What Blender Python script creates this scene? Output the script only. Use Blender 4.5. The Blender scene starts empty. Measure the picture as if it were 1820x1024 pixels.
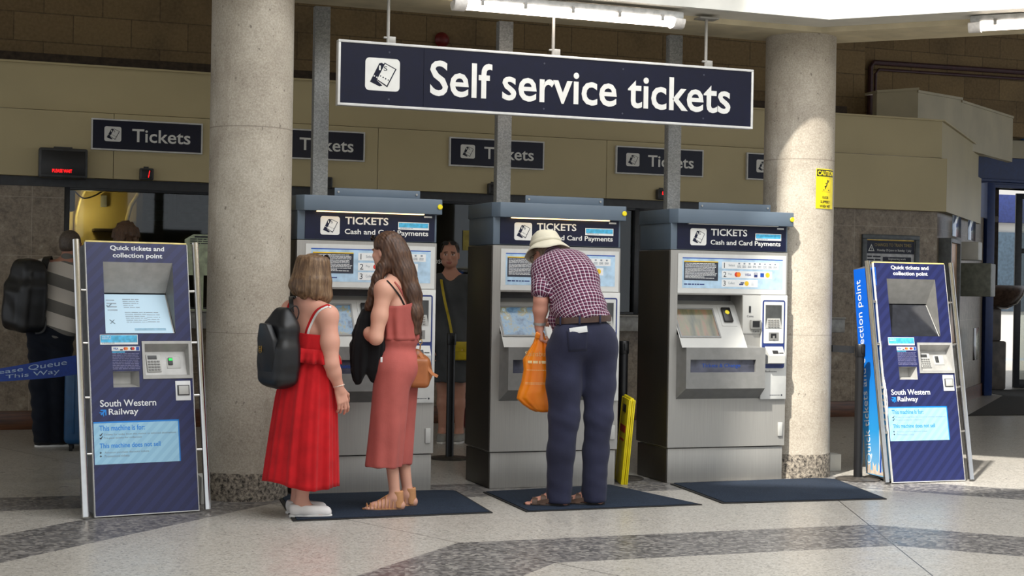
import bpy, bmesh, math, random
import numpy as np
from mathutils import Vector, Matrix
random.seed(7)
np.random.seed(7)
scene = bpy.context.scene
COL = scene.collection
PI = math.pi


def lin(c):
    out = []
    for v in c:
        v = v / 255.0
        out.append(v / 12.92 if v <= 0.04045 else ((v + 0.055) / 1.055) ** 2.4)
    return out + [1.0]


# ---------------------------------------------------------------- materials
class NT:
    """small node-tree helper"""
    def __init__(s, name):
        s.m = bpy.data.materials.new(name)
        s.m.use_nodes = True
        s.t = s.m.node_tree
        s.b = s.t.nodes['Principled BSDF']
        s.out = s.t.nodes['Material Output']

    def n(s, kind, **kw):
        nd = s.t.nodes.new(kind)
        for k, v in kw.items():
            setattr(nd, k, v)
        return nd

    def link(s, a, b):
        s.t.links.new(a, b)

    def coord(s, which='Object'):
        return s.n('ShaderNodeTexCoord').outputs[which]

    def mapping(s, vec, scale=(1, 1, 1), rot=(0, 0, 0), loc=(0, 0, 0)):
        mp = s.n('ShaderNodeMapping')
        mp.inputs['Scale'].default_value = scale
        mp.inputs['Rotation'].default_value = rot
        mp.inputs['Location'].default_value = loc
        s.link(vec, mp.inputs['Vector'])
        return mp.outputs[0]

    def noise(s, vec, scale, detail=3, rough=.5):
        nz = s.n('ShaderNodeTexNoise')
        nz.inputs['Scale'].default_value = scale
        nz.inputs['Detail'].default_value = detail
        nz.inputs['Roughness'].default_value = rough
        if vec is not None:
            s.link(vec, nz.inputs['Vector'])
        return nz.outputs['Fac']

    def voronoi(s, vec, scale, out='Color', feature='F1'):
        v = s.n('ShaderNodeTexVoronoi', feature=feature)
        v.inputs['Scale'].default_value = scale
        s.link(vec, v.inputs['Vector'])
        return v.outputs[out]

    def ramp(s, fac, stops, interp='LINEAR'):
        r = s.n('ShaderNodeValToRGB')
        r.color_ramp.interpolation = interp
        el = r.color_ramp.elements
        while len(el) < len(stops):
            el.new(.5)
        for e, (p, c) in zip(el, stops):
            e.position = p
            e.color = c if len(c) == 4 else lin(c)
        s.link(fac, r.inputs['Fac'])
        return r.outputs['Color']

    def mix(s, fac, a, b, mode='MIX'):
        mx = s.n('ShaderNodeMix', data_type='RGBA', blend_type=mode)
        for sock, v in ((mx.inputs[0], fac), (mx.inputs[6], a), (mx.inputs[7], b)):
            if hasattr(v, 'links'):
                s.link(v, sock)
            elif isinstance(v, (int, float)):
                sock.default_value = v
            else:
                sock.default_value = v if len(v) == 4 else lin(v)
        return mx.outputs[2]

    def math(s, op, a, b=None, c=None):
        m = s.n('ShaderNodeMath', operation=op)
        for i, v in enumerate((a, b, c)):
            if v is None:
                continue
            if hasattr(v, 'links'):
                s.link(v, m.inputs[i])
            else:
                m.inputs[i].default_value = v
        return m.outputs[0]

    def sep(s, vec):
        x = s.n('ShaderNodeSeparateXYZ')
        s.link(vec, x.inputs[0])
        return x.outputs

    def bump(s, h, strength=.3, dist=.002):
        b = s.n('ShaderNodeBump')
        b.inputs['Strength'].default_value = strength
        b.inputs['Distance'].default_value = dist
        s.link(h, b.inputs['Height'])
        s.link(b.outputs[0], s.b.inputs['Normal'])

    def set(s, **kw):
        for k, v in kw.items():
            sock = s.b.inputs[k]
            if hasattr(v, 'links'):
                s.link(v, sock)
            else:
                sock.default_value = v
        return s


def simple(name, rgb, rough=.5, metal=0., var=.12, scale=18., bump=0., bscale=150., spec=.5, emit=None, estr=0., stretch=(1, 1, 1)):
    """a surface with a slight procedural unevenness of tone"""
    t = NT(name)
    co = t.mapping(t.coord('Object'), scale=stretch)
    nz = t.noise(co, scale, 4)
    c = np.array(rgb, float)
    lo = [max(0, v) for v in c * (1 - var)]
    hi = [min(255, v) for v in c * (1 + var)]
    t.set(**{'Base Color': t.ramp(nz, [(.3, lo), (.7, hi)]), 'Roughness': rough, 'Metallic': metal, 'Specular IOR Level': spec})
    if bump:
        t.bump(t.noise(co, bscale, 3), bump)
    if emit is not None:
        t.set(**{'Emission Color': lin(emit), 'Emission Strength': estr})
    return t.m


# ---------------------------------------------------------------- mesh building
class MB:
    def __init__(s):
        s.bm = bmesh.new()

    def _mi(s, faces, mi):
        for f in faces:
            f.material_index = mi

    def box(s, x0, x1, y0, y1, z0, z1, bevel=0., mi=0, seg=2, xf=None):
        r = bmesh.ops.create_cube(s.bm, size=1.)
        vs = r['verts']
        for v in vs:
            v.co = Vector(((x0 + x1) / 2 + v.co.x * (x1 - x0), (y0 + y1) / 2 + v.co.y * (y1 - y0), (z0 + z1) / 2 + v.co.z * (z1 - z0)))
        if xf is not None:
            for v in vs:
                v.co = xf @ v.co
        fs = list({f for v in vs for f in v.link_faces})
        s._mi(fs, mi)
        if bevel > 0:
            es = list({e for v in vs for e in v.link_edges})
            bevel = min(bevel, .49 * min(abs(x1 - x0), abs(y1 - y0), abs(z1 - z0)))
            rb = bmesh.ops.bevel(s.bm, geom=es, offset=bevel, segments=seg, affect='EDGES', profile=.5)
            s._mi(rb['faces'], mi)
        return s

    def poly(s, pts, ext, mi=0, bevel=0.):
        """closed polygon (3-D points) extruded by vector ext"""
        ext = Vector(ext)
        a = [s.bm.verts.new(Vector(p)) for p in pts]
        b = [s.bm.verts.new(Vector(p) + ext) for p in pts]
        fs = [s.bm.faces.new(a), s.bm.faces.new(list(reversed(b)))]
        n = len(a)
        for i in range(n):
            fs.append(s.bm.faces.new((a[(i + 1) % n], a[i], b[i], b[(i + 1) % n])))
        s._mi(fs, mi)
        if bevel > 0:
            es = list({e for v in a + b for e in v.link_edges})
            rb = bmesh.ops.bevel(s.bm, geom=es, offset=bevel, segments=2, affect='EDGES', profile=.5)
            s._mi(rb['faces'], mi)
        return s

    def quad(s, a, b, c, d, mi=0):
        f = s.bm.faces.new([s.bm.verts.new(Vector(p)) for p in (a, b, c, d)])
        f.material_index = mi
        return s

    def tube(s, pts, r, n=12, mi=0, cap=True, flat=None):
        """tube through points; r a number or one per point; flat=(wx, wy) scales the section"""
        pts = [Vector(p) for p in pts]
        rs = r if hasattr(r, '__len__') else [r] * len(pts)
        rings = []
        up = None
        for i, p in enumerate(pts):
            d = (pts[min(i + 1, len(pts) - 1)] - pts[max(i - 1, 0)]).normalized()
            if up is None:
                up = Vector((0, 0, 1)) if abs(d.z) < .9 else Vector((0, 1, 0))
            u = d.cross(up).normalized()
            w = u.cross(d).normalized()
            up = w
            fx, fy = flat or (1, 1)
            rings.append([s.bm.verts.new(p + (u * math.cos(2 * PI * k / n) * fx + w * math.sin(2 * PI * k / n) * fy) * rs[i]) for k in range(n)])
        for i in range(len(rings) - 1):
            for k in range(n):
                f = s.bm.faces.new((rings[i][k], rings[i][(k + 1) % n], rings[i + 1][(k + 1) % n], rings[i + 1][k]))
                f.material_index = mi
        if cap:
            for rg in (list(reversed(rings[0])), rings[-1]):
                f = s.bm.faces.new(rg)
                f.material_index = mi
        return s

    def cyl(s, p0, p1, r, n=24, mi=0, r1=None):
        return s.tube([p0, p1], [r, r if r1 is None else r1], n, mi)

    def lathe(s, prof, c=(0, 0, 0), n=32, mi=0):
        """profile [(radius, z)] around the z axis"""
        c = Vector(c)
        rings = []
        for r, z in prof:
            if r < 1e-6:
                rings.append([s.bm.verts.new(c + Vector((0, 0, z)))])
            else:
                rings.append([s.bm.verts.new(c + Vector((r * math.cos(2 * PI * k / n), r * math.sin(2 * PI * k / n), z))) for k in range(n)])
        for a, b in zip(rings, rings[1:]):
            for k in range(n):
                k2 = (k + 1) % n
                if len(a) == 1 and len(b) == 1:
                    continue
                if len(a) == 1:
                    f = s.bm.faces.new((a[0], b[k2], b[k]))
                elif len(b) == 1:
                    f = s.bm.faces.new((a[k], a[k2], b[0]))
                else:
                    f = s.bm.faces.new((a[k], a[k2], b[k2], b[k]))
                f.material_index = mi
        return s

    def loft(s, rings, mi=0, cap=False, close=True):
        vr = [[s.bm.verts.new(Vector(p)) for p in r] for r in rings]
        n = len(vr[0])
        for a, b in zip(vr, vr[1:]):
            for k in range(n if close else n - 1):
                k2 = (k + 1) % n
                f = s.bm.faces.new((a[k], a[k2], b[k2], b[k]))
                f.material_index = mi
        if cap:
            s.bm.faces.new(list(reversed(vr[0]))).material_index = mi
            s.bm.faces.new(vr[-1]).material_index = mi
        return s

    def xform(s, M):
        bmesh.ops.transform(s.bm, matrix=M, verts=s.bm.verts)
        return s

    def build(s, name, mats, parent=None, loc=None, smooth=35, solid=0., xf=None, recalc=True):
        if xf is not None:
            s.xform(xf)
        if recalc:
            bmesh.ops.recalc_face_normals(s.bm, faces=s.bm.faces)
        me = bpy.data.meshes.new(name)
        s.bm.to_mesh(me)
        s.bm.free()
        return link(name, me, mats, parent, loc, smooth, solid)


def link(name, me, mats, parent=None, loc=None, smooth=35, solid=0.):
    if not isinstance(mats, (list, tuple)):
        mats = [mats]
    for m in mats:
        me.materials.append(m)
    if smooth and len(me.polygons):
        me.polygons.foreach_set('use_smooth', [True] * len(me.polygons))
        if smooth < 180:
            me.set_sharp_from_angle(angle=math.radians(smooth))
    o = bpy.data.objects.new(name, me)
    COL.objects.link(o)
    if parent is not None:
        o.parent = parent
    if loc is not None:
        o.location = loc
    if solid:
        md = o.modifiers.new('thickness', 'SOLIDIFY')
        md.thickness = solid
        md.offset = 0
    return o


def tag(o, label=None, cat=None, group=None, kind=None):
    for k, v in (('label', label), ('category', cat), ('group', group), ('kind', kind)):
        if v:
            o[k] = v
    return o


def thing(name, label, cat, loc=(0, 0, 0), rotz=0., group=None):
    o = bpy.data.objects.new(name, None)
    o.empty_display_size = .1
    COL.objects.link(o)
    o.location = loc
    o.rotation_euler = (0, 0, rotz)
    return tag(o, label, cat, group)


def copy_tree(o, parent=None):
    c = o.copy()
    COL.objects.link(c)
    if parent is not None:
        c.parent = parent
    for ch in list(o.children):
        copy_tree(ch, c)
    return c


FACE = Matrix(((1, 0, 0, 0), (0, 0, -1, 0), (0, 1, 0, 0), (0, 0, 0, 1)))   # text plane XY -> standing, facing -Y


def text(name, s, box, y, m, parent, bold=0., ext=.001, xf=None, keep=False, spacing=1.0, jitter=None):
    """lettering fitted to box=(x0, z0, x1, z1) standing at depth y and facing -Y; keep=True fits the height only"""
    cu = bpy.data.curves.new('lettering', 'FONT')
    cu.body = s
    cu.size = 1.
    cu.offset = bold
    cu.extrude = 0.
    cu.resolution_u = 3
    cu.space_character = spacing
    ob = bpy.data.objects.new('lettering', cu)
    COL.objects.link(ob)
    dg = bpy.context.evaluated_depsgraph_get()
    me = bpy.data.meshes.new_from_object(ob.evaluated_get(dg))
    bpy.data.objects.remove(ob)
    bpy.data.curves.remove(cu)
    co = np.zeros(len(me.vertices) * 3, np.float32)
    me.vertices.foreach_get('co', co)
    co = co.reshape(-1, 3)
    lo, hi = co.min(0), co.max(0)
    x0, z0, x1, z1 = box
    sy = (z1 - z0) / (hi[1] - lo[1])
    sx = sy if keep else (x1 - x0) / (hi[0] - lo[0])
    out = np.zeros_like(co)
    out[:, 0] = x0 + (co[:, 0] - lo[0]) * sx
    out[:, 2] = z0 + (co[:, 1] - lo[1]) * sy
    out[:, 1] = y
    me.vertices.foreach_set('co', out.ravel())
    me.update()
    bm = bmesh.new()
    bm.from_mesh(me)
    bpy.data.meshes.remove(me)
    r = bmesh.ops.extrude_face_region(bm, geom=bm.faces[:])
    for e in r['geom']:
        if isinstance(e, bmesh.types.BMVert):
            e.co.y -= ext
    if xf is not None:
        bmesh.ops.transform(bm, matrix=xf, verts=bm.verts)
    bmesh.ops.recalc_face_normals(bm, faces=bm.faces)
    for f in bm.faces:
        f.smooth = False
    me = bpy.data.meshes.new(name)
    bm.to_mesh(me)
    bm.free()
    return link(name, me, m, parent, smooth=0)


def rrect(x0, z0, x1, z1, r, n=5):
    pts = []
    for cx, cz, a0 in ((x1 - r, z1 - r, 0), (x0 + r, z1 - r, 90), (x0 + r, z0 + r, 180), (x1 - r, z0 + r, 270)):
        for k in range(n + 1):
            a = math.radians(a0 + 90 * k / n)
            pts.append((cx + r * math.cos(a), cz + r * math.sin(a)))
    return pts


def plate(mb, pts, y, ext=.001, mi=0):
    """flat shape of (x, z) points at depth y, ext thick towards -Y"""
    mb.poly([(p[0], y, p[1]) for p in pts], (0, -ext, 0), mi)
    return mb


def rect(mb, x0, z0, x1, z1, y, ext=.001, mi=0):
    return plate(mb, [(x0, z0), (x1, z0), (x1, z1), (x0, z1)], y, ext, mi)


def disc(mb, x, z, r, y, ext=.001, mi=0, n=20):
    return plate(mb, [(x + r * math.cos(2 * PI * k / n), z + r * math.sin(2 * PI * k / n)) for k in range(n)], y, ext, mi)


def print_lines(mb, x0, z0, x1, z1, n, y, mi=0, seed=1, fill=.55, ext=.0006):
    """rows of unreadable small print"""
    rnd = random.Random(seed)
    h = (z1 - z0) / n
    for i in range(n):
        zt = z1 - i * h
        x = x0
        end = x0 + (x1 - x0) * rnd.choice((1., .97, .93, .6 if i % 4 == 3 else .98))
        while x < end - 1e-4:
            w = min(rnd.uniform(.5, 2.2) * h * 1.6, end - x)
            if w < h * .2:
                break
            rect(mb, x, zt - h * fill, x + w, zt, y, ext, mi)
            x += w + h * .35


def ticket_icon(parent, x0, z0, x1, z1, y, white, dark, ext=.001, name='ticket_icon', xf=None):
    """rounded white square with two tilted tickets"""
    s = x1 - x0
    sz = z1 - z0
    mb = MB()
    plate(mb, rrect(x0, z0, x1, z1, .12 * s), y, ext, 0)

    def q(px, pz):      # unit square, z up
        return (x0 + px * s, z0 + pz * sz)

    def e(pts, k, mi):
        plate(mb, [q(*p) for p in pts], y - ext * k, ext, mi)
    e([(.14, .26), (.40, .84), (.47, .86), (.53, .82), (.33, .32), (.50, .16), (.42, .13)], 1, 1)
    e([(.31, .34), (.55, .87), (.90, .69), (.64, .12)], 1.4, 1)
    e([(.345, .345), (.565, .83), (.86, .68), (.625, .17)], 1.9, 0)
    for i in range(4):
        a, b = q(.44 + .075 * i, .45 - .037 * i)
        disc(mb, a, b, .02 * s, y - ext * 2.4, ext, 1, 8)
    for i in range(2):
        a, b = q(.26 + .075 * i, .44 - .037 * i)
        disc(mb, a, b, .022 * s, y - ext * 2.4, ext, 0, 8)
    o = mb.build(name, [white, dark], parent, xf=xf)
    for t, bx, m in (('S', (.53, .62, .63, .76), dark), ('1', (.39, .63, .44, .77), white)):
        text('icon_letter', t, (x0 + bx[0] * s, z0 + bx[1] * sz, x0 + bx[2] * s, z0 + bx[3] * sz), y - ext * 2.9, m, o, ext=ext, xf=xf)
    return o


def smooth_path(pts, n=6):
    """Catmull-Rom through pts"""
    P = [Vector(p) for p in pts]
    P = [P[0] * 2 - P[1]] + P + [P[-1] * 2 - P[-2]]
    out = []
    for i in range(1, len(P) - 2):
        for k in range(n):
            t = k / n
            a, b, c, d = P[i - 1], P[i], P[i + 1], P[i + 2]
            out.append(.5 * ((2 * b) + (c - a) * t + (2 * a - 5 * b + 4 * c - d) * t * t + (3 * b - a - 3 * c + d) * t ** 3))
    out.append(P[-2])
    return out
# ================================================================ materials of the place
def mat_floor():
    t = NT('terrazzo floor')
    co = t.coord('Object')
    x, y, z = t.sep(co)
    cx, cy = 3.85, 4.63
    dx = t.math('ABSOLUTE', t.math('SUBTRACT', x, cx))
    dy = t.math('ABSOLUTE', t.math('SUBTRACT', y, cy))
    dg = t.math('MULTIPLY', t.math('ADD', dx, dy), .70711)
    d = t.math('MAXIMUM', t.math('MAXIMUM', dx, dy), dg)

    def between(v, a, b):
        return t.math('MULTIPLY', t.math('GREATER_THAN', v, a), t.math('LESS_THAN', v, b))
    band = t.math('ADD', between(d, 2.40, 3.08), between(d, 4.72, 5.28))
    strip = t.math('MULTIPLY', between(y, 9.42, 9.98), t.math('LESS_THAN', x, 6.2))
    outer = t.math('GREATER_THAN', d, 5.28)
    band = t.math('MINIMUM', t.math('ADD', band, t.math('MULTIPLY', strip, outer)), 1.)
    # joints along the radii at 22.5 degrees and across them
    s, c = math.sin(math.radians(22.5)), math.cos(math.radians(22.5))
    j1 = t.math('ABSOLUTE', t.math('SUBTRACT', t.math('MULTIPLY', dx, c), t.math('MULTIPLY', dy, s)))
    j2 = t.math('ABSOLUTE', t.math('SUBTRACT', t.math('MULTIPLY', dx, s), t.math('MULTIPLY', dy, c)))
    joint = t.math('LESS_THAN', t.math('MINIMUM', j1, j2), .0035)
    warp = t.voronoi(co, 95)
    grain = t.ramp(t.sep(warp)[0], [(0, (124, 121, 117)), (.12, (168, 164, 157)), (.5, (186, 182, 174)), (.9, (198, 194, 187)), (1, (206, 203, 196))])
    big = t.noise(co, 1.1, 4)
    cream = t.mix(t.math('MULTIPLY', big, .35), grain, (160, 153, 143))
    spots = t.noise(co, 42, 2)
    cream = t.mix(t.math('MULTIPLY', t.math('GREATER_THAN', spots, .70), .6), cream, (112, 106, 98))
    chips = t.voronoi(co, 46)
    agg = t.ramp(t.sep(chips)[0], [(0, (62, 61, 62)), (.3, (96, 94, 94)), (.6, (130, 127, 125)), (.85, (160, 156, 152)), (1, (182, 178, 172))])
    agg = t.mix(.35, agg, (112, 110, 109))
    colr = t.mix(band, cream, agg)
    colr = t.mix(joint, colr, (70, 66, 62))
    rough = t.math('ADD', t.math('MULTIPLY', t.noise(co, 6, 3), .18), .22)
    t.set(**{'Base Color': colr, 'Roughness': rough, 'Specular IOR Level': .45})
    return t.m


def mat_column():
    t = NT('cast stone column')
    co = t.coord('Object')
    x, y, z = t.sep(co)
    base = t.ramp(t.noise(co, 3.2, 6, .6), [(.3, (150, 140, 126)), (.5, (172, 163, 148)), (.72, (192, 184, 170))])
    fine = t.noise(co, 90, 4, .7)
    base = t.mix(.32, base, t.ramp(fine, [(.35, (112, 104, 94)), (.65, (205, 198, 186))]))
    pits = t.math('GREATER_THAN', t.noise(t.mapping(co, scale=(1, 1, .6)), 34, 3, .6), .69)
    base = t.mix(t.math('MULTIPLY', pits, .65), base, (92, 84, 76))
    stain = t.noise(t.mapping(co, scale=(1.4, 1.4, .35)), 2.2, 3)
    base = t.mix(t.math('MULTIPLY', t.math('GREATER_THAN', stain, .6), .18), base, (120, 106, 90))
    gran = t.ramp(t.noise(co, 42, 4, .75), [(.38, (58, 54, 50)), (.48, (120, 112, 102)), (.62, (168, 158, 142))])
    low = t.math('LESS_THAN', z, t.math('ADD', .165, t.math('MULTIPLY', t.noise(co, 14, 2), .02)))
    base = t.mix(low, base, gran)
    jz = t.math('LESS_THAN', t.math('ABSOLUTE', t.math('SUBTRACT', z, 2.34)), .0035)
    jz2 = t.math('LESS_THAN', t.math('ABSOLUTE', t.math('SUBTRACT', z, 1.05)), .002)
    base = t.mix(t.math('MULTIPLY', t.math('MAXIMUM', jz, jz2), .55), base, (105, 96, 86))
    t.set(**{'Base Color': base, 'Roughness': .75, 'Specular IOR Level': .3})
    t.bump(fine, .25, .003)
    return t.m


def mat_marble():
    t = NT('mottled marble cladding')
    co = t.coord('Object')
    n1 = t.noise(co, 11, 6, .68)
    c = t.ramp(n1, [(.32, (96, 82, 68)), (.46, (132, 117, 99)), (.58, (150, 136, 117)), (.74, (184, 172, 152))])
    c = t.mix(.3, c, t.ramp(t.noise(co, 46, 5, .7), [(.35, (84, 72, 60)), (.7, (186, 173, 152))]))
    br = t.n('ShaderNodeTexBrick')
    br.offset = 0
    br.inputs['Scale'].default_value = 1
    br.inputs['Mortar Size'].default_value = .003
    br.inputs['Brick Width'].default_value = .72
    br.inputs['Row Height'].default_value = .53
    xx = t.sep(co)
    cb = t.n('ShaderNodeCombineXYZ')
    t.link(t.math('ADD', xx[0], t.math('MULTIPLY', xx[1], 1.)), cb.inputs[0])
    t.link(t.math('ADD', xx[2], .02), cb.inputs[1])
    t.link(cb.outputs[0], br.inputs['Vector'])
    c = t.mix(t.math('MULTIPLY', br.outputs['Fac'], .5), c, (190, 178, 160))
    t.set(**{'Base Color': c, 'Roughness': .32, 'Specular IOR Level': .4})
    return t.m


def mat_block():
    t = NT('stone block wall')
    co = t.coord('Object')
    xx = t.sep(co)
    cb = t.n('ShaderNodeCombineXYZ')
    t.link(xx[0], cb.inputs[0])
    t.link(xx[2], cb.inputs[1])
    br = t.n('ShaderNodeTexBrick')
    br.inputs['Scale'].default_value = 1
    br.inputs['Mortar Size'].default_value = .006
    br.inputs['Mortar Smooth'].default_value = .3
    br.inputs['Brick Width'].default_value = .58
    br.inputs['Row Height'].default_value = .29
    br.inputs['Color1'].default_value = lin((150, 126, 88))
    br.inputs['Color2'].default_value = lin((128, 106, 74))
    br.inputs['Mortar'].default_value = lin((96, 80, 58))
    t.link(cb.outputs[0], br.inputs['Vector'])
    soot = t.noise(co, 1.3, 4)
    c = t.mix(t.ramp(soot, [(.5, (0, 0, 0, 1)), (.75, (.6, .6, .6, 1))]), br.outputs['Color'], (72, 60, 46))
    c = t.mix(.22, c, t.ramp(t.noise(co, 30, 4), [(.3, (80, 66, 48)), (.7, (170, 146, 108))]))
    t.set(**{'Base Color': c, 'Roughness': .85})
    t.bump(t.math('SUBTRACT', 1., br.outputs['Fac']), .4, .01)
    return t.m


def mat_glass(name, tint=(.55, .58, .58), refl=.10):
    t = NT(name)
    t.t.nodes.remove(t.b)
    tr = t.n('ShaderNodeBsdfTransparent')
    tr.inputs[0].default_value = (*tint, 1)
    gl = t.n('ShaderNodeBsdfGlossy')
    gl.inputs['Roughness'].default_value = .03
    mx = t.n('ShaderNodeMixShader')
    fr = t.n('ShaderNodeFresnel')
    fr.inputs['IOR'].default_value = 1.45
    t.link(t.math('ADD', fr.outputs[0], refl - .04), mx.inputs[0])
    t.link(tr.outputs[0], mx.inputs[1])
    t.link(gl.outputs[0], mx.inputs[2])
    t.link(mx.outputs[0], t.out.inputs[0])
    return t.m


def mat_galv():
    t = NT('galvanised steel')
    co = t.coord('Object')
    v = t.voronoi(co, 120)
    c = t.ramp(t.sep(v)[0], [(0, (128, 130, 130)), (.5, (144, 146, 146)), (1, (160, 161, 160))])
    c = t.mix(t.math('MULTIPLY', t.math('GREATER_THAN', t.noise(co, 30, 2), .70), .25), c, (104, 102, 98))
    t.set(**{'Base Color': c, 'Roughness': .5, 'Metallic': .45})
    return t.m


def mat_brushed(name, rgb, rough=.34, metal=.75, vert=True):
    t = NT(name)
    co = t.coord('Object')
    st = t.noise(t.mapping(co, scale=(220, 220, 3) if vert else (3, 220, 220)), 1., 3)
    a = np.array(rgb, float)
    c = t.ramp(st, [(.3, list(a * .965)), (.7, [min(255, v) for v in a * 1.03])])
    c = t.mix(t.math('MULTIPLY', t.noise(co, 2.5, 4), .22), c, list(a * .80))
    t.set(**{'Base Color': c, 'Roughness': rough, 'Metallic': metal})
    return t.m


def mat_hatched(name, a, b, scale=26.):
    """printed diagonal stripes"""
    t = NT(name)
    co = t.coord('Object')
    x, y, z = t.sep(co)
    w = t.math('FRACT', t.math('MULTIPLY', t.math('ADD', t.math('MULTIPLY', x, -1.), t.math('MULTIPLY', z, 1.)), scale / 2.2))
    st = t.math('GREATER_THAN', w, .5)
    t.set(**{'Base Color': t.mix(st, a, b), 'Roughness': .38})
    return t.m


FLOOR, COLUMN, MARBLE, BLOCK = mat_floor(), mat_column(), mat_marble(), mat_block()
CREAM = simple('cream painted panel', (186, 172, 132), .45, var=.03, scale=1.2)
CREAM2 = simple('cream painted bulkhead', (178, 167, 138), .5, var=.06, scale=2)
WHITEP = simple('white painted timber', (204, 203, 196), .5, var=.04, scale=5, bump=.05)
SOFFIT = simple('off-white soffit paint', (205, 202, 192), .6, var=.04, scale=4)
BEAM = simple('cream concrete beam', (196, 184, 154), .7, var=.07, scale=5, bump=.1)
DARKWOOD = simple('dark varnished skirting', (86, 52, 30), .35, var=.3, scale=3, stretch=(1, 6, 14))
DARKFR = simple('dark grey window frame', (46, 48, 52), .4)
GLASS = mat_glass('booth glass', (.62, .64, .62), .05)
NAVY = simple('navy sign face', (11, 16, 40), .3, var=.06, spec=.3)
NAVYM = simple('matt navy panel', (12, 18, 46), .45, var=.08, spec=.3)
SIGNW = simple('white sign lettering', (222, 222, 218), .4, var=.02)
SIGNFR = simple('pale aluminium sign edge', (208, 208, 206), .35, var=.04)
GALV = mat_galv()
STEEL = mat_brushed('brushed stainless steel', (166, 164, 159), .42, .35)
STEELD = mat_brushed('dark grey-brown side panel', (66, 62, 57), .42, .5)  # side panels in a darker grey-brown than the cabinet
CHROME = simple('polished tube', (200, 198, 194), .14, 1., var=.02)
BLUEGREY = simple('blue-grey painted metal', (92, 106, 120), .42, var=.04, scale=3)
LIGHTGREY = simple('light grey moulded panel', (186, 186, 182), .42, var=.03, scale=4)
MIDGREY = simple('mid grey moulding', (128, 128, 126), .45, var=.04)
DARKGREY = simple('dark grey moulding', (58, 59, 60), .45)
BLACK = simple('black plastic', (20, 20, 22), .4)
RUBBER = simple('black rubber', (26, 26, 27), .75)
YELLOW = simple('yellow plastic', (236, 216, 20), .4, var=.04)
GOLDY = simple('yellow print', (232, 190, 40), .5)
BLUE = simple('royal blue print', (24, 72, 160), .4)
SKYB = simple('sky blue print', (70, 170, 212), .4, var=.15, scale=40)
PALEB = simple('pale blue printed paper', (168, 200, 224), .5, var=.08, scale=9)
PAPER = simple('white paper', (226, 228, 228), .6, var=.02)
INK = simple('dark print', (44, 48, 60), .6)
INKG = simple('grey print', (132, 142, 152), .6)
REDP = simple('red print', (206, 52, 38), .5)
ORANGE = simple('orange print', (238, 132, 32), .5)
RAILBLUE = simple('blue painted steel', (12, 42, 96), .4, var=.08)
BLUEMID = simple('bright azure print', (20, 128, 214), .38, var=.1, scale=1.5)


def glow(name, rgb, strength):
    t = NT(name)
    t.set(**{'Base Color': lin(rgb), 'Emission Color': lin(rgb), 'Emission Strength': strength})
    return t.m


TUBE = glow('lit fluorescent diffuser', (255, 240, 226), 9.)
REDLED = glow('red light-emitting digits', (255, 20, 24), 2.2)
GREENLED = glow('green card light', (20, 220, 70), 1.6)
HOODLAMP = glow('warm strip lamp', (255, 214, 150), 3.)

# ================================================================ the setting
mb = MB()
mb.box(-14, 26, -14, 26, -.2, 0)
tag(mb.build('floor', FLOOR, smooth=0), 'cream terrazzo floor with bands of grey aggregate', 'floor', kind='structure')

# --- the ticket office front: marble below, glazing, cream fascia above
YW = 14.42
mb = MB()
mb.box(-6, .98, YW, YW + .2, 0, 2.4)
mb.box(.98, 9.05, YW, YW + .2, 0, 1.0)
mb.poly([(9.05, YW, 0), (9.05, YW, 2.4), (10.42, YW, 2.4), (10.42, YW, 0)], (0, .2, 0))
tag(mb.build('wall_back', MARBLE, smooth=0), 'brown mottled marble wall below the ticket windows', 'wall', kind='structure')
mb = MB()
mb.poly([(10.42, YW, 0), (10.42, YW, 2.4), (13.2, YW + 2.78, 2.4), (13.2, YW + 2.78, 0)], (-.15, .15, 0))
tag(mb.build('wall_right', MARBLE, smooth=0), 'marble wall slanting away at the right end of the ticket office', 'wall', kind='structure')
mb = MB()
mb.box(-6, 10.4, YW - .03, YW, 0, .17, .004)
tag(mb.build('baseboard_back', DARKWOOD), 'dark wooden skirting along the ticket office wall', 'skirting', kind='structure')
mb = MB()
mb.poly([(10.42, YW - .03, 0), (10.42, YW - .03, .17), (13.2, YW + 2.75, .17), (13.2, YW + 2.75, 0)], (-.02, .02, 0))
tag(mb.build('baseboard_right', DARKWOOD), 'dark skirting along the slanting wall', 'skirting', kind='structure')

# fascia: a lower and an upper cream board, bent away at the right end
mb = MB()
joints = [-6, -3.6, -1.1, 1.396, 3.883, 6.3, 8.75, 10.45]
for a, b in zip(joints, joints[1:]):
    mb.box(a + .002, b - .002, 14.30, 14.40, 2.285, 2.878, .002)
for a, b in ((0, 1.1), (1.1, 2.25)):
    mb.poly([(10.45 + a * .97, 14.30 + a, 2.285), (10.45 + a * .97, 14.30 + a, 2.878), (10.45 + b * .97, 14.30 + b, 2.878), (10.45 + b * .97, 14.30 + b, 2.285)], (-.07, .07, 0))
mb.box(-6, 10.42, 14.36, 14.46, 2.888, 3.30)
mb.poly([(10.42, 14.36, 2.888), (10.42, 14.36, 3.30), (12.72, 16.73, 3.30), (12.72, 16.73, 2.888)], (-.07, .07, 0))
mb.box(-6, 10.44, 14.335, 14.46, 3.298, 3.316)
mb.poly([(10.44, 14.335, 3.298), (10.44, 14.335, 3.316), (12.74, 16.71, 3.316), (12.74, 16.71, 3.298)], (-.1, .1, 0))
mb.box(-6, 10.42, 14.46, 15.2, 3.24, 3.29)
tag(mb.build('trim_1', CREAM, smooth=0), 'long cream fascia boards above the ticket windows', 'fascia', kind='structure')
mb = MB()
mb.box(-6, 9.05, 14.40, 14.42, 2.2, 2.30)
tag(mb.build('trim_2', DARKFR, smooth=0), 'dark head rail under the cream fascia', 'trim', kind='structure')

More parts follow.
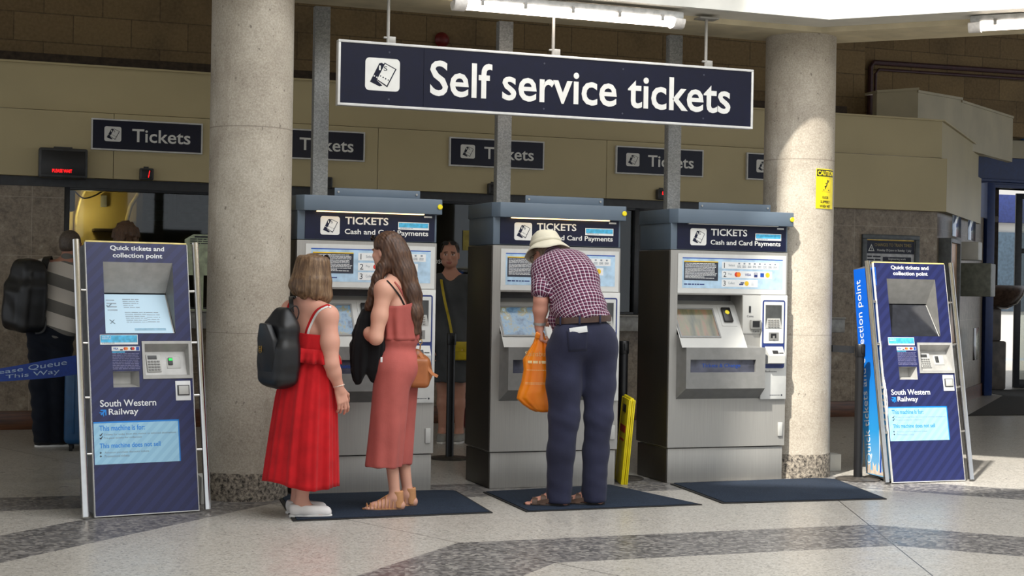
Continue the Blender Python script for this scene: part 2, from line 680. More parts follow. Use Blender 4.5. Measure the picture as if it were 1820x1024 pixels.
# stone block wall above and behind, with a dark brown ledge
mb = MB()
mb.box(-6, 10.6, 16.2, 16.5, 2.4, 5.2)
mb.box(10.3, 14.2, 17.5, 17.7, 3.57, 5.2)
mb.box(10.6, 10.62, 16.5, 17.5, 3.2, 5.2)
tag(mb.build('wall_upper', BLOCK, smooth=0), 'dim stone block wall high above the fascia', 'wall', kind='structure')
mb = MB()
mb.box(-6, 10.2, 15.95, 16.2, 3.2, 3.62, .01)
tag(mb.build('trim_3', simple('dark brown ledge', (70, 58, 46), .8, var=.2)), 'dark brown ledge at the foot of the block wall', 'ledge', kind='structure')
# cream bulkhead at the right, high up
mb = MB()
A, B, C, D = (10.45, 15.7), (10.86, 15.45), (11.9, 16.0), (13.75, 17.35)
for p, q in ((A, B), (B, C), (C, D)):
    mb.poly([(p[0], p[1], 3.2), (p[0], p[1], 3.77), (q[0], q[1], 3.80), (q[0], q[1], 3.2)], (.02, .12, 0))
    mb.poly([(p[0] - .01, p[1] - .02, 3.77), (p[0] - .01, p[1] - .02, 3.80), (q[0], q[1] - .02, 3.83), (q[0], q[1] - .02, 3.80)], (.02, .3, 0))
tag(mb.build('trim_4', CREAM2, smooth=0), 'cream boxed bulkhead above the end of the fascia', 'bulkhead', kind='structure')
# the way out at the right: blue beam, cream header
mb = MB()
mb.box(13.1, 22, 17.9, 18.2, 2.88, 3.31)
mb.box(13.1, 22, 17.86, 18.2, 2.88, 2.93, .005)
mb.box(13.1, 22, 17.84, 18.2, 2.96, 3.0, .005)
tag(mb.build('trim_5', RAILBLUE, smooth=0), 'dark blue beam across the way out', 'beam', kind='structure')
mb = MB()
mb.box(12.9, 22, 17.85, 18.2, 3.31, 3.56)
mb.box(12.9, 22, 18.0, 18.2, 3.56, 5.2)
tag(mb.build('trim_6', CREAM2, smooth=0), 'cream header over the blue beam', 'beam', kind='structure')
mb = MB()
mb.box(13.12, 13.25, 17.05, 17.2, 0, 2.88, .01)
tag(mb.build('trim_7', RAILBLUE), 'blue painted post where the slanting wall ends', 'post', kind='structure')

# booth interior behind the glass
BOOTHW = simple('ochre painted booth wall', (178, 158, 92), .6, var=.06, scale=2)
BOOTHD = simple('brown booth lining', (84, 76, 58), .7, var=.2, scale=2)
mb = MB()
mb.box(.6, 9.2, 16.9, 17.0, 0, 2.4, mi=1)
mb.box(.86, .96, 14.62, 16.9, 0, 2.4, mi=0)
mb.box(.96, 1.80, 16.0, 16.08, 0, 2.4, mi=0)
mb.box(1.80, 1.86, 16.0, 16.9, 0, 2.4, mi=1)
mb.box(9.1, 9.2, 14.62, 16.9, 0, 2.4, mi=1)
mb.box(3.25, 3.3, 14.62, 16.9, 0, 2.4, mi=1)
tag(mb.build('wall_booth', [BOOTHW, BOOTHD], smooth=0), 'ochre inner walls of the ticket booth seen through the glass', 'wall', kind='structure')
mb = MB()
mb.box(.6, 9.2, 14.64, 17.0, 2.36, 2.42)
tag(mb.build('ceiling_booth', simple('booth ceiling', (178, 168, 128), .7), smooth=0), 'low ceiling inside the ticket booth', 'ceiling', kind='structure')

win_edges = [.98, 2.75, 4.05, 5.45, 6.75, 8.05, 9.05]
for i, (a, b) in enumerate(zip(win_edges, win_edges[1:])):
    w = thing('window_%d' % (i + 1), 'ticket window glazing, bay %d from the left' % (i + 1), 'window', (a, YW + .05, 1.08))
    tag(w, kind='structure')
    W = b - a
    mb = MB()
    mb.box(0, .05, -.02, .1, 0, 1.16, .003)
    mb.box(W - .05, W, -.02, .1, 0, 1.16, .003)
    mb.box(.05, W - .05, -.02, .1, 1.10, 1.16, .003)
    mb.box(.05, W - .05, -.02, .1, 0, .04, .003)
    mb.build('frame', DARKFR, w)
    mb = MB()
    mb.box(.05, W - .05, .03, .038, .04, 1.10)
    mb.build('pane', GLASS, w, smooth=0)
    if i in (2, 4):
        text('lettering', 'Position closed', (.18, .50, .62, .56), .028, SIGNW, w)

COUNTER = simple('pale grey counter laminate', (150, 150, 148), .35)
mb = MB()
mb.box(.98, 9.05, 14.12, 14.46, .93, 1.08, .008)
mb.box(.98, 9.05, 14.10, 14.46, 1.08, 1.095, .004, 1)
tag(mb.build('ticket_counter', [COUNTER, STEEL]), 'long grey counter shelf under the ticket windows', 'counter', kind='structure')

# --- the two stone columns
for nm, x, y, lab in (('stone_column', 1.80, 9.71, 'speckled stone column behind the woman in red'),
                      ('stone_column', 5.955, 9.955, 'sunlit stone column with the yellow caution notice')):
    mb = MB()
    mb.lathe([(0, 0), (.268, 0), (.268, .17), (.262, .19), (.260, 3.27), (0, 3.27)], n=64)
    tag(mb.build(nm, COLUMN, loc=(x, y, 0)), lab, 'column', kind='structure')

# --- octagonal canopy round the hall: white fascia, soffit, cream beam
OC = (3.875, 4.66)


def octa(ap):
    r = ap / math.cos(PI / 8)
    return [(OC[0] + r * math.cos(PI / 8 + k * PI / 4), OC[1] + r * math.sin(PI / 8 + k * PI / 4)) for k in range(8)]


def octa_ring(mb, a0, a1, z0, z1, mi=0):
    A, B = octa(a0), octa(a1)
    for k in range(8):
        k2 = (k + 1) % 8
        pts = [A[k], A[k2], B[k2], B[k]]
        mb.poly([(p[0], p[1], z0) for p in pts], (0, 0, z1 - z0), mi)


mb = MB()
octa_ring(mb, 4.70, 4.74, 3.300, 3.40)
octa_ring(mb, 4.725, 4.78, 3.40, 3.66)
tag(mb.build('trim_8', WHITEP, smooth=0), 'white painted fascia round the edge of the roof opening', 'fascia', kind='structure')
mb = MB()
octa_ring(mb, 4.74, 5.0, 3.30, 3.42)
tag(mb.build('trim_9', SOFFIT, smooth=0), 'white soffit behind the fascia', 'soffit', kind='structure')
mb = MB()
octa_ring(mb, 5.0, 5.52, 3.262, 3.8)
tag(mb.build('trim_10', BEAM, smooth=0), 'cream ring beam resting on the stone columns', 'beam', kind='structure')
mb = MB()
octa_ring(mb, 5.2, 5.3, 3.8, 6.0)
tag(mb.build('wall_clerestory', CREAM2, smooth=0), 'plain wall above the ring beam', 'wall', kind='structure')
# outer ceiling, with the octagon left open
mb = MB()
O = octa(5.25)
for k in range(8):
    k2 = (k + 1) % 8
    fa = [(24, OC[1]), (24, 20), (OC[0], 20), (-14, 20), (-14, OC[1]), (-14, -6), (OC[0], -6), (24, -6)]
    mb.poly([(O[k][0], O[k][1], 5.0), (O[k2][0], O[k2][1], 5.0), (fa[k2][0], fa[k2][1], 5.0), (fa[k][0], fa[k][1], 5.0)], (0, 0, .2))
tag(mb.build('ceiling', SOFFIT, smooth=0), 'plain ceiling of the ticket hall', 'ceiling', kind='structure')
# ================================================================ the big grey ticket machines
INFOBG = simple('pale blue info panel print', (172, 200, 222), .45, var=.1, scale=14)
SCREEN_LIT = glow('lit pale screen', (178, 204, 220), .22)
SCREEN_DIM = NT('dim screen with painted reflections')  # yellow-green reflections are painted into the base colour
_co = SCREEN_DIM.coord('Object')
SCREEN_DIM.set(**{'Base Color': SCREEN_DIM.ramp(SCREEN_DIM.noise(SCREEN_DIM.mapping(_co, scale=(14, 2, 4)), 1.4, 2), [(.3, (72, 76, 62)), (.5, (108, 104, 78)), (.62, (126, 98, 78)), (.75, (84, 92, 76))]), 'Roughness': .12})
SCREEN_DIM = SCREEN_DIM.m
SCREEN_BLUE = NT('screen with a blue reflected scene')  # reflected scene painted into the colour and glow of the lit screen
_co = SCREEN_BLUE.coord('Object')
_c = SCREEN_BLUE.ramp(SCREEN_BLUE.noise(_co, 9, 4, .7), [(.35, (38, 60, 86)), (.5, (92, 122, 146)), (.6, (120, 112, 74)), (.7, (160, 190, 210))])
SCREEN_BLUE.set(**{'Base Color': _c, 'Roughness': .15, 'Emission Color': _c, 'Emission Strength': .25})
SCREEN_BLUE = SCREEN_BLUE.m
TRAYGLASS = simple('smoked tray flap', (72, 74, 88), .15, var=.3, scale=8)
WHITEM = simple('white enamelled panel', (206, 207, 204), .38, var=.02)
DIRT = simple('grimy patch', (150, 144, 132), .6, var=.2, scale=60)


def make_machine():
    r = thing('ticket_machine', 'x', 'ticket machine', (0, 0, 0), 0, 'grey cash and card ticket machines')
    # plinth and cabinet
    mb = MB()
    mb.box(.008, .932, .012, .50, .0, .243, .004, 0)
    mb.build('plinth', [STEEL], r)
    mb = MB()
    y0, y1, b = 0, .17, .003
    mb.box(0, .94, y1, .515, .25, 1.648, b)
    mb.box(0, .058, y0, y1, .25, 1.648)
    mb.box(.575, .94, y0, y1, .25, 1.648)
    mb.box(.058, .575, y0, y1, 1.335, 1.648)
    mb.box(.058, .575, y0, y1, .25, .93)
    mb.build('cabinet', STEEL, r, smooth=0)
    for x0, x1 in ((-.006, .0), (.940, .946)):
        mb = MB()
        mb.box(x0, x1, .012, .512, .255, 1.646, .002)
        mb.build('side_panel', STEELD, r)
    mb = MB()
    mb.box(.0, .007, .016, .495, .004, .24, .002)
    mb.build('plinth_side', STEELD, r)
    # upper body and hood
    mb = MB()
    mb.box(0, .94, .006, .515, 1.652, 1.90, .003)
    mb.build('upper_body', BLUEGREY, r)
    mb = MB()
    hz0, hz1 = 1.838, 1.938
    pl = [(-.008, .52), (-.008, .02), (.032, -.045), (.955, -.045), (.965, -.035), (.965, .52)]
    mb.poly([(x, y, hz0) for x, y in pl], (0, 0, hz1 - hz0), 0, .004)
    h = mb.build('hood', BLUEGREY, r)
    mb = MB()
    mb.lathe([(0, 0), (.016, 0), (.018, .003), (.014, .007), (0, .008)], n=16)
    mb.xform(Matrix.Translation((.945, -.046, 1.888)) @ Matrix.Rotation(PI / 2, 4, 'X'))
    mb.build('indicator_light', YELLOW, h)
    mb = MB()
    mb.box(.12, .84, -.036, -.012, 1.832, 1.838)
    mb.build('strip_lamp', HOODLAMP, h)
    mb = MB()
    mb.box(.265, .85, .10, .106, 1.935, 1.998, .001)
    mb.box(.265, .85, .10, .16, 1.935, 1.941, .001)
    tp = mb.build('top_bracket', BLUEGREY, r)
    mb = MB()
    for x in (.29, .825):
        mb.cyl((x, .10, 1.972), (x, .094, 1.972), .007, 10)
    mb.build('bolt', STEEL, tp)
    # navy header
    mb = MB()
    rect(mb, .05, 1.657, .925, 1.836, .006, .006)
    hd = mb.build('header_sign', NAVYM, r, smooth=0)
    ticket_icon(hd, .150, 1.685, .278, 1.805, 0, SIGNW, NAVYM)
    text('lettering', 'TICKETS', (.314, 1.757, .605, 1.806), 0, SIGNW, hd, .018)
    text('lettering', 'Cash and Card Payments', (.312, 1.683, .880, 1.727), 0, SIGNW, hd, .016)
    mb = MB()
    rect(mb, .672, 1.733, .884, 1.782, 0, .001, 0)
    rect(mb, .677, 1.747, .879, 1.777, -.001, .001, 1)
    print_lines(mb, .685, 1.737, .78, 1.744, 1, -.001, 2, 3)
    rect(mb, .85, 1.815, .905, 1.826, 0, .001, 0)
    mb.build('sticker', [PAPER, SKYB, INKG], hd, smooth=0)
    # white information panel
    mb = MB()
    rect(mb, .056, 1.345, .928, 1.625, 0, .004)
    ip = mb.build('information_panel', WHITEM, r, smooth=0)
    mb = MB()
    y = -.004
    rect(mb, .091, 1.381, .899, 1.590, y, .0008, 0)
    rect(mb, .091, 1.590, .899, 1.597, y, .0008, 1)
    rect(mb, .103, 1.436, .373, 1.566, y - .0008, .0008, 2)
    rect(mb, .103, 1.566, .373, 1.573, y - .0008, .0008, 3)
    print_lines(mb, .112, 1.446, .364, 1.558, 13, y - .0016, 4, 5, .45)
    print_lines(mb, .105, 1.398, .27, 1.412, 1, y - .0008, 5, 8)
    for x1, z0, z1 in ((.865, 1.523, 1.573), (.811, 1.457, 1.508), (.695, 1.394, 1.446)):
        rect(mb, .404, z0, x1, z1, y - .0008, .0008, 4)
    yy = y - .0016
    for i in range(8):
        x = .535 + i * .042
        rect(mb, x, 1.556, x + .014, 1.567, yy, .0006, 6)
        print_lines(mb, x - .008, 1.531, x + .022, 1.548, 3, yy, 6, 20 + i)
    disc(mb, .523, 1.483, .017, yy, .0006, 7)
    disc(mb, .539, 1.483, .017, yy - .0004, .0006, 8)
    rect(mb, .665, 1.466, .692, 1.498, yy, .0006, 5)
    rect(mb, .668, 1.486, .689, 1.494, yy - .0006, .0006, 4)
    rect(mb, .715, 1.468, .745, 1.497, yy, .0006, 1)
    disc(mb, .775, 1.483, .018, yy, .0006, 3)
    rect(mb, .545, 1.408, .578, 1.418, yy, .0006, 5)
    rect(mb, .555, 1.420, .585, 1.428, yy, .0006, 5)
    disc(mb, .605, 1.420, .017, yy, .0006, 3)
    rect(mb, .643, 1.405, .667, 1.436, yy, .0006, 9)
    pr = mb.build('printed_sheet', [INFOBG, BLUE, INK, GOLDY, PAPER, simple('navy print', (36, 52, 110), .5), INKG, REDP, ORANGE, simple('pale grey print', (206, 210, 214), .5)], ip, smooth=0)
    for s, x0, z0, z1 in (('1', .420, 1.529, 1.566), ('2', .416, 1.464, 1.501), ('3', .416, 1.401, 1.438)):
        text('lettering', s, (x0, z0, .438, z1), yy, INK, pr, ext=.0006, keep=True)
    for s, x1, z in (('Select', .508, 1.541), ('Pay', .484, 1.476), ('Collect', .508, 1.413)):
        text('lettering', s, (.456, z, x1, z + .017), yy, INKG, pr, ext=.0006)
    text('lettering', 'VISA', (.590, 1.473, .640, 1.492), yy, simple('visa blue', (40, 56, 130), .5), pr, .02, ext=.0006)
    # recess with the sloping screen
    mb = MB()
    mb.quad((.058, -.088, .962), (.575, -.088, .962), (.575, .115, 1.262), (.058, .115, 1.262))
    mb.quad((.058, .115, 1.262), (.575, .115, 1.262), (.575, .165, 1.29), (.058, .165, 1.29))
    mb.build('screen_surround', LIGHTGREY, r, smooth=0)
    d = Vector((0, .203, .300)).normalized()
    nrm = Vector((0, -d.z, d.y))
    p0 = Vector((0, -.088, .962))

    def S(x, s, h=0.):
        return p0 + Vector((x, 0, 0)) + d * s + nrm * h
    mb = MB()
    for a, b2, c, e in ((.066, .388, .082, .095), (.066, .388, .318, .330), (.066, .078, .095, .318), (.376, .388, .095, .318)):
        mb.poly([S(a, c), S(b2, c), S(b2, e), S(a, e)], nrm * .006)
    mb.build('screen_bezel', MIDGREY, r, smooth=0)
    mb = MB()
    mb.poly([S(.078, .095, .001), S(.376, .095, .001), S(.376, .318, .001), S(.078, .318, .001)], nrm * .002)
    mb.build('screen', SCREEN_DIM, r, smooth=0)
    mb = MB()
    mb.poly([S(.425, .18), S(.545, .18), S(.545, .345), S(.425, .345)], nrm * .003)
    cr = mb.build('reader_mount', LIGHTGREY, r, smooth=0)
    mb = MB()
    mb.poly([S(.447, .21, .003), S(.518, .21, .003), S(.518, .33, .003), S(.447, .33, .003)], nrm * .02, 0, .006)
    mb.build('contactless_reader', BLACK, cr)
    mb = MB()
    o = S(.483, .285, .023)
    mb.poly([o + Vector((math.cos(t) * .017, 0, 0)) + d * math.sin(t) * .017 for t in [2 * PI * k / 20 for k in range(20)]], nrm * .002)
    mb.build('reader_button', YELLOW, cr, smooth=0)
    mb = MB()
    rect(mb, .062, 1.266, .57, 1.33, .168, .003)
    mb.build('recess_back', DARKGREY, r, smooth=0)
    # protruding dispensing box
    f0 = [(.058, .594), (.722, .594), (.722, .965), (.058, 1.05)]
    f1 = [(.092, .672), (.722, .672), (.722, .962), (.092, .962)]
    mb = MB()
    mb.loft([[(x, .0, z) for x, z in f0], [(x, -.088, z) for x, z in f1]])
    t0 = [(.125, .786), (.645, .786), (.645, .877), (.125, .877)]
    mb.loft([[(x, -.088, z) for x, z in f1], [(x, -.088, z) for x, z in t0], [(x, -.068, z) for x, z in t0]])
    db = mb.build('dispensing_box', MIDGREY, r, smooth=0)
    mb = MB()
    rect(mb, .125, .786, .645, .877, -.068, .001)
    tr = mb.build('ticket_tray', TRAYGLASS, db, smooth=0)
    text('lettering', 'Tickets & Change', (.225, .814, .53, .848), -.0695, BLUE, tr, .008)
    # coin panel
    mb = MB()
    mb.box(.579, .735, -.006, .002, 1.06, 1.335, .002)
    cp = mb.build('coin_panel', LIGHTGREY, r)
    mb = MB()
    rect(mb, .627, 1.212, .641, 1.258, -.006, .004)
    mb.build('coin_slot', BLACK, cp, smooth=0)
    text('lettering', 'Coins', (.612, 1.178, .664, 1.193), -.006, INK, cp)
    mb = MB()
    mb.box(.634, .718, -.034, -.006, 1.092, 1.16, .006)
    cs = mb.build('card_slot', MIDGREY, cp)
    mb = MB()
    rect(mb, .644, 1.108, .700, 1.152, -.034, .002)
    mb.build('slot_opening', BLACK, cs, smooth=0)
    text('lettering', 'Cards', (.662, 1.070, .715, 1.085), -.006, INK, cp)
    # white payment slab
    mb = MB()
    mb.box(.724, .934, -.022, .002, .588, 1.338, .003)
    ps = mb.build('payment_panel', WHITEM, r)
    mb = MB()
    out = rrect(.729, .812, .913, 1.303, .016)
    inn = rrect(.740, .992, .902, 1.292, .006)
    mb2 = MB()
    plate(mb2, out, -.022, .003)
    fr = mb2.build('blue_surround', simple('dark blue surround', (32, 50, 110), .4), ps, smooth=0)
    mb2 = MB()
    plate(mb2, inn, -.025, .002)
    mb2.build('surround_inset', WHITEM, fr, smooth=0)
    mb = MB()
    k0 = [(.752, 1.102), (.884, 1.102), (.884, 1.268), (.752, 1.268)]
    rect(mb, .752, 1.102, .884, 1.268, -.027, .001, 0)
    mb.poly([(.752, -.028, 1.102), (.884, -.028, 1.102), (.870, -.0285, 1.172), (.766, -.0285, 1.172)], (0, -.002, 0), 1)
    kp = mb.build('keypad_recess', [simple('keypad recess with painted shade', (66, 68, 68), .5), LIGHTGREY], ps, smooth=0)  # flat dark plate, the recess's shade painted in as colour
    mb = MB()
    for i in range(4):
        for j in range(4):
            x = .772 + j * .024 - (i * .001)
            z = 1.110 + i * .015
            mb.box(x, x + .018, -.036, -.030, z, z + .010, .002)
    mb.build('keypad_keys', STEEL, kp)
    mb = MB()
    rect(mb, .782, 1.012, .862, 1.070, -.027, .002, 0)
    rect(mb, .797, 1.030, .842, 1.062, -.029, .001, 1)
    rect(mb, .812, 1.018, .828, 1.046, -.030, .003, 0)
    mb.build('card_reader', [MIDGREY, BLACK], ps, smooth=0)
    mb = MB()
    mb.loft([[(x, -.025, z) for x, z in ((.752, .842), (.898, .842), (.898, .968), (.752, .968))],
             [(x, -.07, z) for x, z in ((.764, .850), (.894, .850), (.894, .905), (.764, .905))]], cap=True)
    bn = mb.build('banknote_slot', LIGHTGREY, ps, smooth=0)
    mb = MB()
    mb.poly([(.80, -.062, .918), (.845, -.062, .918), (.845, -.046, .940), (.80, -.046, .940)], (0, -.002, .001))
    mb.poly([(.85, -.061, .920), (.885, -.061, .920), (.885, -.057, .926), (.85, -.057, .926)], (0, -.002, .001))
    mb.build('note_opening', BLACK, bn, smooth=0)
    text('lettering', 'Banknotes', (.760, .782, .853, .796), -.022, INK, ps)
    mb = MB()
    print_lines(mb, .80, .612, .885, .619, 1, -.022, 0, 4)
    disc(mb, .897, .617, .007, -.022, .001, 0, 6)
    mb.build('maker_mark', INK, ps, smooth=0)
    # lock hatch
    mb = MB()
    mb.box(.882, .918, -.012, .002, .318, .418, .004)
    mb.build('lock_hatch', LIGHTGREY, r)
    return r


tm = make_machine()
tm.location = (2.105, 9.69, 0)
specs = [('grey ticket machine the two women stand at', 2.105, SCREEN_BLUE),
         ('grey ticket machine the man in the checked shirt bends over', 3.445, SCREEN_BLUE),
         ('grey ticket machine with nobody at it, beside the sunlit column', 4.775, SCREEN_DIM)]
for i, (lab, x, sm) in enumerate(specs):
    o = tm if i == 0 else copy_tree(tm)
    o.location = (x, 9.69, 0)
    o['label'] = lab
    for ch in o.children:
        if ch.name.split('.')[0] == 'screen' and i == 2:
            pass
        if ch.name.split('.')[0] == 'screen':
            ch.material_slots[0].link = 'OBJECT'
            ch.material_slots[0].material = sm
        if i == 2 and ch.name.split('.')[0] == 'hood':
            for g in ch.children:
                if g.name.split('.')[0] == 'strip_lamp':
                    g.material_slots[0].link = 'OBJECT'
                    g.material_slots[0].material = LIGHTGREY

# galvanised posts behind the machines, up to the ring beam
mb = MB()
mb.box(-.053, .053, -.035, .035, 0, 3.262, .003)
p0 = mb.build('steel_post', GALV)
for i, (x, lab) in enumerate(((2.373, 'galvanised steel post rising behind the women\'s ticket machine'),
                              (3.707, 'galvanised steel post rising behind the middle ticket machine'),
                              (5.055, 'galvanised steel post rising behind the unused ticket machine'))):
    o = p0 if i == 0 else copy_tree(p0)
    o.location = (x, 10.26, 0)
    tag(o, lab, 'post', 'galvanised posts behind the machines')

# ================================================================ the two blue quick ticket kiosks
KBLUE = mat_hatched('navy striped kiosk face', (25, 31, 76), (31, 38, 88))
KGREY = simple('kiosk steel recess', (172, 171, 168), .4, .15, var=.05)
KBODY = simple('kiosk grey shell', (96, 98, 102), .45)
KPALE = mat_hatched('pale blue striped label', (146, 194, 222), (156, 203, 228), 34.)
KTEXT = simple('kiosk white lettering', (226, 228, 230), .45, var=.01)
LEAN = Vector((0, .30, 1.59)).normalized()
KN = Vector((0, -LEAN.z, LEAN.y))
# panel frame: x across, z up the slope, -y outwards
KX = Matrix(((1, 0, 0, 0), (0, -KN.y, LEAN.y, 0), (0, -KN.z, LEAN.z, 0), (0, 0, 0, 1)))
KX.translation = Vector((0, 0, .012))
W, Hh = .618, 1.606


def make_kiosk():
    r = thing('ticket_kiosk', 'x', 'ticket kiosk', (0, 0, 0), 0, 'quick ticket kiosks')
    back_b, back_t = .345, .56
    # shell behind the face
    mb = MB()
    s0, s1 = .012, W - .012
    top = LEAN * Hh + Vector((0, 0, .012))
    prof = [(.02, .01), (back_b, .03), (back_t, 1.545), (top.y + .01, top.z - .004)]
    mb.poly([(s0, y, z) for y, z in prof], (.003, 0, 0), 0)
    mb.poly([(s1 - .003, y, z) for y, z in prof], (.003, 0, 0), 0)
    b = [(back_b, .03), (back_t, 1.545), (top.y + .01, top.z - .004)]
    for (ya, za), (yb, zb) in zip(b, b[1:]):
        mb.quad((s0, ya, za), (s1, ya, za), (s1, yb, zb), (s0, yb, zb))
    mb.box(s0 + .07, s1 - .07, .05, back_b - .04, .0, .03)
    mb.build('shell', KBODY, r, smooth=0)
    # face with the openings left out
    mb = MB()
    xs = [0, .100, .134, .290, .312, .523, .614, W]
    zs = [0, .740, .787, .835, 1.013, 1.060, 1.489, Hh]
    holes = [(.100, .523, 1.060, 1.489), (.134, .290, .740, .835), (.312, .614, .787, 1.013)]
    for i in range(len(xs) - 1):
        for j in range(len(zs) - 1):
            cx, cz = (xs[i] + xs[i + 1]) / 2, (zs[j] + zs[j + 1]) / 2
            if any(a < cx < b2 and c < cz < e for a, b2, c, e in holes):
                continue
            mb.quad((xs[i], 0, zs[j]), (xs[i + 1], 0, zs[j]), (xs[i + 1], 0, zs[j + 1]), (xs[i], 0, zs[j + 1]))
    bmesh.ops.remove_doubles(mb.bm, verts=mb.bm.verts, dist=1e-5)
    fp = mb.build('face_panel', KBLUE, r, smooth=0, xf=KX)
    mb = MB()
    mb.box(-.004, .004, .0, .02, 0, Hh, .001, xf=KX)
    mb.box(W - .004, W + .004, .0, .02, 0, Hh, .001, xf=KX)
    mb.box(-.004, W + .004, .0, .02, -.006, .0, .001, xf=KX)
    mb.build('edge_strip', SIGNFR, fp)
    mb = MB()
    mb.box(0, W, .0, .03, Hh, Hh + .010, .002, xf=KX)
    mb.build('top_strip', simple('pale yellow top strip', (228, 208, 130), .4), fp)
    # lettering
    for s, bx in (('Quick tickets and', (.145, 1.556, .475, 1.589)), ('collection point', (.160, 1.508, .462, 1.545))):
        text('lettering', s, bx, -.0002, KTEXT, fp, .02, xf=KX)
    text('lettering', 'South Western', (.051, .628, .385, .668), -.0002, KTEXT, fp, .012, xf=KX)
    text('lettering', 'Railway', (.100, .570, .276, .616), -.0002, KTEXT, fp, .012, xf=KX)
    mb = MB()
    ax, az, s = .048, .576, .038
    plate(mb, [(ax + .004, az + .036), (ax + s, az + .036), (ax + s, az + .002), (ax + .031, az + .002), (ax + .031, az + .024), (ax + .010, az + .003), (ax + .003, az + .009), (ax + .023, az + .029), (ax + .004, az + .029)], 0, .001)
    plate(mb, [(ax - .002, az + .021), (ax + .013, az + .021), (ax + .008, az + .015), (ax - .002, az + .015)], 0, .001)
    plate(mb, [(ax + .018, az + .010), (ax + .018, az - .003), (ax + .024, az - .003), (ax + .024, az + .016)], 0, .001)
    mb.build('arrow_emblem', BLUEMID, fp, smooth=0, xf=KX)
    # stickers
    mb = MB()
    rect(mb, .065, .994, .290, 1.052, 0, .001, 0)
    rect(mb, .068, 1.006, .287, 1.049, -.001, .0006, 1)
    print_lines(mb, .075, .997, .15, 1.004, 1, -.001, 2, 2)
    print_lines(mb, .075, 1.020, .13, 1.042, 2, -.0016, 3, 6)
    rect(mb, .132, .956, .299, .982, 0, .001, 0)
    disc(mb, .211, .969, .009, -.001, .0006, 4)
    disc(mb, .220, .969, .009, -.0014, .0006, 5)
    disc(mb, .251, .969, .009, -.001, .0006, 6)
    disc(mb, .260, .969, .009, -.0014, .0006, 4)
    rect(mb, .277, .958, .296, .980, -.001, .0006, 7)
    rect(mb, .181, .959, .198, .966, -.001, .0006, 6)
    st = mb.build('sticker', [PAPER, SKYB, INKG, PALEB, REDP, ORANGE, INK, BLUE], fp, smooth=0, xf=KX)
    text('lettering', 'VISA', (.140, .963, .172, .975), -.001, BLUE, st, .02, xf=KX)
    mb = MB()
    print_lines(mb, .134, .842, .297, .942, 10, -.0002, 0, 9, .5)
    rect(mb, .134, .946, .21, .952, 0, .0006, 1)
    mb.build('small_print', [simple('muted violet print', (104, 104, 140), .5), SKYB], fp, smooth=0, xf=KX)
    mb = MB()
    rect(mb, .008, .294, .520, .542, 0, .001, 0)
    rect(mb, .008, .533, .520, .542, -.001, .0006, 1)
    rect(mb, .513, .294, .520, .542, -.001, .0006, 1)
    for z in (.4625, .4435):
        plate(mb, [(.040, z), (.044, z + .006), (.048, z + .003), (.056, z + .014), (.060, z + .013), (.049, z - .005)], -.001, .0006, 2)
    for z in (.362, .342):
        rect(mb, .042, z - .006, .046, z + .006, -.001, .0006, 2)
        rect(mb, .038, z - .002, .050, z + .002, -.0014, .0006, 2)
    lb = mb.build('pale_blue_label', [KPALE, BLUEMID, INK], fp, smooth=0, xf=KX)
    for s, bx, m in (('This machine is for:', (.041, .488, .310, .520), BLUEMID), ('This machine does not sell', (.039, .388, .401, .416), BLUEMID),
                     ('Tickets for today from this station to selected destinations', (.066, .458, .498, .472), INKG), ('Pre-paid tickets for collection', (.066, .438, .289, .452), INKG),
                     ('Advance purchase discount tickets', (.067, .354, .330, .368), INKG), ('Promotional tickets', (.067, .334, .212, .348), INKG)):
        text('lettering', s, bx, -.001, m, lb, .014 if m is BLUEMID else 0, ext=.0006, xf=KX)
    # screen recess: deep at the top, screen lying back at the bottom
    mb = MB()
    x0, x1, z0, z1 = .100, .523, 1.060, 1.489
    zb, dp = 1.315, .125
    xr = x1 - .008
    A0, A1, A2, A3 = (x0, 0, z1), (x1, 0, z1), (x1, 0, z0), (x0, 0, z0)
    B0, B1 = (x0 + .02, dp, zb + .01), (xr, dp, zb + .01)
    C1, C0 = (x1 - .004, .004, z0 + .004), (x0 + .004, .004, z0 + .004)
    mb.quad(A0, A1, B1, B0, 0)
    mb.poly([A1, A2, B1], (.0, 0, 0.0001), 0)
    mb.poly([A0, B0, A3], (.0, 0, 0.0001), 0)
    mb.build('screen_recess', KGREY, fp, smooth=0, xf=KX)
    mb = MB()
    mb.poly([(x0 + .002, .004, z0 + .002), (x1 - .012, .004, z0 + .002), (xr - .006, dp - .002, zb), (x0 + .02, dp - .002, zb)], (0, .004, .002), 0)
    mb.poly([(x1 - .012, .004, z0 + .002), (x1 - .004, .004, z0 + .002), (xr + .002, dp - .002, zb), (xr - .006, dp - .002, zb)], (0, .004, .002), 1)
    sc = mb.build('screen', [SCREEN_LIT, KGREY], fp, smooth=0, xf=KX)
    # pay panel
    mb = MB()
    o = [(.312, .787), (.614, .787), (.614, 1.013), (.312, 1.013)]
    i0 = [(.328, .806), (.598, .806), (.598, .996), (.328, .996)]
    i1 = [(.336, .812), (.590, .812), (.590, .955), (.336, .955)]
    mb.loft([[(x, 0, z) for x, z in o], [(x, -.006, z) for x, z in o], [(x, -.006, z) for x, z in i0], [(x, .02 + (.03 if z > .9 else 0), z) for x, z in i1]], cap=False)
    mb.poly([(x, .02 + (.03 if z > .9 else 0), z) for x, z in i1], (0, .002, 0))
    pp = mb.build('pay_panel', KGREY, fp, smooth=0, xf=KX)
    tilt = Matrix.Translation((0, .02, .812)) @ Matrix.Rotation(-math.atan2(.03, .143), 4, 'X') @ Matrix.Translation((0, 0, -.812))
    XF = KX @ tilt
    mb = MB()
    mb.box(.348, .436, -.008, .0, .830, .940, .003, 0, xf=XF)
    mb.box(.356, .412, -.010, -.007, .908, .932, .001, 1, xf=XF)
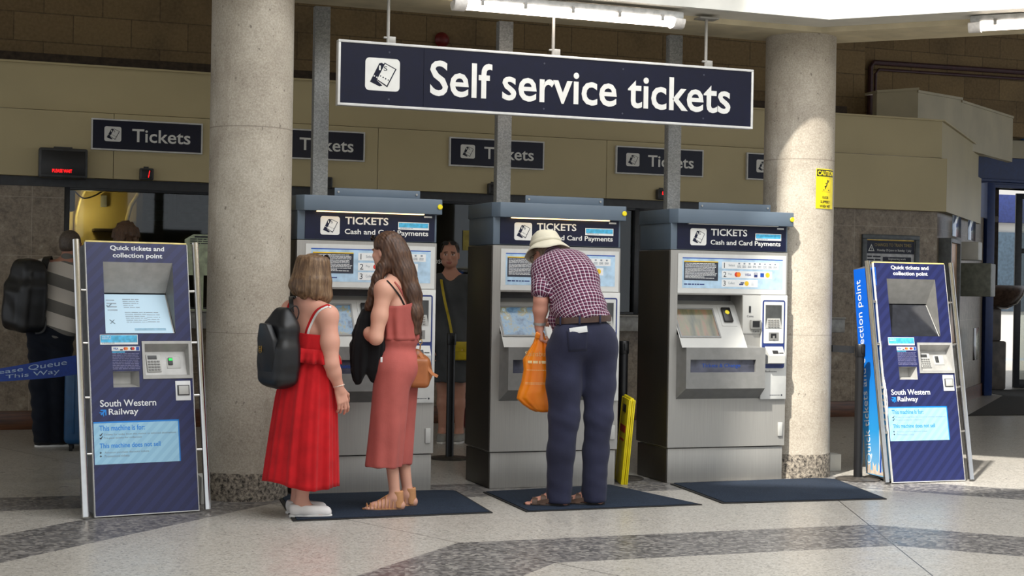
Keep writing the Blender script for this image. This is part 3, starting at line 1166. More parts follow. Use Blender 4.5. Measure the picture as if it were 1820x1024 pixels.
    pin = mb.build('pin_pad', [LIGHTGREY, DARKGREY], pp)
    mb = MB()
    for a in range(4):
        for b in range(4):
            mb.box(.355 + b * .019, .370 + b * .019, -.013, -.008, .838 + a * .017, .848 + a * .017, .002, xf=XF)
    mb.build('pin_keys', MIDGREY, pin)
    mb = MB()
    mb.box(.472, .556, -.003, .0, .852, .924, .001, 0, xf=XF)
    mb.box(.480, .508, -.012, -.003, .872, .918, .003, 1, xf=XF)
    cdr = mb.build('card_slot', [LIGHTGREY, DARKGREY], pp)
    mb = MB()
    mb.box(.483, .505, -.014, -.012, .898, .912, .001, xf=XF)
    mb.build('card_light', GREENLED, cdr)
    # ticket outlet
    mb = MB()
    a, b2, c, e = .134, .290, .740, .835
    mb.loft([[(a, 0, c), (b2, 0, c), (b2, 0, e), (a, 0, e)], [(a + .005, .07, c + .03), (b2 - .03, .07, c + .03), (b2 - .03, .07, e), (a + .005, .07, e)]])
    mb.poly([(a + .005, .07, c + .03), (b2 - .03, .07, c + .03), (b2 - .03, .07, e), (a + .005, .07, e)], (0, .001, 0))
    mb.build('ticket_outlet', KGREY, fp, smooth=0, xf=KX)
    # contactless pad
    mb = MB()
    mb.box(.507, .600, -.004, .0, .654, .772, .001, 0, xf=KX)
    mb.box(.517, .592, -.008, -.004, .684, .746, .001, 1, xf=KX)
    mb.box(.525, .585, -.012, -.008, .690, .741, .001, 2, xf=KX)
    mb.build('contactless_pad', [PAPER, DARKGREY, LIGHTGREY], fp)
    # polished side rails
    for x in (-.055, W + .055):
        mb = MB()
        mb.tube([KX @ Vector((x, .0, .0)), KX @ Vector((x, .0, Hh + .012))], .0205, 20)
        rail = mb.build('side_rail', CHROME, r)
        for z in (1.318, 1.004, .685, .358):
            mb = MB()
            q = 0 if x < 0 else W
            mb.tube([KX @ Vector((x, 0, z)), KX @ Vector((q, .012, z))], .0095, 12)
            mb.build('rail_bracket', CHROME, rail)
    return r


k1 = make_kiosk()
k1.location = (.812, 9.0, 0)
k1.rotation_euler.z = math.radians(11.2)
k1['label'] = 'navy blue ticket kiosk with chrome rails before the left column'
k2 = copy_tree(k1)
k2.location = (6.385, 9.30, 0)
k2.rotation_euler.z = 0
k2['label'] = 'navy blue ticket kiosk right of the sunlit column, azure side panel showing'
KS = simple('switched-off kiosk screen', (40, 42, 48), .2, var=.1)
for ch in k2.children:
    if ch.name.startswith('face_panel'):
        for g in ch.children:
            if g.name.startswith('screen') and not g.name.startswith('screen_recess'):
                g.material_slots[0].link = 'OBJECT'
                g.material_slots[0].material = KS
# marks on the lit screen of the first one
for ch in k1.children:
    if ch.name.startswith('face_panel'):
        for g in ch.children:
            if g.name.startswith('screen') and not g.name.startswith('screen_recess'):
                p = Vector((0, .004, 1.062))
                dd = Vector((0, .119, .253)).normalized()
                L = Vector((0, .119, .253)).length
                SX = KX @ Matrix(((1, 0, 0, 0), (0, dd.z, dd.y, p.y - .001), (0, -dd.y, dd.z, p.z), (0, 0, 0, 1)))
                mb = MB()
                print_lines(mb, .14, L * .52, .20, L * .86, 4, 0, 0, 31, .3)
                print_lines(mb, .24, L * .62, .34, L * .88, 5, 0, 0, 32, .3)
                print_lines(mb, .24, L * .24, .37, L * .54, 6, 0, 0, 33, .25)
                print_lines(mb, .37, L * .24, .45, L * .54, 5, 0, 0, 34, .25)
                rect(mb, .28, L * .07, .47, L * .13, 0, .0006, 1)
                plate(mb, [(.135, L * .70), (.147, L * .66), (.172, L * .75), (.168, L * .77), (.148, L * .69), (.140, L * .72)], 0, .0008, 2)
                plate(mb, [(.138, L * .24), (.144, L * .24), (.170, L * .34), (.164, L * .34)], 0, .0008, 2)
                plate(mb, [(.164, L * .24), (.170, L * .24), (.144, L * .34), (.138, L * .34)], 0, .0012, 2)
                mb.build('screen_print', [simple('faint grey screen print', (150, 164, 176), .5), simple('faint blue button', (150, 190, 214), .5), simple('slate screen mark', (110, 128, 142), .5)], g, smooth=0, xf=SX)
for ch in k2.children:                                       # its card light is out
    if ch.name.startswith('face_panel'):
        for g in ch.children_recursive:
            if g.name.startswith('card_light'):
                g.material_slots[0].link = 'OBJECT'
                g.material_slots[0].material = DARKGREY

# azure printed side panel of the right-hand kiosk
SIDE = NT('azure sky print')
_co = SIDE.coord('Object')
_z = SIDE.sep(_co)[2]
SIDE.set(**{'Base Color': SIDE.ramp(_z, [(.05, (120, 176, 214)), (.35, (44, 148, 214)), (.8, (16, 120, 214)), (1., (14, 96, 206))]), 'Roughness': .35})
mb = MB()
top = LEAN * Hh
prof = [(.045, .03), (.352, .035), (.568, 1.54), (top.y - .01, top.z - .02)]
mb.poly([(.004, y, z) for y, z in prof], (.006, 0, 0))
sp = mb.build('side_panel', SIDE.m, k2, smooth=0)
# write along the panel: local plane x -> up the back edge, z -> towards the front
bd = Vector((0, .216, 1.505)).normalized()
# letters run upwards, so their tops point to the back (+y): front of letters faces -x
M3 = Matrix.Identity(4)
up_l = Vector((0, 1, -bd.y / bd.z)).normalized()
for i in range(3):
    M3[i][0] = bd[i]
    M3[i][1] = Vector((1, 0, 0))[i]
    M3[i][2] = up_l[i]
M3.translation = Vector((.0038, .262, .12))
text('lettering', 'Quick tickets and collection point', (0, 0, 1.36, .085), 0, KTEXT, sp, .0, xf=M3)
mb = MB()


def side(y, z):
    return (.0038, y, z)


def shape(pts, mi, k=1):
    mb.poly([side(*p) for p in pts], (-.0006 * k, 0, 0), mi)


shape([(.178, .10), (.150, .10), (.150, .36), (.172, .70), (.180, 1.02), (.186, .70), (.196, .40)], 0)
# the white sail: mast, bowed outer rib and cross bars
rib = []
for k in range(15):
    t = k / 14
    rib.append((.165 - .075 * math.sin(PI * min(1, t * 1.02)) + .06 * t - .03, .26 + .62 * t))
for k in range(14):
    (ya, za), (yb, zb) = rib[k], rib[k + 1]
    shape([(ya, za), (yb, zb), (yb + .012, zb), (ya + .012, za)], 0, 2)
for k in range(2, 12):
    ya, za = rib[k]
    shape([(ya, za), (.178, za + .02), (.178, za + .034), (ya, za + .012)], 0, 1)
shape([(.10, .06), (.125, .06), (.125, .30), (.105, .30)], 1)
shape([(.155, .06), (.175, .06), (.175, .34), (.155, .34)], 1, 2)
for k in range(12):
    y = .055 + k * .024
    shape([(y, .04), (y + .02, .04), (y + .02, .07 + .03 * ((k * 7) % 3)), (y, .06 + .03 * ((k * 5) % 3))], 2, 1.5)
mb.build('sail_artwork', [PAPER, BLUE, simple('sandy print', (214, 190, 168), .5)], sp, smooth=0)
mb = MB()
mb.tube([(.0, .205, .78), (-.022, .213, .79), (-.022, .243, .96), (.0, .247, .97)], .011, 10)
mb.build('side_handle', BLACK, k2)
# ================================================================ signs
t = thing('hanging_sign', 'long navy hanging sign reading Self service tickets', 'sign', (2.321, 9.55, 2.515))
SW, SH = 3.012, .421
mb = MB()
for b in ((0, SW, .0, .016), (0, SW, SH - .016, SH), (0, .016, .016, SH - .016), (SW - .016, SW, .016, SH - .016)):
    mb.box(b[0], b[1], 0, .06, b[2], b[3], .002)
mb.build('sign_frame', SIGNFR, t)
mb = MB()
mb.box(.016, .572, .006, .055, .016, SH - .016)
mb.box(.574, SW - .016, .006, .055, .016, SH - .016)
sf = mb.build('sign_face', NAVY, t, smooth=0)
ticket_icon(sf, .180, .107, .411, .318, .006, SIGNW, NAVY, ext=.0012)
text('lettering', 'Self service tickets', (.617, .096, 2.832, .330), .006, SIGNW, sf, .014, ext=.002)
mb = MB()
for x in (.34, 1.42, 2.0, 2.62):
    for z in (.055, .36):
        disc(mb, x, z, .006, .006, .002, 0, 10)
mb.build('screw_caps', simple('dull screw', (60, 64, 80), .4), sf, smooth=0)
for x in (.335, 1.490, 2.645):
    mb = MB()
    mb.cyl((x, .03, SH), (x, .03, .755), .011, 14)
    rod = mb.build('hanging_rod', STEEL, t)
    mb = MB()
    mb.box(x + .004, x + .05, .02, .04, SH - .002, SH + .045, .003)
    mb.box(x - .03, x, .022, .038, SH + .03, SH + .042, .002)
    mb.build('clamp', STEEL, rod)
    mb = MB()
    mb.box(x - .075, x + .075, -.02, .08, .752, .764, .002)
    mb.build('ceiling_plate', STEEL, rod)

# five Tickets signs on the fascia
t = thing('wall_sign', 'x', 'sign', (0, 0, 0), 0, 'navy Tickets signs on the fascia')
mb = MB()
for b in ((0, 1.0, 0, .014), (0, 1.0, .272, .286), (0, .014, .014, .272), (.986, 1.0, .014, .272)):
    mb.box(b[0], b[1], -.035, 0, b[2], b[3], .002)
mb.build('sign_frame', SIGNFR, t)
mb = MB()
mb.box(.014, .986, -.030, -.004, .014, .272)
sf = mb.build('sign_face', NAVY, t, smooth=0)
ticket_icon(sf, .115, .082, .265, .217, -.030, SIGNW, NAVY)
text('lettering', 'Tickets', (.362, .085, .888, .205), -.030, SIGNW, sf, .012)
for i, (x, lab) in enumerate(((1.194, 'Tickets wall sign at the far left, above the number 1 display'),
                              (2.744, 'Tickets wall sign half covered by the left column and a steel post'),
                              (4.60, 'Tickets wall sign crossed by the middle steel post'),
                              (6.390, 'Tickets wall sign above the number 4 display'),
                              (7.905, 'Tickets wall sign mostly hidden behind the sunlit column'))):
    o = t if i == 0 else copy_tree(t)
    o.location = (x, 14.30, 2.541)
    o['label'] = lab

# displays
t = thing('message_display', 'black display box with red PLEASE WAIT lettering', 'display', (.738, 14.30, 2.262))
mb = MB()
mb.box(0, .42, -.16, -.03, 0, .27, .02, seg=3)
mb.build('case', DARKGREY, t)
mb = MB()
mb.box(.022, .398, -.164, -.158, .028, .246, .004)
f = mb.build('screen', BLACK, t)
text('lettering', 'PLEASE WAIT', (.115, .050, .285, .080), -.164, REDLED, f, .02)
mb = MB()
mb.box(.13, .29, -.10, .0, .27, .285, .003)
mb.box(.18, .24, -.06, .0, .05, .10)
mb.build('wall_mount', DARKGREY, t)

t = thing('number_display', 'x', 'display', (0, 0, 0), 0, 'counter number displays')
mb = MB()
mb.box(0, .125, -.07, 0, 0, .108, .012)
mb.build('case', DARKGREY, t)
mb = MB()
mb.box(.04, .085, -.012, .0, .106, .125, .002)
mb.build('wall_mount', DARKGREY, t)
mb = MB()
mb.box(.016, .109, -.073, -.068, .014, .094, .002)
scr = mb.build('screen', BLACK, t)
SEG = {'1': 'bc', '4': 'fgbc'}


def digit(parent, ch):
    mb = MB()
    sx = .18
    segs = {'a': (.045, .083, .08, .088), 'g': (.045, .083, .050, .057), 'b': (.078, .085, .056, .084), 'c': (.078, .085, .022, .051), 'f': (.043, .050, .056, .084)}
    for k in SEG[ch]:
        x0, x1, z0, z1 = segs[k]
        plate(mb, [(x0 + (z0 - .05) * sx, z0), (x1 + (z0 - .05) * sx, z0), (x1 + (z1 - .05) * sx, z1), (x0 + (z1 - .05) * sx, z1)], -.073, .001)
    mb.build('digit', REDLED, parent, smooth=0)


spots = ((1.626, 2.283, '1', 'small display with a red figure 1 above the first ticket window'),
         (3.30, 2.272, None, 'small dark display beside the left steel post'),
         (5.005, 2.278, None, 'small dark display beside the middle steel post'),
         (6.855, 2.290, '4', 'small display with a red figure 4 beside the right steel post'))
for i, (x, z, d, lab) in enumerate(spots):
    o = t if i == 0 else copy_tree(t)
    o.location = (x, 14.30, z)
    o['label'] = lab
for o in [q for q in COL.objects if q.name.startswith('number_display')]:
    d = [s for s in spots if s[3] == o['label']][0][2]
    if d:
        digit([c for c in o.children if c.name.startswith('screen')][0], d)

# fluorescent lamps under the soffit
t = thing('fluorescent_lamp', 'x', 'lamp', (0, 0, 0), 0, 'fluorescent battens')
mb = MB()
mb.box(0, 1.64, -.055, .055, .055, .105, .012)
mb.build('lamp_body', simple('grey batten body', (170, 172, 172), .5), t)
mb = MB()
ring0 = [(y, z) for y, z in ((-.068, .055), (-.068, .035), (-.045, .002), (-.02, -.006), (.02, -.006), (.045, .002), (.068, .035), (.068, .055))]
mb.loft([[(.07, y * .9, .01 + z * .85) for y, z in ring0], [(1.57, y * .9, .01 + z * .85) for y, z in ring0]], cap=True)
mb.build('tube_glow', TUBE, t, smooth=40)
ECAP = simple('milky end cap', (226, 222, 218), .4)
for a, b in ((-.012, .07), (1.57, 1.652)):
    mb = MB()
    e = [(y * (.8 if (a < 0) else 1), z) for y, z in ring0]
    e2 = [(y * (1 if (a < 0) else .8), z) for y, z in ring0]
    mb.loft([[(a, y, z) for y, z in e], [(b, y, z) for y, z in e2]], cap=True)
    mb.build('end_cap', ECAP, t, smooth=40)
for x in (.16, .46, .80, 1.14, 1.46):
    mb = MB()
    mb.box(x, x + .022, -.0715, .0715, .03, .072, .002)
    mb.build('ceiling_clip', simple('grey clip', (140, 138, 134), .4), t)
t.location = (3.07, 9.47, 3.172)
t['label'] = 'lit fluorescent batten above the Self service tickets sign'
o = copy_tree(t)
# along the next side of the octagon
dirv = Vector((math.cos(-PI / 4), math.sin(-PI / 4), 0))
o.location = (6.62, 8.82, 3.19)
o.rotation_euler.z = -PI / 4
o['label'] = 'lit fluorescent batten at the right edge of the picture'

# alarm bell and conduits on the block wall
t = thing('alarm_bell', 'round red alarm bell on the dim block wall', 'bell', (5.10, 16.20, 4.09))
mb = MB()
mb.lathe([(0, .02), (.080, .02), (.085, .04), (.06, .08), (.03, .095), (0, .097)], n=28)
mb.xform(Matrix.Rotation(PI / 2, 4, 'X'))
mb.build('dome', simple('dull red alarm', (120, 34, 30), .45), t)
mb = MB()
mb.cyl((0, 0, 0), (0, -.02, 0), .07, 24)
mb.build('wall_mount', DARKGREY, t)
mb = MB()
pts = [(11.5, 17.44, 3.5), (11.5, 17.44, 4.38), (11.55, 17.44, 4.44), (14.5, 17.44, 4.47)]
mb.tube(pts, .035, 10)
mb.tube([(p[0] + .08, p[1], p[2] - .09) if p[2] > 3.6 else (p[0] + .08, p[1], p[2]) for p in pts], .02, 8)
tag(mb.build('wall_conduit', simple('plum painted conduit', (74, 46, 50), .5)), 'plum coloured conduit bent across the block wall', 'conduit')
mb = MB()
mb.tube([(9.2, 16.17, 3.75), (9.8, 16.17, 3.62), (10.3, 16.17, 3.55), (10.55, 16.17, 3.42)], .018, 8)
mb.tube([(9.2, 15.93, 3.36), (9.9, 15.93, 3.42), (10.2, 15.93, 3.44)], .014, 8)
tag(mb.build('loose_cable', BLACK), 'black cables sagging along the block wall by the sunlit column', 'cable')
mb = MB()
mb.box(3.02, 3.10, 16.16, 16.20, 3.6, 5.0, .004)
tag(mb.build('wall_pipe', simple('dark brown pipe', (62, 44, 30), .6)), 'dark brown vertical pipe on the block wall behind the sign', 'pipe')

# yellow caution notice on the column
t = thing('caution_notice', 'yellow CAUTION floor slippery when wet notice on the sunlit column', 'notice', (5.955, 9.955, 1.98))
R0 = .2625
a0, a1 = math.radians(-92.5), math.radians(-50.5)
LW = R0 * (a1 - a0)


def bend(x, z, k=0.):
    a = a0 + x / R0
    return ((R0 + k) * math.cos(a), (R0 + k) * math.sin(a), z)


def bent(name, rects, m, parent, k):
    mb = MB()
    for x0, z0, x1, z1 in rects:
        n = max(2, int((x1 - x0) / .01))
        mb.loft([[bend(x0 + (x1 - x0) * i / n, z, kk) for z, kk in ((z0, k), (z1, k), (z1, k + .0006), (z0, k + .0006))] for i in range(n + 1)], cap=True)
    return mb.build(name, m, parent, smooth=30)


def bend_obj(o, k):
    for v in o.data.vertices:
        x, y, z = v.co
        v.co = Vector(bend(x, z, k - y))
    return o


cs = bent('sheet', [(0, 0, LW, .292)], YELLOW, t, .0005)
bent('black_heading', [(.006, .236, LW - .004, .286)], BLACK, cs, .0012)
bend_obj(text('lettering', 'CAUTION', (.012, .243, LW - .008, .278), 0, YELLOW, cs, .02), .0018)
for s, x0, x1, z in (('FLOOR', .058, .122, .072), ('SLIPPERY', .040, .140, .040), ('WHEN WET', .034, .146, .008)):
    bend_obj(text('lettering', s, (x0, z, x1, z + .020), 0, BLACK, cs, .012), .0012)
mb = MB()
disc(mb, .112, .205, .007, 0)
for a, b, w in (((.109, .196), (.097, .168), .008), ((.097, .168), (.078, .160), .006), ((.097, .168), (.082, .145), .006), ((.106, .190), (.084, .186), .004), ((.108, .192), (.124, .200), .004), ((.124, .200), (.128, .214), .004)):
    d = Vector((b[0] - a[0], b[1] - a[1])).normalized()
    p = Vector((-d.y, d.x)) * w / 2
    plate(mb, [(a[0] + p.x, a[1] + p.y), (a[0] - p.x, a[1] - p.y), (b[0] - p.x, b[1] - p.y), (b[0] + p.x, b[1] + p.y)], 0)
rect(mb, .066, .134, .13, .140, 0)
bend_obj(mb.build('slipping_figure', BLACK, cs, smooth=0), .0012)
bent('figure_frame', [(.052, .124, .146, .126), (.052, .226, .146, .228), (.052, .126, .054, .226), (.144, .126, .146, .226)], simple('thin ochre line', (190, 160, 20), .5), cs, .0012)

# timetable-change poster on the wall at right
t = thing('framed_poster', 'grey framed poster headed Changes to train times behind the right kiosk', 'poster', (9.43, YW, 1.18))
mb = MB()
for b in ((0, .74, 0, .05), (0, .74, .78, .83), (0, .055, .05, .78), (.685, .74, .05, .78)):
    mb.box(b[0], b[1], -.035, 0, b[2], b[3], .006)
mb.build('frame', simple('grey poster frame', (88, 94, 98), .4), t)
mb = MB()
rect(mb, .055, .05, .685, .78, -.006, .002, 0)
rect(mb, .06, .62, .68, .765, -.008, .001, 1)
rect(mb, .06, .765, .68, .775, -.008, .001, 2)
rect(mb, .275, .535, .645, .585, -.008, .001, 1)
print_lines(mb, .075, .10, .25, .595, 14, -.008, 3, 41, .5)
print_lines(mb, .275, .10, .64, .52, 14, -.008, 4, 42, .3)
ps = mb.build('poster_sheet', [simple('grey white poster', (188, 190, 194), .4), NAVY, GOLDY, INK, INKG], t, smooth=0)
text('lettering', 'CHANGES TO TRAIN TIMES', (.165, .700, .645, .735), -.009, simple('dull gold lettering', (150, 134, 84), .5), ps, .01)
text('lettering', 'Monday 25 June to Sunday 1 July', (.20, .640, .645, .672), -.009, PAPER, ps, .006)
text('lettering', 'Engineering work', (.35, .548, .575, .575), -.009, PAPER, ps)
mb = MB()
tri = [(.085, .645), (.165, .645), (.125, .725)]
tri2 = [(.098, .653), (.152, .653), (.125, .707)]
plate(mb, tri, -.009, .001, 0)
plate(mb, tri2, -.010, .0006, 1)
rect(mb, .122, .668, .128, .692, -.0106, .0006, 0)
rect(mb, .122, .658, .128, .663, -.0106, .0006, 0)
mb.build('warning_triangle', [PAPER, NAVY], ps, smooth=0)

# ================================================================ floor things
MATM = NT('navy ribbed mat')
_co = MATM.coord('Object')
_v = MATM.noise(_co, 140, 3, .7)
MATM.set(**{'Base Color': MATM.mix(.25, MATM.ramp(_v, [(.35, (24, 31, 42)), (.7, (48, 60, 78))]), MATM.ramp(MATM.noise(_co, 3, 3), [(.3, (28, 36, 48)), (.7, (52, 62, 76))])), 'Roughness': .9, 'Specular IOR Level': .2})
MATM.bump(_v, .5, .004)
for pts, lab in (([(1.875, 8.62), (3.105, 8.655), (3.19, 9.62), (3.10, 9.675), (2.00, 9.68)], 'navy floor mat under the two women'),
                 ([(3.315, 8.64), (4.52, 8.66), (4.335, 9.68), (3.345, 9.53)], 'navy floor mat under the man in sandals'),
                 ([(4.675, 8.68), (5.865, 8.61), (6.10, 9.60), (5.98, 9.68), (4.775, 9.64)], 'empty navy floor mat before the unused ticket machine')):
    c = Vector((sum(p[0] for p in pts) / len(pts), sum(p[1] for p in pts) / len(pts), 0))
    t = thing('floor_mat', lab, 'mat', c, 0, 'navy floor mats')
    loc = [Vector((p[0], p[1], 0)) - c for p in pts]
    mb = MB()
    mb.poly([p + Vector((0, 0, .001)) for p in loc], (0, 0, .005), 0, .0015)
    mb.build('rubber_edge', RUBBER, t)
    mb = MB()
    mb.poly([p * .965 + Vector((0, 0, .006)) for p in loc], (0, 0, .004), 0, .001)
    mb.build('carpet_top', MATM.m, t)

t = thing('queue_post', 'x', 'queue post', (0, 0, 0), 0, 'black queue barrier posts')
mb = MB()
mb.lathe([(0, .0), (.160, .0), (.162, .006), (.155, .0105), (.05, .0112), (.035, .02), (0, .02)], n=40)
mb.build('base', simple('scuffed dark base', (64, 60, 56), .5, var=.25), t)
mb = MB()
mb.lathe([(0, .012), (.032, .012), (.032, .90), (0, .90)], n=28)
mb.build('pole', BLACK, t)
mb = MB()
mb.lathe([(0, .90), (.036, .90), (.038, .905), (.038, .985), (.034, .992), (0, .992)], n=28)
mb.box(-.012, .012, -.045, -.03, .925, .975, .002)
mb.build('belt_head', BLACK, t)
for i, (x, y, lab) in enumerate(((3.735, 11.45, 'black queue post between the women\'s machine and the grey dressed woman'),
                                 (4.565, 10.0, 'black queue post behind the yellow folded floor sign'),
                                 (6.268, 9.575, 'black queue post in front of the right kiosk\'s azure side'),
                                 (1.18, 10.25, 'black queue post behind the left kiosk, holding the blue belt'))):
    o = t if i == 0 else copy_tree(t)
    o.location = (x, y, 0)
    o['label'] = lab

# blue belt sagging to the left
BELT = simple('blue woven belt', (14, 52, 132), .6, var=.06, scale=60)
mb = MB()
N = 28
rings = []
lower = []
for i in range(N + 1):
    s = i / N
    x = -.35 + s * 1.50
    z = .69 + .185 * s ** 1.5
    y = 10.35 - .14 * s
    w = .022 + .040 * min(1, max(0, (s - .22) / .45))
    tw = math.radians(68) * max(0, 1 - s / .45)
    up = Vector((0, math.sin(tw) * .9, math.cos(tw))) * w
    c = Vector((x, y, z))
    rings.append([c - up, c + up, c + up + Vector((0, .002, 0)), c - up + Vector((0, .002, 0))])
mb.loft(rings, cap=True)
belt = mb.build('queue_belt', BELT)
tag(belt, 'blue belt printed Please Queue This Way, sagging left of the kiosk', 'belt')


def on_belt(o):
    for v in o.data.vertices:
        s, dy, h = v.co.x, v.co.y, v.co.z
        i = max(0, min(N - 1, int(s * N)))
        f = s * N - i
        lo = rings[i][0].lerp(rings[i + 1][0], f)
        hi = rings[i][1].lerp(rings[i + 1][1], f)
        v.co = lo.lerp(hi, h) + Vector((0, dy, 0))
    return o


on_belt(text('lettering', 'Please Queue', (.40, .53, .72, .88), -.001, simple('pale belt lettering', (150, 170, 196), .6), belt, .0))
on_belt(text('lettering', 'This Way', (.47, .12, .69, .45), -.001, bpy.data.materials['pale belt lettering'], belt, .0))
mb = MB()
mb.poly([rings[24][1] + Vector((0, -.003, -.03)), rings[25][1] + Vector((0, -.003, -.035)), rings[25][1] + Vector((0.02, -.003, 0)), rings[24][1] + Vector((.01, -.003, 0))], (0, .002, 0))
mb.build('orange_mark', ORANGE, belt, smooth=0)
# short black belt from the right post to the column
mb = MB()
mb.box(6.19, 6.235, 9.60, 9.603, .925, .975)
mb.poly([(6.232, 9.60, .925), (6.232, 9.60, .975), (5.95, 10.6, .975), (5.95, 10.6, .925)], (.003, .001, 0))
tag(mb.build('queue_belt', simple('black woven belt', (24, 26, 30), .7), smooth=0), 'black belt running from the right queue post behind the column', 'belt')
mb = MB()
mb.poly([(4.555, 10.016, .925), (4.555, 10.016, .975), (4.9, 11.9, .975), (4.9, 11.9, .925)], (.003, .001, 0))
tag(mb.build('queue_belt', bpy.data.materials['black woven belt'], smooth=0), 'black belt leading back from the queue post by the yellow sign', 'belt')

# folded yellow floor sign leaning on the middle machine
t = thing('floor_sign', 'yellow folded wet floor sign leaning beside the middle ticket machine', 'floor sign', (4.463, 9.82, 0), math.radians(-13))
tiltm = Matrix.Rotation(math.radians(4.2), 4, 'Y') @ Matrix.Rotation(math.radians(2), 4, 'X')
for k, (dx, nm) in enumerate(((0, 'front_board'), (.026, 'rear_board'))):
    mb = MB()
    mb.box(dx - .009, dx + .009, -.13, .13, .0, .60, .005)
    mb.box(dx - .011, dx + .011, -.13, -.105, .0, .60, .004)
    mb.box(dx - .011, dx + .011, .105, .13, .0, .60, .004)
    mb.xform(tiltm)
    bd_ = mb.build(nm, YELLOW, t)
    if k == 0:
        mb = MB()
        mb.box(dx - .012, dx - .008, -.05, .05, .50, .555, .003)
        mb.xform(tiltm)
        mb.build('grip_hole', BLACK, bd_)
        mb = MB()
        mb.box(dx - .0105, dx - .0085, -.09, .09, .36, .41)
        mb.box(dx - .0105, dx - .0085, -.07, .07, .30, .315)
        mb.xform(tiltm)
        mb.build('red_print', REDP, bd_, smooth=0)
mb = MB()
mb.cyl((.013, -.12, .6), (.013, .12, .6), .014, 14)
mb.xform(tiltm)
mb.build('hinge', YELLOW, t)

# suitcases
def suitcase(loc, m, lab, w, h, d, rz):
    t = thing('suitcase', lab, 'suitcase', loc, rz, None)
    mb = MB()
    mb.box(-w / 2, w / 2, -d / 2, d / 2, .055, h, .045, seg=4)
    sh = mb.build('shell', m, t)
    mb = MB()
    for k in range(5):
        x = -w * .32 + k * w * .16
        mb.box(x - .008, x + .008, -d / 2 - .006, -d / 2 + .01, .14, h - .1, .004)
    mb.build('rib', m, sh)
    for sx in (-1, 1):
        for sy in (-1, 1):
            mb = MB()
            x, y = sx * (w / 2 - .055), sy * (d / 2 - .05)
            mb.cyl((x - .013, y, .028), (x + .013, y, .028), .028, 18)
            mb.box(x - .018, x + .018, y - .018, y + .018, .045, .075, .004)
            mb.build('wheel', RUBBER, t)
    mb = MB()
    mb.tube([(-.09, d / 2 - .03, h - .02), (-.09, d / 2 - .03, h + .03), (.09, d / 2 - .03, h + .03), (.09, d / 2 - .03, h - .02)], .010, 10)
    mb.build('handle', BLACK, t)
    return t


suitcase((1.10, 12.62, 0), simple('teal blue shell', (20, 70, 112), .4, var=.06), 'blue hard-shell suitcase standing by the man in the striped shirt', .42, .72, .28, math.radians(-8))
suitcase((4.60, 13.0, 0), simple('dark red shell', (112, 18, 26), .45, var=.06), 'dark red suitcase behind the woman in the grey dress', .40, .62, .26, 0)

# white boxed supplies at the feet of the kiosks
for loc, w, lab in (((6.30, 10.15, 0), .26, 'low white box on the floor between the sunlit column and kiosk'),
                    ((1.50, 9.50, 0), .055, 'narrow white box on the floor behind the left kiosk\'s rail')):
    mb = MB()
    mb.box(-w / 2, w / 2, -.10, .10, 0, .13 if w > .1 else .17, .006)
    o = mb.build('power_box', WHITEP, loc=loc)
    tag(o, lab, 'box', 'white floor boxes')

# counter card in the first window and a small holder further along
mb = MB()
mb.poly([(2.05, 14.30, 1.42), (2.38, 14.30, 1.42), (2.38, 14.30, 1.75), (2.30, 14.30, 1.80), (2.13, 14.30, 1.80), (2.05, 14.30, 1.75)], (0, .004, 0))
mb.box(2.2, 2.23, 14.305, 14.33, 1.095, 1.5)
mb.box(2.1, 2.33, 14.22, 14.38, 1.095, 1.105)
o = mb.build('counter_card', simple('pale green card', (196, 208, 178), .6), smooth=0)
tag(o, 'pale green notice card on a stand at the first ticket window', 'notice')
mb = MB()
print_lines(mb, 2.10, 1.70, 2.33, 1.76, 3, 14.2995, 0, 51, .4)
rect(mb, 2.14, 1.77, 2.29, 1.785, 14.2995, .001, 0)
mb.build('print', INK, o, smooth=0)
mb = MB()
mb.poly([(6.02, 14.2, 1.095), (6.10, 14.2, 1.095), (6.085, 14.26, 1.20), (6.0, 14.26, 1.20)], (0, .03, 0), 0, .003)
tag(mb.build('leaflet_holder', simple('buff card', (196, 178, 140), .6)), 'buff leaflet holder on the grey counter beyond the middle machine', 'holder')
# yellow notice stuck to the glass behind the grey dressed woman
mb = MB()
mb.box(4.83, 5.03, YW + .070, YW + .074, 1.72, 1.92)
o = tag(mb.build('window_notice', simple('dull yellow notice', (150, 136, 60), .6), smooth=0), 'dull yellow notice inside the dark ticket window', 'notice')

# ================================================================ inside the lit booth
mb = MB()
mb.box(1.36, 1.66, 15.72, 16.0, 1.845, 1.875, .004)
tag(mb.build('booth_shelf', simple('dark shelf', (66, 56, 44), .5)), 'dark shelf on the ochre booth wall', 'shelf')
PIPE = simple('cream painted pipe', (204, 186, 118), .4)
for pts, lab in (([(1.20, 15.96, 1.0), (1.20, 15.96, 2.0), (1.24, 15.9, 2.18), (1.32, 15.85, 2.35)], 'thin cream pipe at the left of the booth wall'),
                 ([(1.70, 15.93, .9), (1.70, 15.93, 1.98), (1.73, 15.9, 2.12), (1.80, 15.86, 2.24), (1.82, 15.84, 2.355)], 'thick cream pipe bending to the booth ceiling')):
    mb = MB()
    mb.tube(pts, .014 if 'thin' in lab else .022, 12)
    tag(mb.build('booth_pipe', PIPE, smooth=60), lab, 'pipe', 'cream pipes in the booth')
mb = MB()
mb.box(1.62, 1.92, 15.0, 15.25, 2.345, 2.36)
tag(mb.build('ceiling_panel_light', glow('lit ceiling panel', (255, 246, 226), 1.6), smooth=0), 'lit panel in the booth ceiling', 'lamp')
mb = MB()
mb.box(1.44, 1.50, 15.95, 16.0, 2.10, 2.22, .006)
tag(mb.build('wall_mount_speaker', MIDGREY), 'small grey box high on the ochre booth wall', 'speaker')
t = thing('booth_monitor', 'black monitor hung at the top left of the first window', 'monitor', (0, 0, 0))
mb = MB()
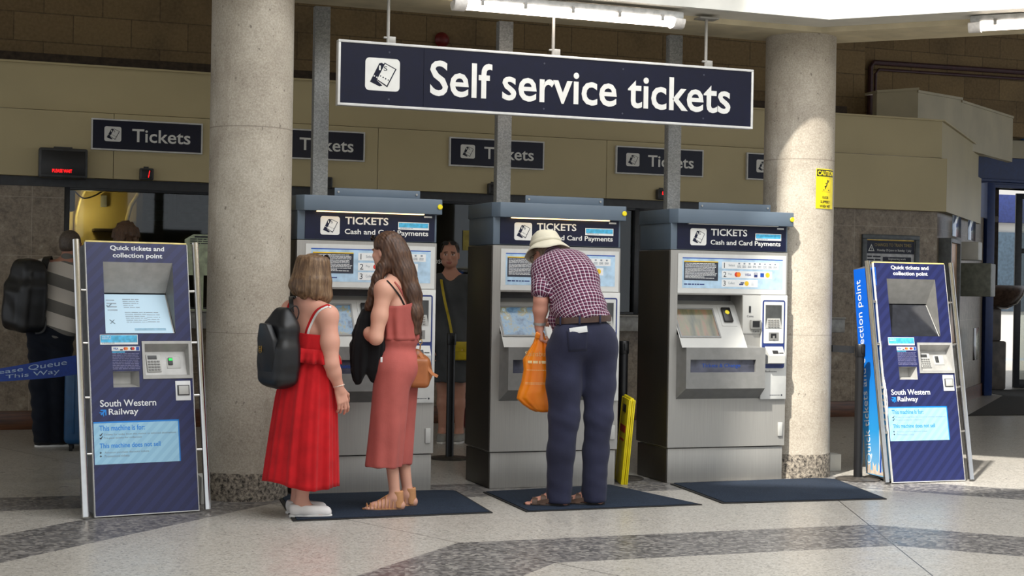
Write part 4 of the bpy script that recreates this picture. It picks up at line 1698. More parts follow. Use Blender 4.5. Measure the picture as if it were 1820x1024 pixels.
mb.box(1.03, 1.10, 14.75, 15.0, 2.0, 2.28, .01)
mb.build('case', BLACK, t)
mb = MB()
mb.box(1.05, 1.08, 14.85, 14.9, 2.28, 2.36)
mb.build('ceiling_mount', BLACK, t)
mb = MB()
mb.tube(smooth_path([(1.08, 14.9, 2.22), (1.20, 14.95, 2.13), (1.38, 15.0, 2.22), (1.42, 15.0, 2.35)], 5), .007, 8)
mb.build('cord', BLACK, t)
t = thing('louvre_window', 'grey slatted window at the back of the first booth', 'window', (1.92, 16.84, 1.98))
mb = MB()
for x in (0, .34, .42, .92):
    mb.box(x - .02, x + .02, 0, .06, 0, .34, .003)
mb.box(0, .92, 0, .06, -.02, .02)
mb.build('frame', simple('dull olive frame', (70, 66, 48), .5), t)
mb = MB()
for k in range(3):
    for x0, x1 in ((.02, .32), (.44, .90)):
        mb.poly([(x0, .01, .03 + k * .11), (x1, .01, .03 + k * .11), (x1, .05, .12 + k * .11), (x0, .05, .12 + k * .11)], (0, .004, 0))
mb.build('slat', simple('frosted slat', (128, 138, 134), .3), t, smooth=0)

# ================================================================ far right
# things on the slanting wall
wd = Vector((1, 1, 0)).normalized()
wn = Vector((1, -1, 0)).normalized()
rz = PI / 4


def on_slant(s):
    return (10.42 + wd.x * s, YW + wd.y * s, 0)


t = thing('glazed_case', 'tall grey framed glass case on the slanting wall, shiny with reflections', 'case', on_slant(.12), rz)
mb = MB()
for a, b, c, d in ((0, .05, .75, 2.0), (.70, .75, .75, 2.0), (.05, .70, 1.95, 2.0), (.05, .70, .75, .80)):
    mb.box(a, b, -.14, 0, c, d, .005)
mb.build('frame', simple('dull steel case', (92, 96, 98), .4), t)
mb = MB()
mb.box(.05, .70, -.10, -.09, .80, 1.95)
mb.build('poster_sheet', simple('orange and white poster', (196, 150, 116), .3, var=.35, scale=3), t, smooth=0)
t = thing('wall_cabinet', 'grey wall cabinet with a white front sticking out of the slanting wall', 'cabinet', on_slant(1.35), rz)
mb = MB()
mb.box(0, .42, -.42, 0, 1.34, 1.74, .012)
mb.build('body', simple('grey green cabinet', (112, 116, 106), .45), t)
mb = MB()
mb.box(.422, .43, -.40, -.03, 1.36, 1.72, .004)
fp = mb.build('front', PAPER, t)
mb = MB()
mb.box(.43, .434, -.30, -.12, 1.56, 1.68, .002)
mb.build('label', INKG, fp)
mb = MB()
mb.box(.08, .40, -.26, 0, 1.78, 2.0, .01)
o = mb.build('wall_box', WHITEP, loc=on_slant(1.35))
o.rotation_euler.z = rz
tag(o, 'white box mounted above the grey wall cabinet', 'box')
for s, lab in ((.10, 'shiny pane high on the slanting wall by its corner'), (1.30, 'shiny pane high on the slanting wall above the white box')):
    mb = MB()
    mb.box(0, .62, -.155, -.148, 2.02, 2.26, .002)
    o = mb.build('fanlight_pane', simple('reflecting pane', (112, 126, 142), .08, .6), loc=on_slant(s))
    o.rotation_euler.z = rz
    tag(o, lab, 'pane', 'fanlight panes on the slanting wall')
mb = MB()
mb.box(1.0, 1.5, -.16, -.15, .55, .95, .004)
o = mb.build('notice_plate', simple('dark glossy plate', (52, 46, 40), .12), loc=on_slant(.9))
o.rotation_euler.z = rz
tag(o, 'dark glossy plate low on the slanting wall', 'plate')

# old stone drinking fountain in the dark way out
STONED = simple('dark weathered stone', (78, 70, 62), .6, var=.3, scale=6, bump=.2)
t = thing('stone_fountain', 'dark stone drinking fountain on a square pillar in the way out', 'fountain', (13.93, 18.35, 0))
mb = MB()
mb.box(-.34, .34, -.3, .3, 0, .70, .03)
mb.box(-.28, .28, -.25, .25, .70, 1.22, .02)
mb.build('pillar', STONED, t)
mb = MB()
mb.lathe([(0, 1.16), (.28, 1.16), (.42, 1.24), (.50, 1.36), (.53, 1.46), (.53, 1.50), (.42, 1.50), (.3, 1.42), (0, 1.40)], c=(.12, -.12, 0), n=40)
mb.build('basin', simple('polished brown stone', (74, 58, 48), .22, var=.2), t)
mb = MB()
mb.box(-.30, .26, .05, .5, 1.5, 2.28, .02)
mb.box(-.36, .32, .0, .5, 2.10, 2.18, .01)
mb.box(-.40, .36, -.04, .5, 2.42, 2.50, .01)
mb.poly([(-.36, .1, 2.5), (.30, .1, 2.5), (.16, .1, 2.76), (-.3, .1, 2.76)], (0, .4, 0))
for k in range(5):
    mb.lathe([(0, 0), (.045, .0), (.05, .1), (.04, .24), (0, .25)], c=(-.28 + k * .12, .03, 2.18), n=12)
mb.build('back_slab', STONED, t)
# dark passage walls
mb = MB()
mb.box(13.3, 14.75, 18.9, 19.1, 0, 3.3)
tag(mb.build('wall_passage', simple('dark passage wall', (58, 50, 44), .8, var=.2), smooth=0), 'dark wall of the passage behind the fountain', 'wall', kind='structure')
t = thing('glass_door', 'open glass door in dark frames at the right edge', 'door', (14.74, 18.5, 0), math.radians(-20))
mb = MB()
for a, b in ((0, .09), (.80, .89)):
    mb.box(a, b, -.03, .03, 0, 2.86, .004)
mb.box(.09, .80, -.03, .03, 0, .12, .004)
mb.box(.09, .80, -.03, .03, 1.98, 2.05, .004)
mb.box(.09, .80, -.03, .03, 2.78, 2.86, .004)
mb.build('frame', DARKFR, t)
mb = MB()
mb.box(.09, .80, -.004, .004, .12, 1.98)
mb.box(.09, .80, -.004, .004, 2.05, 2.78)
mb.build('pane', GLASS, t, smooth=0)
mb = MB()
mb.tube([(.83, -.03, .80), (.83, -.09, .86), (.83, -.09, 1.50), (.83, -.03, 1.56)], .018, 12)
mb.build('pull_handle', STEEL, t, smooth=60)
# the street outside
t = thing('shop_building', 'bright pale building across the street seen past the glass door', 'building', (16.5, 27, 0))
mb = MB()
mb.box(0, 14, 0, 4, 0, 8)
mb.build('wall', simple('pale render', (206, 204, 198), .8, var=.06, scale=.6), t, smooth=0)
SHOPW = simple('dark shop window', (60, 76, 90), .15)
for k in range(7):
    for z in (1.0, 4.2):
        mb = MB()
        mb.box(.5 + k * 1.9, 1.7 + k * 1.9, -.04, .02, z, z + 1.7, .01)
        mb.build('window', SHOPW, t)
mb = MB()
mb.box(.2, 13.8, -.12, 0, 2.9, 3.5, .02)
mb.build('shop_band', simple('navy shop band', (40, 52, 104), .5), t)
REDPAN = simple('brick red panel', (176, 60, 48), .6)
for k in range(7):
    mb = MB()
    mb.box(1.75 + k * 1.9, 2.05 + k * 1.9, -.05, 0, .8, 2.6)
    mb.build('red_panel', REDPAN, t, smooth=0)

# blue framed window high at the right
t = thing('blue_framed_board', 'large blue framed cream board high at the right edge', 'board', (14.27, 17.80, 3.57))
mb = MB()
for a, b, c, d in ((0, .16, 0, 2), (.16, 3, 0, .12), (2.84, 3, .12, 2), (.16, 2.84, 1.9, 2)):
    mb.box(a, b, -.06, .04, c, d, .005)
mb.build('frame', simple('bright blue frame', (10, 92, 168), .4), t)
mb = MB()
mb.box(.16, 2.84, -.01, .03, .12, 1.9)
mb.build('board', simple('buff board', (206, 186, 140), .6, var=.1, scale=1), t, smooth=0)

mb = MB()
mb.poly([(10.75, 14.25, .001), (22, 14.0, .001), (22, 18.0, .001), (13.7, 18.0, .001), (13.4, 17.0, .001)], (0, 0, .008))
tag(mb.build('entrance_matting', simple('dark entrance matting', (46, 44, 42), .95, var=.2, scale=60), smooth=0), 'dark matting on the floor of the way out', 'mat')
# ================================================================ organic shapes: blended solids meshed on a grid
class Field:
    def __init__(s):
        s.p = []

    def cone(s, a, b, ra, rb=None, k=.02, op='u'):
        s.p.append(('c', np.array(a, float), np.array(b, float), ra, ra if rb is None else rb, k, op))
        return s

    def chain(s, pts, rs, k=.02):
        for i in range(len(pts) - 1):
            s.cone(pts[i], pts[i + 1], rs[i], rs[i + 1], k)
        return s

    def ell(s, c, r, rot=None, k=.02, op='u'):
        s.p.append(('e', np.array(c, float), np.array(r, float), np.eye(3) if rot is None else np.array(rot, float), None, k, op))
        return s

    def box(s, c, h, rot=None, rr=.02, k=.01, op='u'):
        s.p.append(('b', np.array(c, float), np.array(h, float), np.eye(3) if rot is None else np.array(rot, float), rr, k, op))
        return s

    def cut(s, p, n, k=.004):
        """drop everything on the +n side of the plane"""
        s.p.append(('h', np.array(p, float), np.array(n, float) / np.linalg.norm(n), None, None, k, 'x'))
        return s

    def bounds(s, p, m):
        if p[0] == 'c':
            lo = np.minimum(p[1] - p[3], p[2] - p[4])
            hi = np.maximum(p[1] + p[3], p[2] + p[4])
        elif p[0] == 'e':
            e = np.abs(p[3]) @ p[2]
            lo, hi = p[1] - e, p[1] + e
        else:
            e = np.abs(p[3]) @ (p[2] + p[4])
            lo, hi = p[1] - e, p[1] + e
        return lo - m, hi + m

    @staticmethod
    def dist(p, X):
        if p[0] == 'c':
            a, b, ra, rb = p[1], p[2], p[3], p[4]
            ab = b - a
            L2 = max(ab @ ab, 1e-12)
            t = np.clip(((X - a) @ ab) / L2, 0, 1)
            q = X - a - t[..., None] * ab
            return np.sqrt((q * q).sum(-1)) - (ra + (rb - ra) * t)
        if p[0] == 'e':
            q = ((X - p[1]) @ p[3]) / p[2]
            l = np.sqrt((q * q).sum(-1))
            g = np.sqrt(((q / p[2]) ** 2).sum(-1))
            return l * (l - 1) / np.maximum(g, 1e-6)
        if p[0] == 'b':
            q = np.abs((X - p[1]) @ p[3]) - p[2]
            return np.sqrt((np.maximum(q, 0) ** 2).sum(-1)) + np.minimum(q.max(-1), 0) - p[4]
        return (X - p[1]) @ p[2]

    def mesh(s, res, fn=None):
        lo, hi = np.full(3, 1e9), np.full(3, -1e9)
        for p in s.p:
            if p[0] != 'h' and p[6] == 'u':
                a, b = s.bounds(p, 3 * res)
                lo, hi = np.minimum(lo, a), np.maximum(hi, b)
        n = np.ceil((hi - lo) / res).astype(int) + 1
        ax = [lo[i] + res * np.arange(n[i]) for i in range(3)]
        D = np.full(n, .5, np.float32)
        for p in s.p:
            k = p[5]
            if p[0] == 'h':
                i0, i1 = np.zeros(3, int), n
            else:
                a, b = s.bounds(p, k + 3 * res)
                i0 = np.clip(np.floor((a - lo) / res).astype(int), 0, n)
                i1 = np.clip(np.ceil((b - lo) / res).astype(int) + 1, 0, n)
            if (i1 <= i0).any():
                continue
            X = np.stack(np.meshgrid(*[ax[i][i0[i]:i1[i]] for i in range(3)], indexing='ij'), -1)
            d = Field.dist(p, X)
            sl = tuple(slice(i0[i], i1[i]) for i in range(3))
            e = D[sl]
            if p[6] == 'u':
                h = np.maximum(k - np.abs(e - d), 0) / k
                D[sl] = np.minimum(e, d) - h * h * k * .25
            else:
                d = d if p[6] == 'x' else -d
                h = np.maximum(k - np.abs(e - d), 0) / k
                D[sl] = np.maximum(e, d) + h * h * k * .25
        if fn is not None:
            X = np.stack(np.meshgrid(*ax, indexing='ij'), -1)
            near = np.abs(D) < .05
            D[near] += fn(X[near])
        return surface_nets(D, lo, res)


def surface_nets(D, lo, res):
    S = D < 0
    n = np.array(D.shape)
    c = [S[i:n[0] - 1 + i, j:n[1] - 1 + j, k:n[2] - 1 + k] for i in (0, 1) for j in (0, 1) for k in (0, 1)]
    cnt = sum(x.astype(np.int8) for x in c)
    act = (cnt > 0) & (cnt < 8)
    idx = np.full(act.shape, -1, np.int64)
    cells = np.argwhere(act)
    idx[act] = np.arange(len(cells))
    P = np.zeros((len(cells), 3))
    W = np.zeros(len(cells))
    for ax_ in range(3):
        o = [q for q in range(3) if q != ax_]
        for u in (0, 1):
            for v in (0, 1):
                a = cells.copy()
                a[:, o[0]] += u
                a[:, o[1]] += v
                b = a.copy()
                b[:, ax_] += 1
                da, db = D[a[:, 0], a[:, 1], a[:, 2]], D[b[:, 0], b[:, 1], b[:, 2]]
                m = (da < 0) != (db < 0)
                t = np.where(m, da / np.where(m, da - db, 1), 0)
                q = a.astype(float)
                q[:, ax_] += t
                P[m] += q[m]
                W[m] += 1
    P = P / W[:, None] * res + lo
    quads = []
    for ax_ in range(3):
        o = [(ax_ + 1) % 3, (ax_ + 2) % 3]
        sh = [slice(None)] * 3
        sa, sb = list(sh), list(sh)
        sa[ax_], sb[ax_] = slice(0, -1), slice(1, None)
        A, B = S[tuple(sa)], S[tuple(sb)]
        e = np.argwhere(A != B)
        e = e[(e[:, o[0]] > 0) & (e[:, o[1]] > 0) & (e[:, o[0]] < n[o[0]] - 1) & (e[:, o[1]] < n[o[1]] - 1)]
        if not len(e):
            continue

        def cell(du, dv):
            q = e.copy()
            q[:, o[0]] -= du
            q[:, o[1]] -= dv
            return idx[q[:, 0], q[:, 1], q[:, 2]]
        f = np.stack([cell(1, 1), cell(0, 1), cell(0, 0), cell(1, 0)], 1)
        ins = A[e[:, 0], e[:, 1], e[:, 2]]
        f[~ins] = f[~ins][:, ::-1]
        quads.append(f)
    F = np.concatenate(quads)
    F = F[(F >= 0).all(1)]
    return P, F


def vnormals(P, F):
    a = P[F[:, 2]] - P[F[:, 0]]
    b = P[F[:, 3]] - P[F[:, 1]]
    fn = np.cross(a, b)
    N = np.zeros_like(P)
    for i in range(4):
        np.add.at(N, F[:, i], fn)
    return N / np.maximum(np.linalg.norm(N, axis=1), 1e-12)[:, None]


def relax(P, F, it=2, lam=.5):
    E = np.concatenate([F[:, [i, (i + 1) % 4]] for i in range(4)])
    for _ in range(it):
        A = np.zeros_like(P)
        c = np.zeros(len(P))
        np.add.at(A, E[:, 0], P[E[:, 1]])
        np.add.at(A, E[:, 1], P[E[:, 0]])
        np.add.at(c, E[:, 0], 1)
        np.add.at(c, E[:, 1], 1)
        P = P + lam * (A / np.maximum(c, 1)[:, None] - P)
    return P


def wob(X, seed, freq):
    """cheap smooth noise in -1..1"""
    r = np.random.RandomState(seed)
    out = np.zeros(len(X))
    for i in range(6):
        d = r.normal(size=3)
        d *= freq * (1 + .6 * r.rand()) / np.linalg.norm(d)
        out += np.sin(X @ d + r.rand() * 6.28)
    return out / 3.5


def to_mesh(name, P, F, mats, parent, col=None, uv=None, loc=None):
    me = bpy.data.meshes.new(name)
    me.vertices.add(len(P))
    me.vertices.foreach_set('co', P.astype(np.float32).ravel())
    me.loops.add(len(F) * 4)
    me.loops.foreach_set('vertex_index', F.astype(np.int32).ravel())
    me.polygons.add(len(F))
    me.polygons.foreach_set('loop_start', np.arange(0, len(F) * 4, 4, dtype=np.int32))
    me.update(calc_edges=True)
    me.validate()
    if col is not None:
        a = me.color_attributes.new('tone', 'FLOAT_COLOR', 'POINT')
        a.data.foreach_set('color', np.concatenate([col, np.ones((len(col), 1))], 1).astype(np.float32).ravel())
    if uv is not None:
        l = me.uv_layers.new(name='cloth')
        l.data.foreach_set('uv', uv.astype(np.float32).ravel())
    return link(name, me, mats, parent, loc, smooth=180)


def frame(f, up=(0, 0, 1)):
    """columns: lateral (the person's left), forward, up - orthonormal, forward kept"""
    f = np.array(f, float)
    f /= np.linalg.norm(f)
    l = np.cross(np.array(up, float), f)
    l /= np.linalg.norm(l)
    u = np.cross(f, l)
    return np.stack([l, f, u], 1)


def V(*a):
    return np.array(a, float)


def hand(fl, wrist, d, palm, side, curl=.5, size=1., k=.006, spread=1., grip=False):
    """palm and five fingers from a wrist: d = pointing direction, palm = direction the palm faces, side = +1 when the thumb lies on palm x d"""
    d = np.array(d, float) / np.linalg.norm(d)
    palm = np.array(palm, float)
    palm = palm - d * (palm @ d)
    palm /= np.linalg.norm(palm)
    s = np.cross(d, palm) * side        # towards the thumb
    w = np.array(wrist, float)
    z = size
    fl.cone(w - d * .02 * z, w + d * .022 * z, .024 * z, .024 * z, .015)
    for o in (-.027, -.009, .009, .027):
        fl.cone(w + d * .02 * z + s * o * .75 * z, w + d * .082 * z + s * o * z, .0135 * z, .0115 * z, .012)
    lens = {.027: (.040, .026, .020), .009: (.044, .029, .021), -.009: (.041, .027, .020), -.027: (.032, .021, .018)}
    for o, ls in lens.items():
        p = w + d * .084 * z + s * o * z
        a = (.35 + .25 * (o < 0)) * curl * 1.2
        for i, L in enumerate(ls):
            dirv = d * math.cos(a) + palm * math.sin(a) + s * o * 2.2 * spread * (1 - i * .3)
            dirv /= np.linalg.norm(dirv)
            q = p + dirv * L * z
            fl.cone(p, q, (.0095 - .0007 * i) * z, (.0088 - .0009 * i) * z, k * .5)
            p = q
            a += curl * (1.0 if i == 0 else .7)
    p = w + d * .025 * z + s * .024 * z
    dv = d * .62 + s * .62 + palm * .45
    dv /= np.linalg.norm(dv)
    q = p + dv * .045 * z
    fl.cone(p, q, .0145 * z, .0115 * z, .01)
    dv2 = d * .85 + s * .15 + palm * (.35 + .4 * curl)
    dv2 /= np.linalg.norm(dv2)
    r = q + dv2 * .032 * z
    fl.cone(q, r, .0110 * z, .0095 * z, k)
    fl.cone(r, r + dv2 * .02 * z, .0095 * z, .008 * z, k)
    return fl


def head(fl, c, R, s=1.):
    """skull, jaw, nose, ears, brow, lips, chin; R from frame(): c is the middle of the skull"""
    def q(l, f, u):
        return np.array(c, float) + R @ (np.array((l, f, u), float) * s)
    fl.ell(q(0, -.012, .022), V(.074, .094, .094) * s, R, .02)
    fl.ell(q(0, .030, -.030), V(.060, .058, .082) * s, R, .03)
    fl.ell(q(0, .052, -.088), V(.036, .034, .026) * s, R, .03)           # chin
    fl.ell(q(0, .068, -.064), V(.030, .024, .022) * s, R, .02)
    for sx in (-1, 1):
        fl.ell(q(sx * .046, .020, -.062), V(.022, .040, .030) * s, R, .03)   # jaw
        fl.ell(q(sx * .042, .062, -.022), V(.022, .018, .020) * s, R, .02)   # cheek
        fl.ell(q(sx * .032, .080, .000), V(.016, .012, .009) * s, R, .010, 's')  # eye socket
        fl.ell(q(sx * .031, .075, -.001), V(.013, .012, .0095) * s, R, .004)
        fl.ell(q(sx * .030, .083, .019), V(.020, .008, .006) * s, R, .010)   # brow
        fl.ell(q(sx * .077, -.006, -.012), V(.008, .017, .031) * s, R, .006)  # ear
        fl.ell(q(sx * .080, -.002, .004), V(.005, .012, .014) * s, R, .004)
        fl.ell(q(sx * .011, .088, -.040), V(.008, .009, .007) * s, R, .006)  # nostril
    fl.cone(q(0, .086, .006), q(0, .102, -.036), .0085 * s, .0115 * s, .012)  # nose
    fl.ell(q(0, .089, -.066), V(.021, .009, .0055) * s, R, .006)
    fl.ell(q(0, .087, -.076), V(.018, .009, .006) * s, R, .006)
    fl.ell(q(0, .094, -.0705), V(.024, .006, .0012) * s, R, .003, 's')
    return q


def face_tone(P, c, R, base, lip, brow, eye, s=1.):
    """colour per vertex: the skin's own colours (lips, brows, eyes)"""
    col = np.tile(np.array(lin(base)[:3]), (len(P), 1))
    L = ((P - np.array(c)) @ R) / s
    l, f, u = np.abs(L[:, 0]), L[:, 1], L[:, 2]
    front = f > .05

    def put(m, rgb, a=1.):
        col[m] = col[m] * (1 - a) + np.array(lin(rgb)[:3]) * a
    put(front & (l < .023) & (u < -.060) & (u > -.081), lip, .8)
    put(front & (l > .012) & (l < .052) & (np.abs(u - .021 + .15 * (l - .03) ** 1) < .0055), brow, .85)
    put(front & (((l - .031) / .015) ** 2 + ((u + .001) / .0075) ** 2 < 1), (226, 220, 212), .85)
    put(front & (((l - .031) / .0068) ** 2 + ((u + .001) / .007) ** 2 < 1), eye, 1.)
    put(front & (l > .015) & (l < .049) & (np.abs(u - .0065) < .0018), brow, .8)
    return col


def mat_skin(name):
    t = NT(name)
    at = t.n('ShaderNodeAttribute', attribute_name='tone')
    nz = t.noise(t.coord('Object'), 22, 3)
    c = t.mix(t.math('MULTIPLY', nz, .35), at.outputs['Color'], (190, 120, 104), 'MIX')
    c = t.mix(.55, at.outputs['Color'], c)
    t.set(**{'Base Color': c, 'Roughness': .5, 'Specular IOR Level': .35, 'Subsurface Weight': .08, 'Subsurface Radius': (.02, .008, .004), 'Subsurface Scale': .4})
    return t.m


def mat_hair(name, stops, scale=(70, 70, 2.5)):
    t = NT(name)
    co = t.coord('Object')
    f = t.noise(t.mapping(co, scale=scale), 1., 4, .65)
    g = t.noise(co, 9, 2)
    t.set(**{'Base Color': t.ramp(t.math('ADD', t.math('MULTIPLY', f, .75), t.math('MULTIPLY', g, .25)), stops), 'Roughness': .42, 'Specular IOR Level': .4})
    t.bump(f, .5, .006)
    return t.m


def mat_cloth(name, rgb, var=.1, scale=5., fine=320, rough=.85, bump=.25):
    t = NT(name)
    co = t.coord('Object')
    a = np.array(rgb, float)
    c = t.ramp(t.noise(co, scale, 3), [(.3, list(a * (1 - var))), (.7, [min(255, v) for v in a * (1 + var)])])
    w = t.math('ADD', t.math('MULTIPLY', t.noise(co, fine, 2), .35), t.noise(t.mapping(co, scale=(1, 1, .7)), 26, 4, .6))
    t.set(**{'Base Color': c, 'Roughness': rough, 'Specular IOR Level': .15, 'Sheen Weight': .08})
    t.bump(w, bump * 1.4, .006)
    return t.m


def groove(P, F, c, amp, freq, seed, it=1):
    """strands: push along the normal by a pattern that runs round the vertical axis at c"""
    N = vnormals(P, F)
    a = np.arctan2(P[:, 1] - c[1], P[:, 0] - c[0])
    r = np.random.RandomState(seed)
    g = np.zeros(len(P))
    for i in range(4):
        g += np.sin(a * freq * (1 + .7 * i) + wob(P, seed + i, 9) * 1.1 + r.rand() * 6)
    return P + N * (g / 4 * amp)[:, None]


def strip(pts, w, th, nrm, close=False):
    """flat strap of width w through pts, lying on a surface whose outward direction at each point is nrm"""
    pts = [Vector(p) for p in pts]
    out = []
    for i, p in enumerate(pts):
        d = (pts[min(i + 1, len(pts) - 1)] - pts[max(0, i - 1)]).normalized()
        nn = Vector(nrm[i] if hasattr(nrm[0], '__len__') else nrm).normalized()
        s = d.cross(nn).normalized() * w / 2
        nn = s.cross(d).normalized() * th
        out.append([p - s, p + s, p + s + nn, p - s + nn])
    return out


# ================================================================ people
from mathutils.bvhtree import BVHTree
SKIN = mat_skin('skin')
FAIR = (206, 158, 136)


def person(label, x, y):
    """local frame: x to the right of the view, y away, z up"""
    a = math.atan2(x, y)
    return thing('person', label, 'person', (x, y, 0), -a)


def world_of(t, p):
    a = t.rotation_euler.z
    return Vector((t.location.x + p[0] * math.cos(a) - p[1] * math.sin(a), t.location.y + p[0] * math.sin(a) + p[1] * math.cos(a), p[2]))


def base_body(J):
    f = Field()
    R = J['R']
    for c, r in J['torso']:
        f.ell(c, np.array(r) * .90, R, .04)
    f.cone(J['sh'][0], J['sh'][1], .052, .052, .05)
    nb = np.array(J['neck'], float)
    hc = np.array(J['head'], float)
    RH = J['RH']
    s = J.get('hs', 1.)
    f.cone(nb - V(0, 0, .03), hc + RH @ V(0, -.018, -.06) * s, J.get('nr', .052), J.get('nr', .052) * .92, .04)
    for i in (0, 1):
        f.cone(nb + V(0, 0, .005), J['sh'][i], .045, .045, .05)
        sh, el, wr = J['sh'][i], J['el'][i], J['wr'][i]
        a, b, c, d = J['ar']
        f.chain([sh, (np.array(sh) * .45 + np.array(el) * .55), el], [a, a * .93, b], .03)
        f.chain([el, (np.array(el) * .65 + np.array(wr) * .35), wr], [b, c, d], .02)
        h = J['hand'][i]
        if h:
            hand(f, wr, h[0], h[1], 1 if i == 0 else -1, h[2], J.get('hz', 1.), spread=h[3] if len(h) > 3 else 1.)
        hp, kn, an = J['hip'][i], J['kn'][i], J['an'][i]
        a, b, c, d = J['lr']
        f.chain([hp, kn], [a, b], .05)
        kc = np.array(kn) * .62 + np.array(an) * .38 + V(J.get('calf', (0, 0, 0)))[0] * .012
        f.chain([kn, kc, an], [b, c, d], .03)
        td = np.array(J['toe'][i], float)
        td /= np.linalg.norm(td)
        L = J.get('foot', .25)
        a0 = np.array(an, float)
        heel = V(a0[0], a0[1], 0) - td * L * J.get('hl', .20)
        f.cone(a0, heel + V(0, 0, .035), d, .030, .03)
        f.cone(a0 + td * .02 - V(0, 0, .02), heel + td * L * .62 + V(0, 0, .028), d * .95, .026, .03)
        f.cone(heel + V(0, 0, .03), heel + td * L * .70 + V(0, 0, .024), .028, .030, .02)
        sd = np.cross(td, V(0, 0, 1))
        for q in range(5):
            o = (q - 2) * .0135
            st = heel + td * L * .70 + sd * o + V(0, 0, .016)
            f.cone(st, st + td * L * (.24 - .018 * abs(q - 1.6)), .0105, .0085, .004)
    q = head(f, hc, RH, s)
    f.cut((0, 0, .001), (0, 0, -1), .004)
    return f


def build_body(t, J, res, base=FAIR, brow=(92, 66, 48), lip=(176, 96, 92), eye=(58, 46, 38)):
    f = base_body(J)
    P, F = f.mesh(res)
    P = relax(P, F, 1, .4)
    col = face_tone(P, J['head'], J['RH'], base, lip, brow, eye, J.get('hs', 1.))
    o = to_mesh('body', P, F, SKIN, t, col=col)
    bv = BVHTree.FromPolygons([Vector(p) for p in P], [tuple(q) for q in F.tolist()])
    return o, bv


def sdf_part(name, f, res, m, t, relax_it=1, disp=None, cutfn=None):
    P, F = f.mesh(res)
    P = relax(P, F, relax_it, .5)
    if disp is not None:
        P = disp(P, F)
    return to_mesh(name, P, F, m, t)


def cast(bv, x, z, off, y0=-1., d=(0, 1, 0)):
    h = bv.ray_cast(Vector((x, y0, z)), Vector(d))
    if h[0] is None:
        return None, None
    return h[0] + h[1] * off, h[1]


def strap_on(bv, pix, w, off, name, m, t, th=.0025, n=6):
    pts, nr = [], []
    for p in smooth_path([(a, b, 0) for a, b in pix], n):
        q, nn = cast(bv, p.x, p.y, off)
        if q is not None:
            pts.append(q)
            nr.append(nn)
    mb = MB()
    mb.loft(strip(pts, w, th, nr), cap=True)
    return mb.build(name, m, t, smooth=60)


def ring_loft(rings, R, n, waves, seed=0, zfn=None, ph=None):
    """cloth tube: rings = (z, cx, cy, lateral, depth, fold amplitude)"""
    rnd = np.random.RandomState(seed)
    k = np.arange(n) / n * 2 * PI
    pat = np.zeros(n)
    for i, wv in enumerate(waves):
        pat += np.sin(wv * k + rnd.rand() * 6.28 + .8 * np.sin(k * 2 + rnd.rand() * 6)) / (1 + .5 * i)
    pat /= len(waves) * .6
    out = []
    for j, (z, cx, cy, a, b, amp) in enumerate(rings):
        pts = []
        for i in range(n):
            r = 1 + amp * (pat[i] + .55) / max(a, b)
            p = R @ np.array((a * math.cos(k[i]) * r, b * math.sin(k[i]) * r, 0))
            q = np.array((cx, cy, z)) + p
            if zfn is not None:
                q[2] += zfn(j, q[0] - cx, q[1] - cy, k[i])
            pts.append(q)
        out.append(pts)
    return out


def ring_tube(c, R, a, b, r, n=28, th0=0., th1=2 * PI):
    return [np.array(c) + R @ np.array((a * math.cos(th0 + (th1 - th0) * i / n), b * math.sin(th0 + (th1 - th0) * i / n), 0)) for i in range(n + 1)]


def shoe(name, t, heel, d, L, m, ms, w=.043, h=.075, low=True):
    """closed shoe with a sole; heel = back of the heel on the floor"""
    d = np.array(d, float) / np.linalg.norm(d)
    h0 = np.array(heel, float)
    s = np.cross(d, V(0, 0, 1))
    f = Field()
    f.cone(h0 + d * .044 + V(0, 0, .042), h0 + d * .11 + V(0, 0, .044), w * .96, w * .98, .02)
    f.cone(h0 + d * .045 + V(0, 0, h - .014), h0 + d * .095 + V(0, 0, h - .016), w * .86, w * .90, .02)
    f.cone(h0 + d * .11 + V(0, 0, .044), h0 + d * (L - w * .95) + V(0, 0, .030), w * .98, w * .86, .03)
    f.cut((0, 0, .014), (0, 0, -1), .003)
    f.cut(h0 + d * .06 + V(0, 0, h), V(d[0] * .06, d[1] * .06, 1), .004)
    o = sdf_part(name, f, .005, m, t, 2)
    mb = MB()
    pts = []
    for i in range(36):
        a = i / 36 * 2 * PI
        q = math.cos(a)
        wid = w * (1.02 if q > -.2 else .92)
        pts.append(h0 + d * (L / 2 + L / 2 * q) + s * wid * math.sin(a) * (abs(math.sin(a)) ** -.25 if abs(math.sin(a)) > .05 else 1))
    mb.poly([(p[0], p[1], .001) for p in pts], (0, 0, .017), 0, .003)
    mb.build('sole', ms, o)
    return o


def sunglasses(label, t, c, R, m, s=1.):
    """top-level: dark glasses worn pushed up; built in the wearer's frame then put in the world"""
    g = thing('sunglasses', label, 'sunglasses', t.location, t.rotation_euler.z)

    def q(l, f, u):
        return np.array(c, float) + R @ (np.array((l, f, u), float) * s)
    for sx in (-1, 1):
        mb = MB()
        pts = [(sx * (.033 + .027 * math.cos(a)), .0 - .006 * abs(math.cos(a)) * (1 if sx * math.cos(a) > 0 else 0), .021 * math.sin(a)) for a in [2 * PI * i / 18 for i in range(18)]]
        mb.poly([q(*p) for p in pts], R @ V(0, .004, 0) * s, 0, .001)
        mb.build('lens', m, g)
        mb = MB()
        mb.tube([q(*p) for p in smooth_path([(sx * .062, -.004, .006), (sx * .074, -.03, .004), (sx * .080, -.08, -.006), (sx * .076, -.13, -.03)], 5)], .0028 * s, 8)
        mb.build('temple', m, g)
    mb = MB()
    mb.tube([q(-.008, .002, .006), q(0, .004, .009), q(.008, .002, .006)], .0025 * s, 8)
    mb.build('bridge', m, g)
    return g


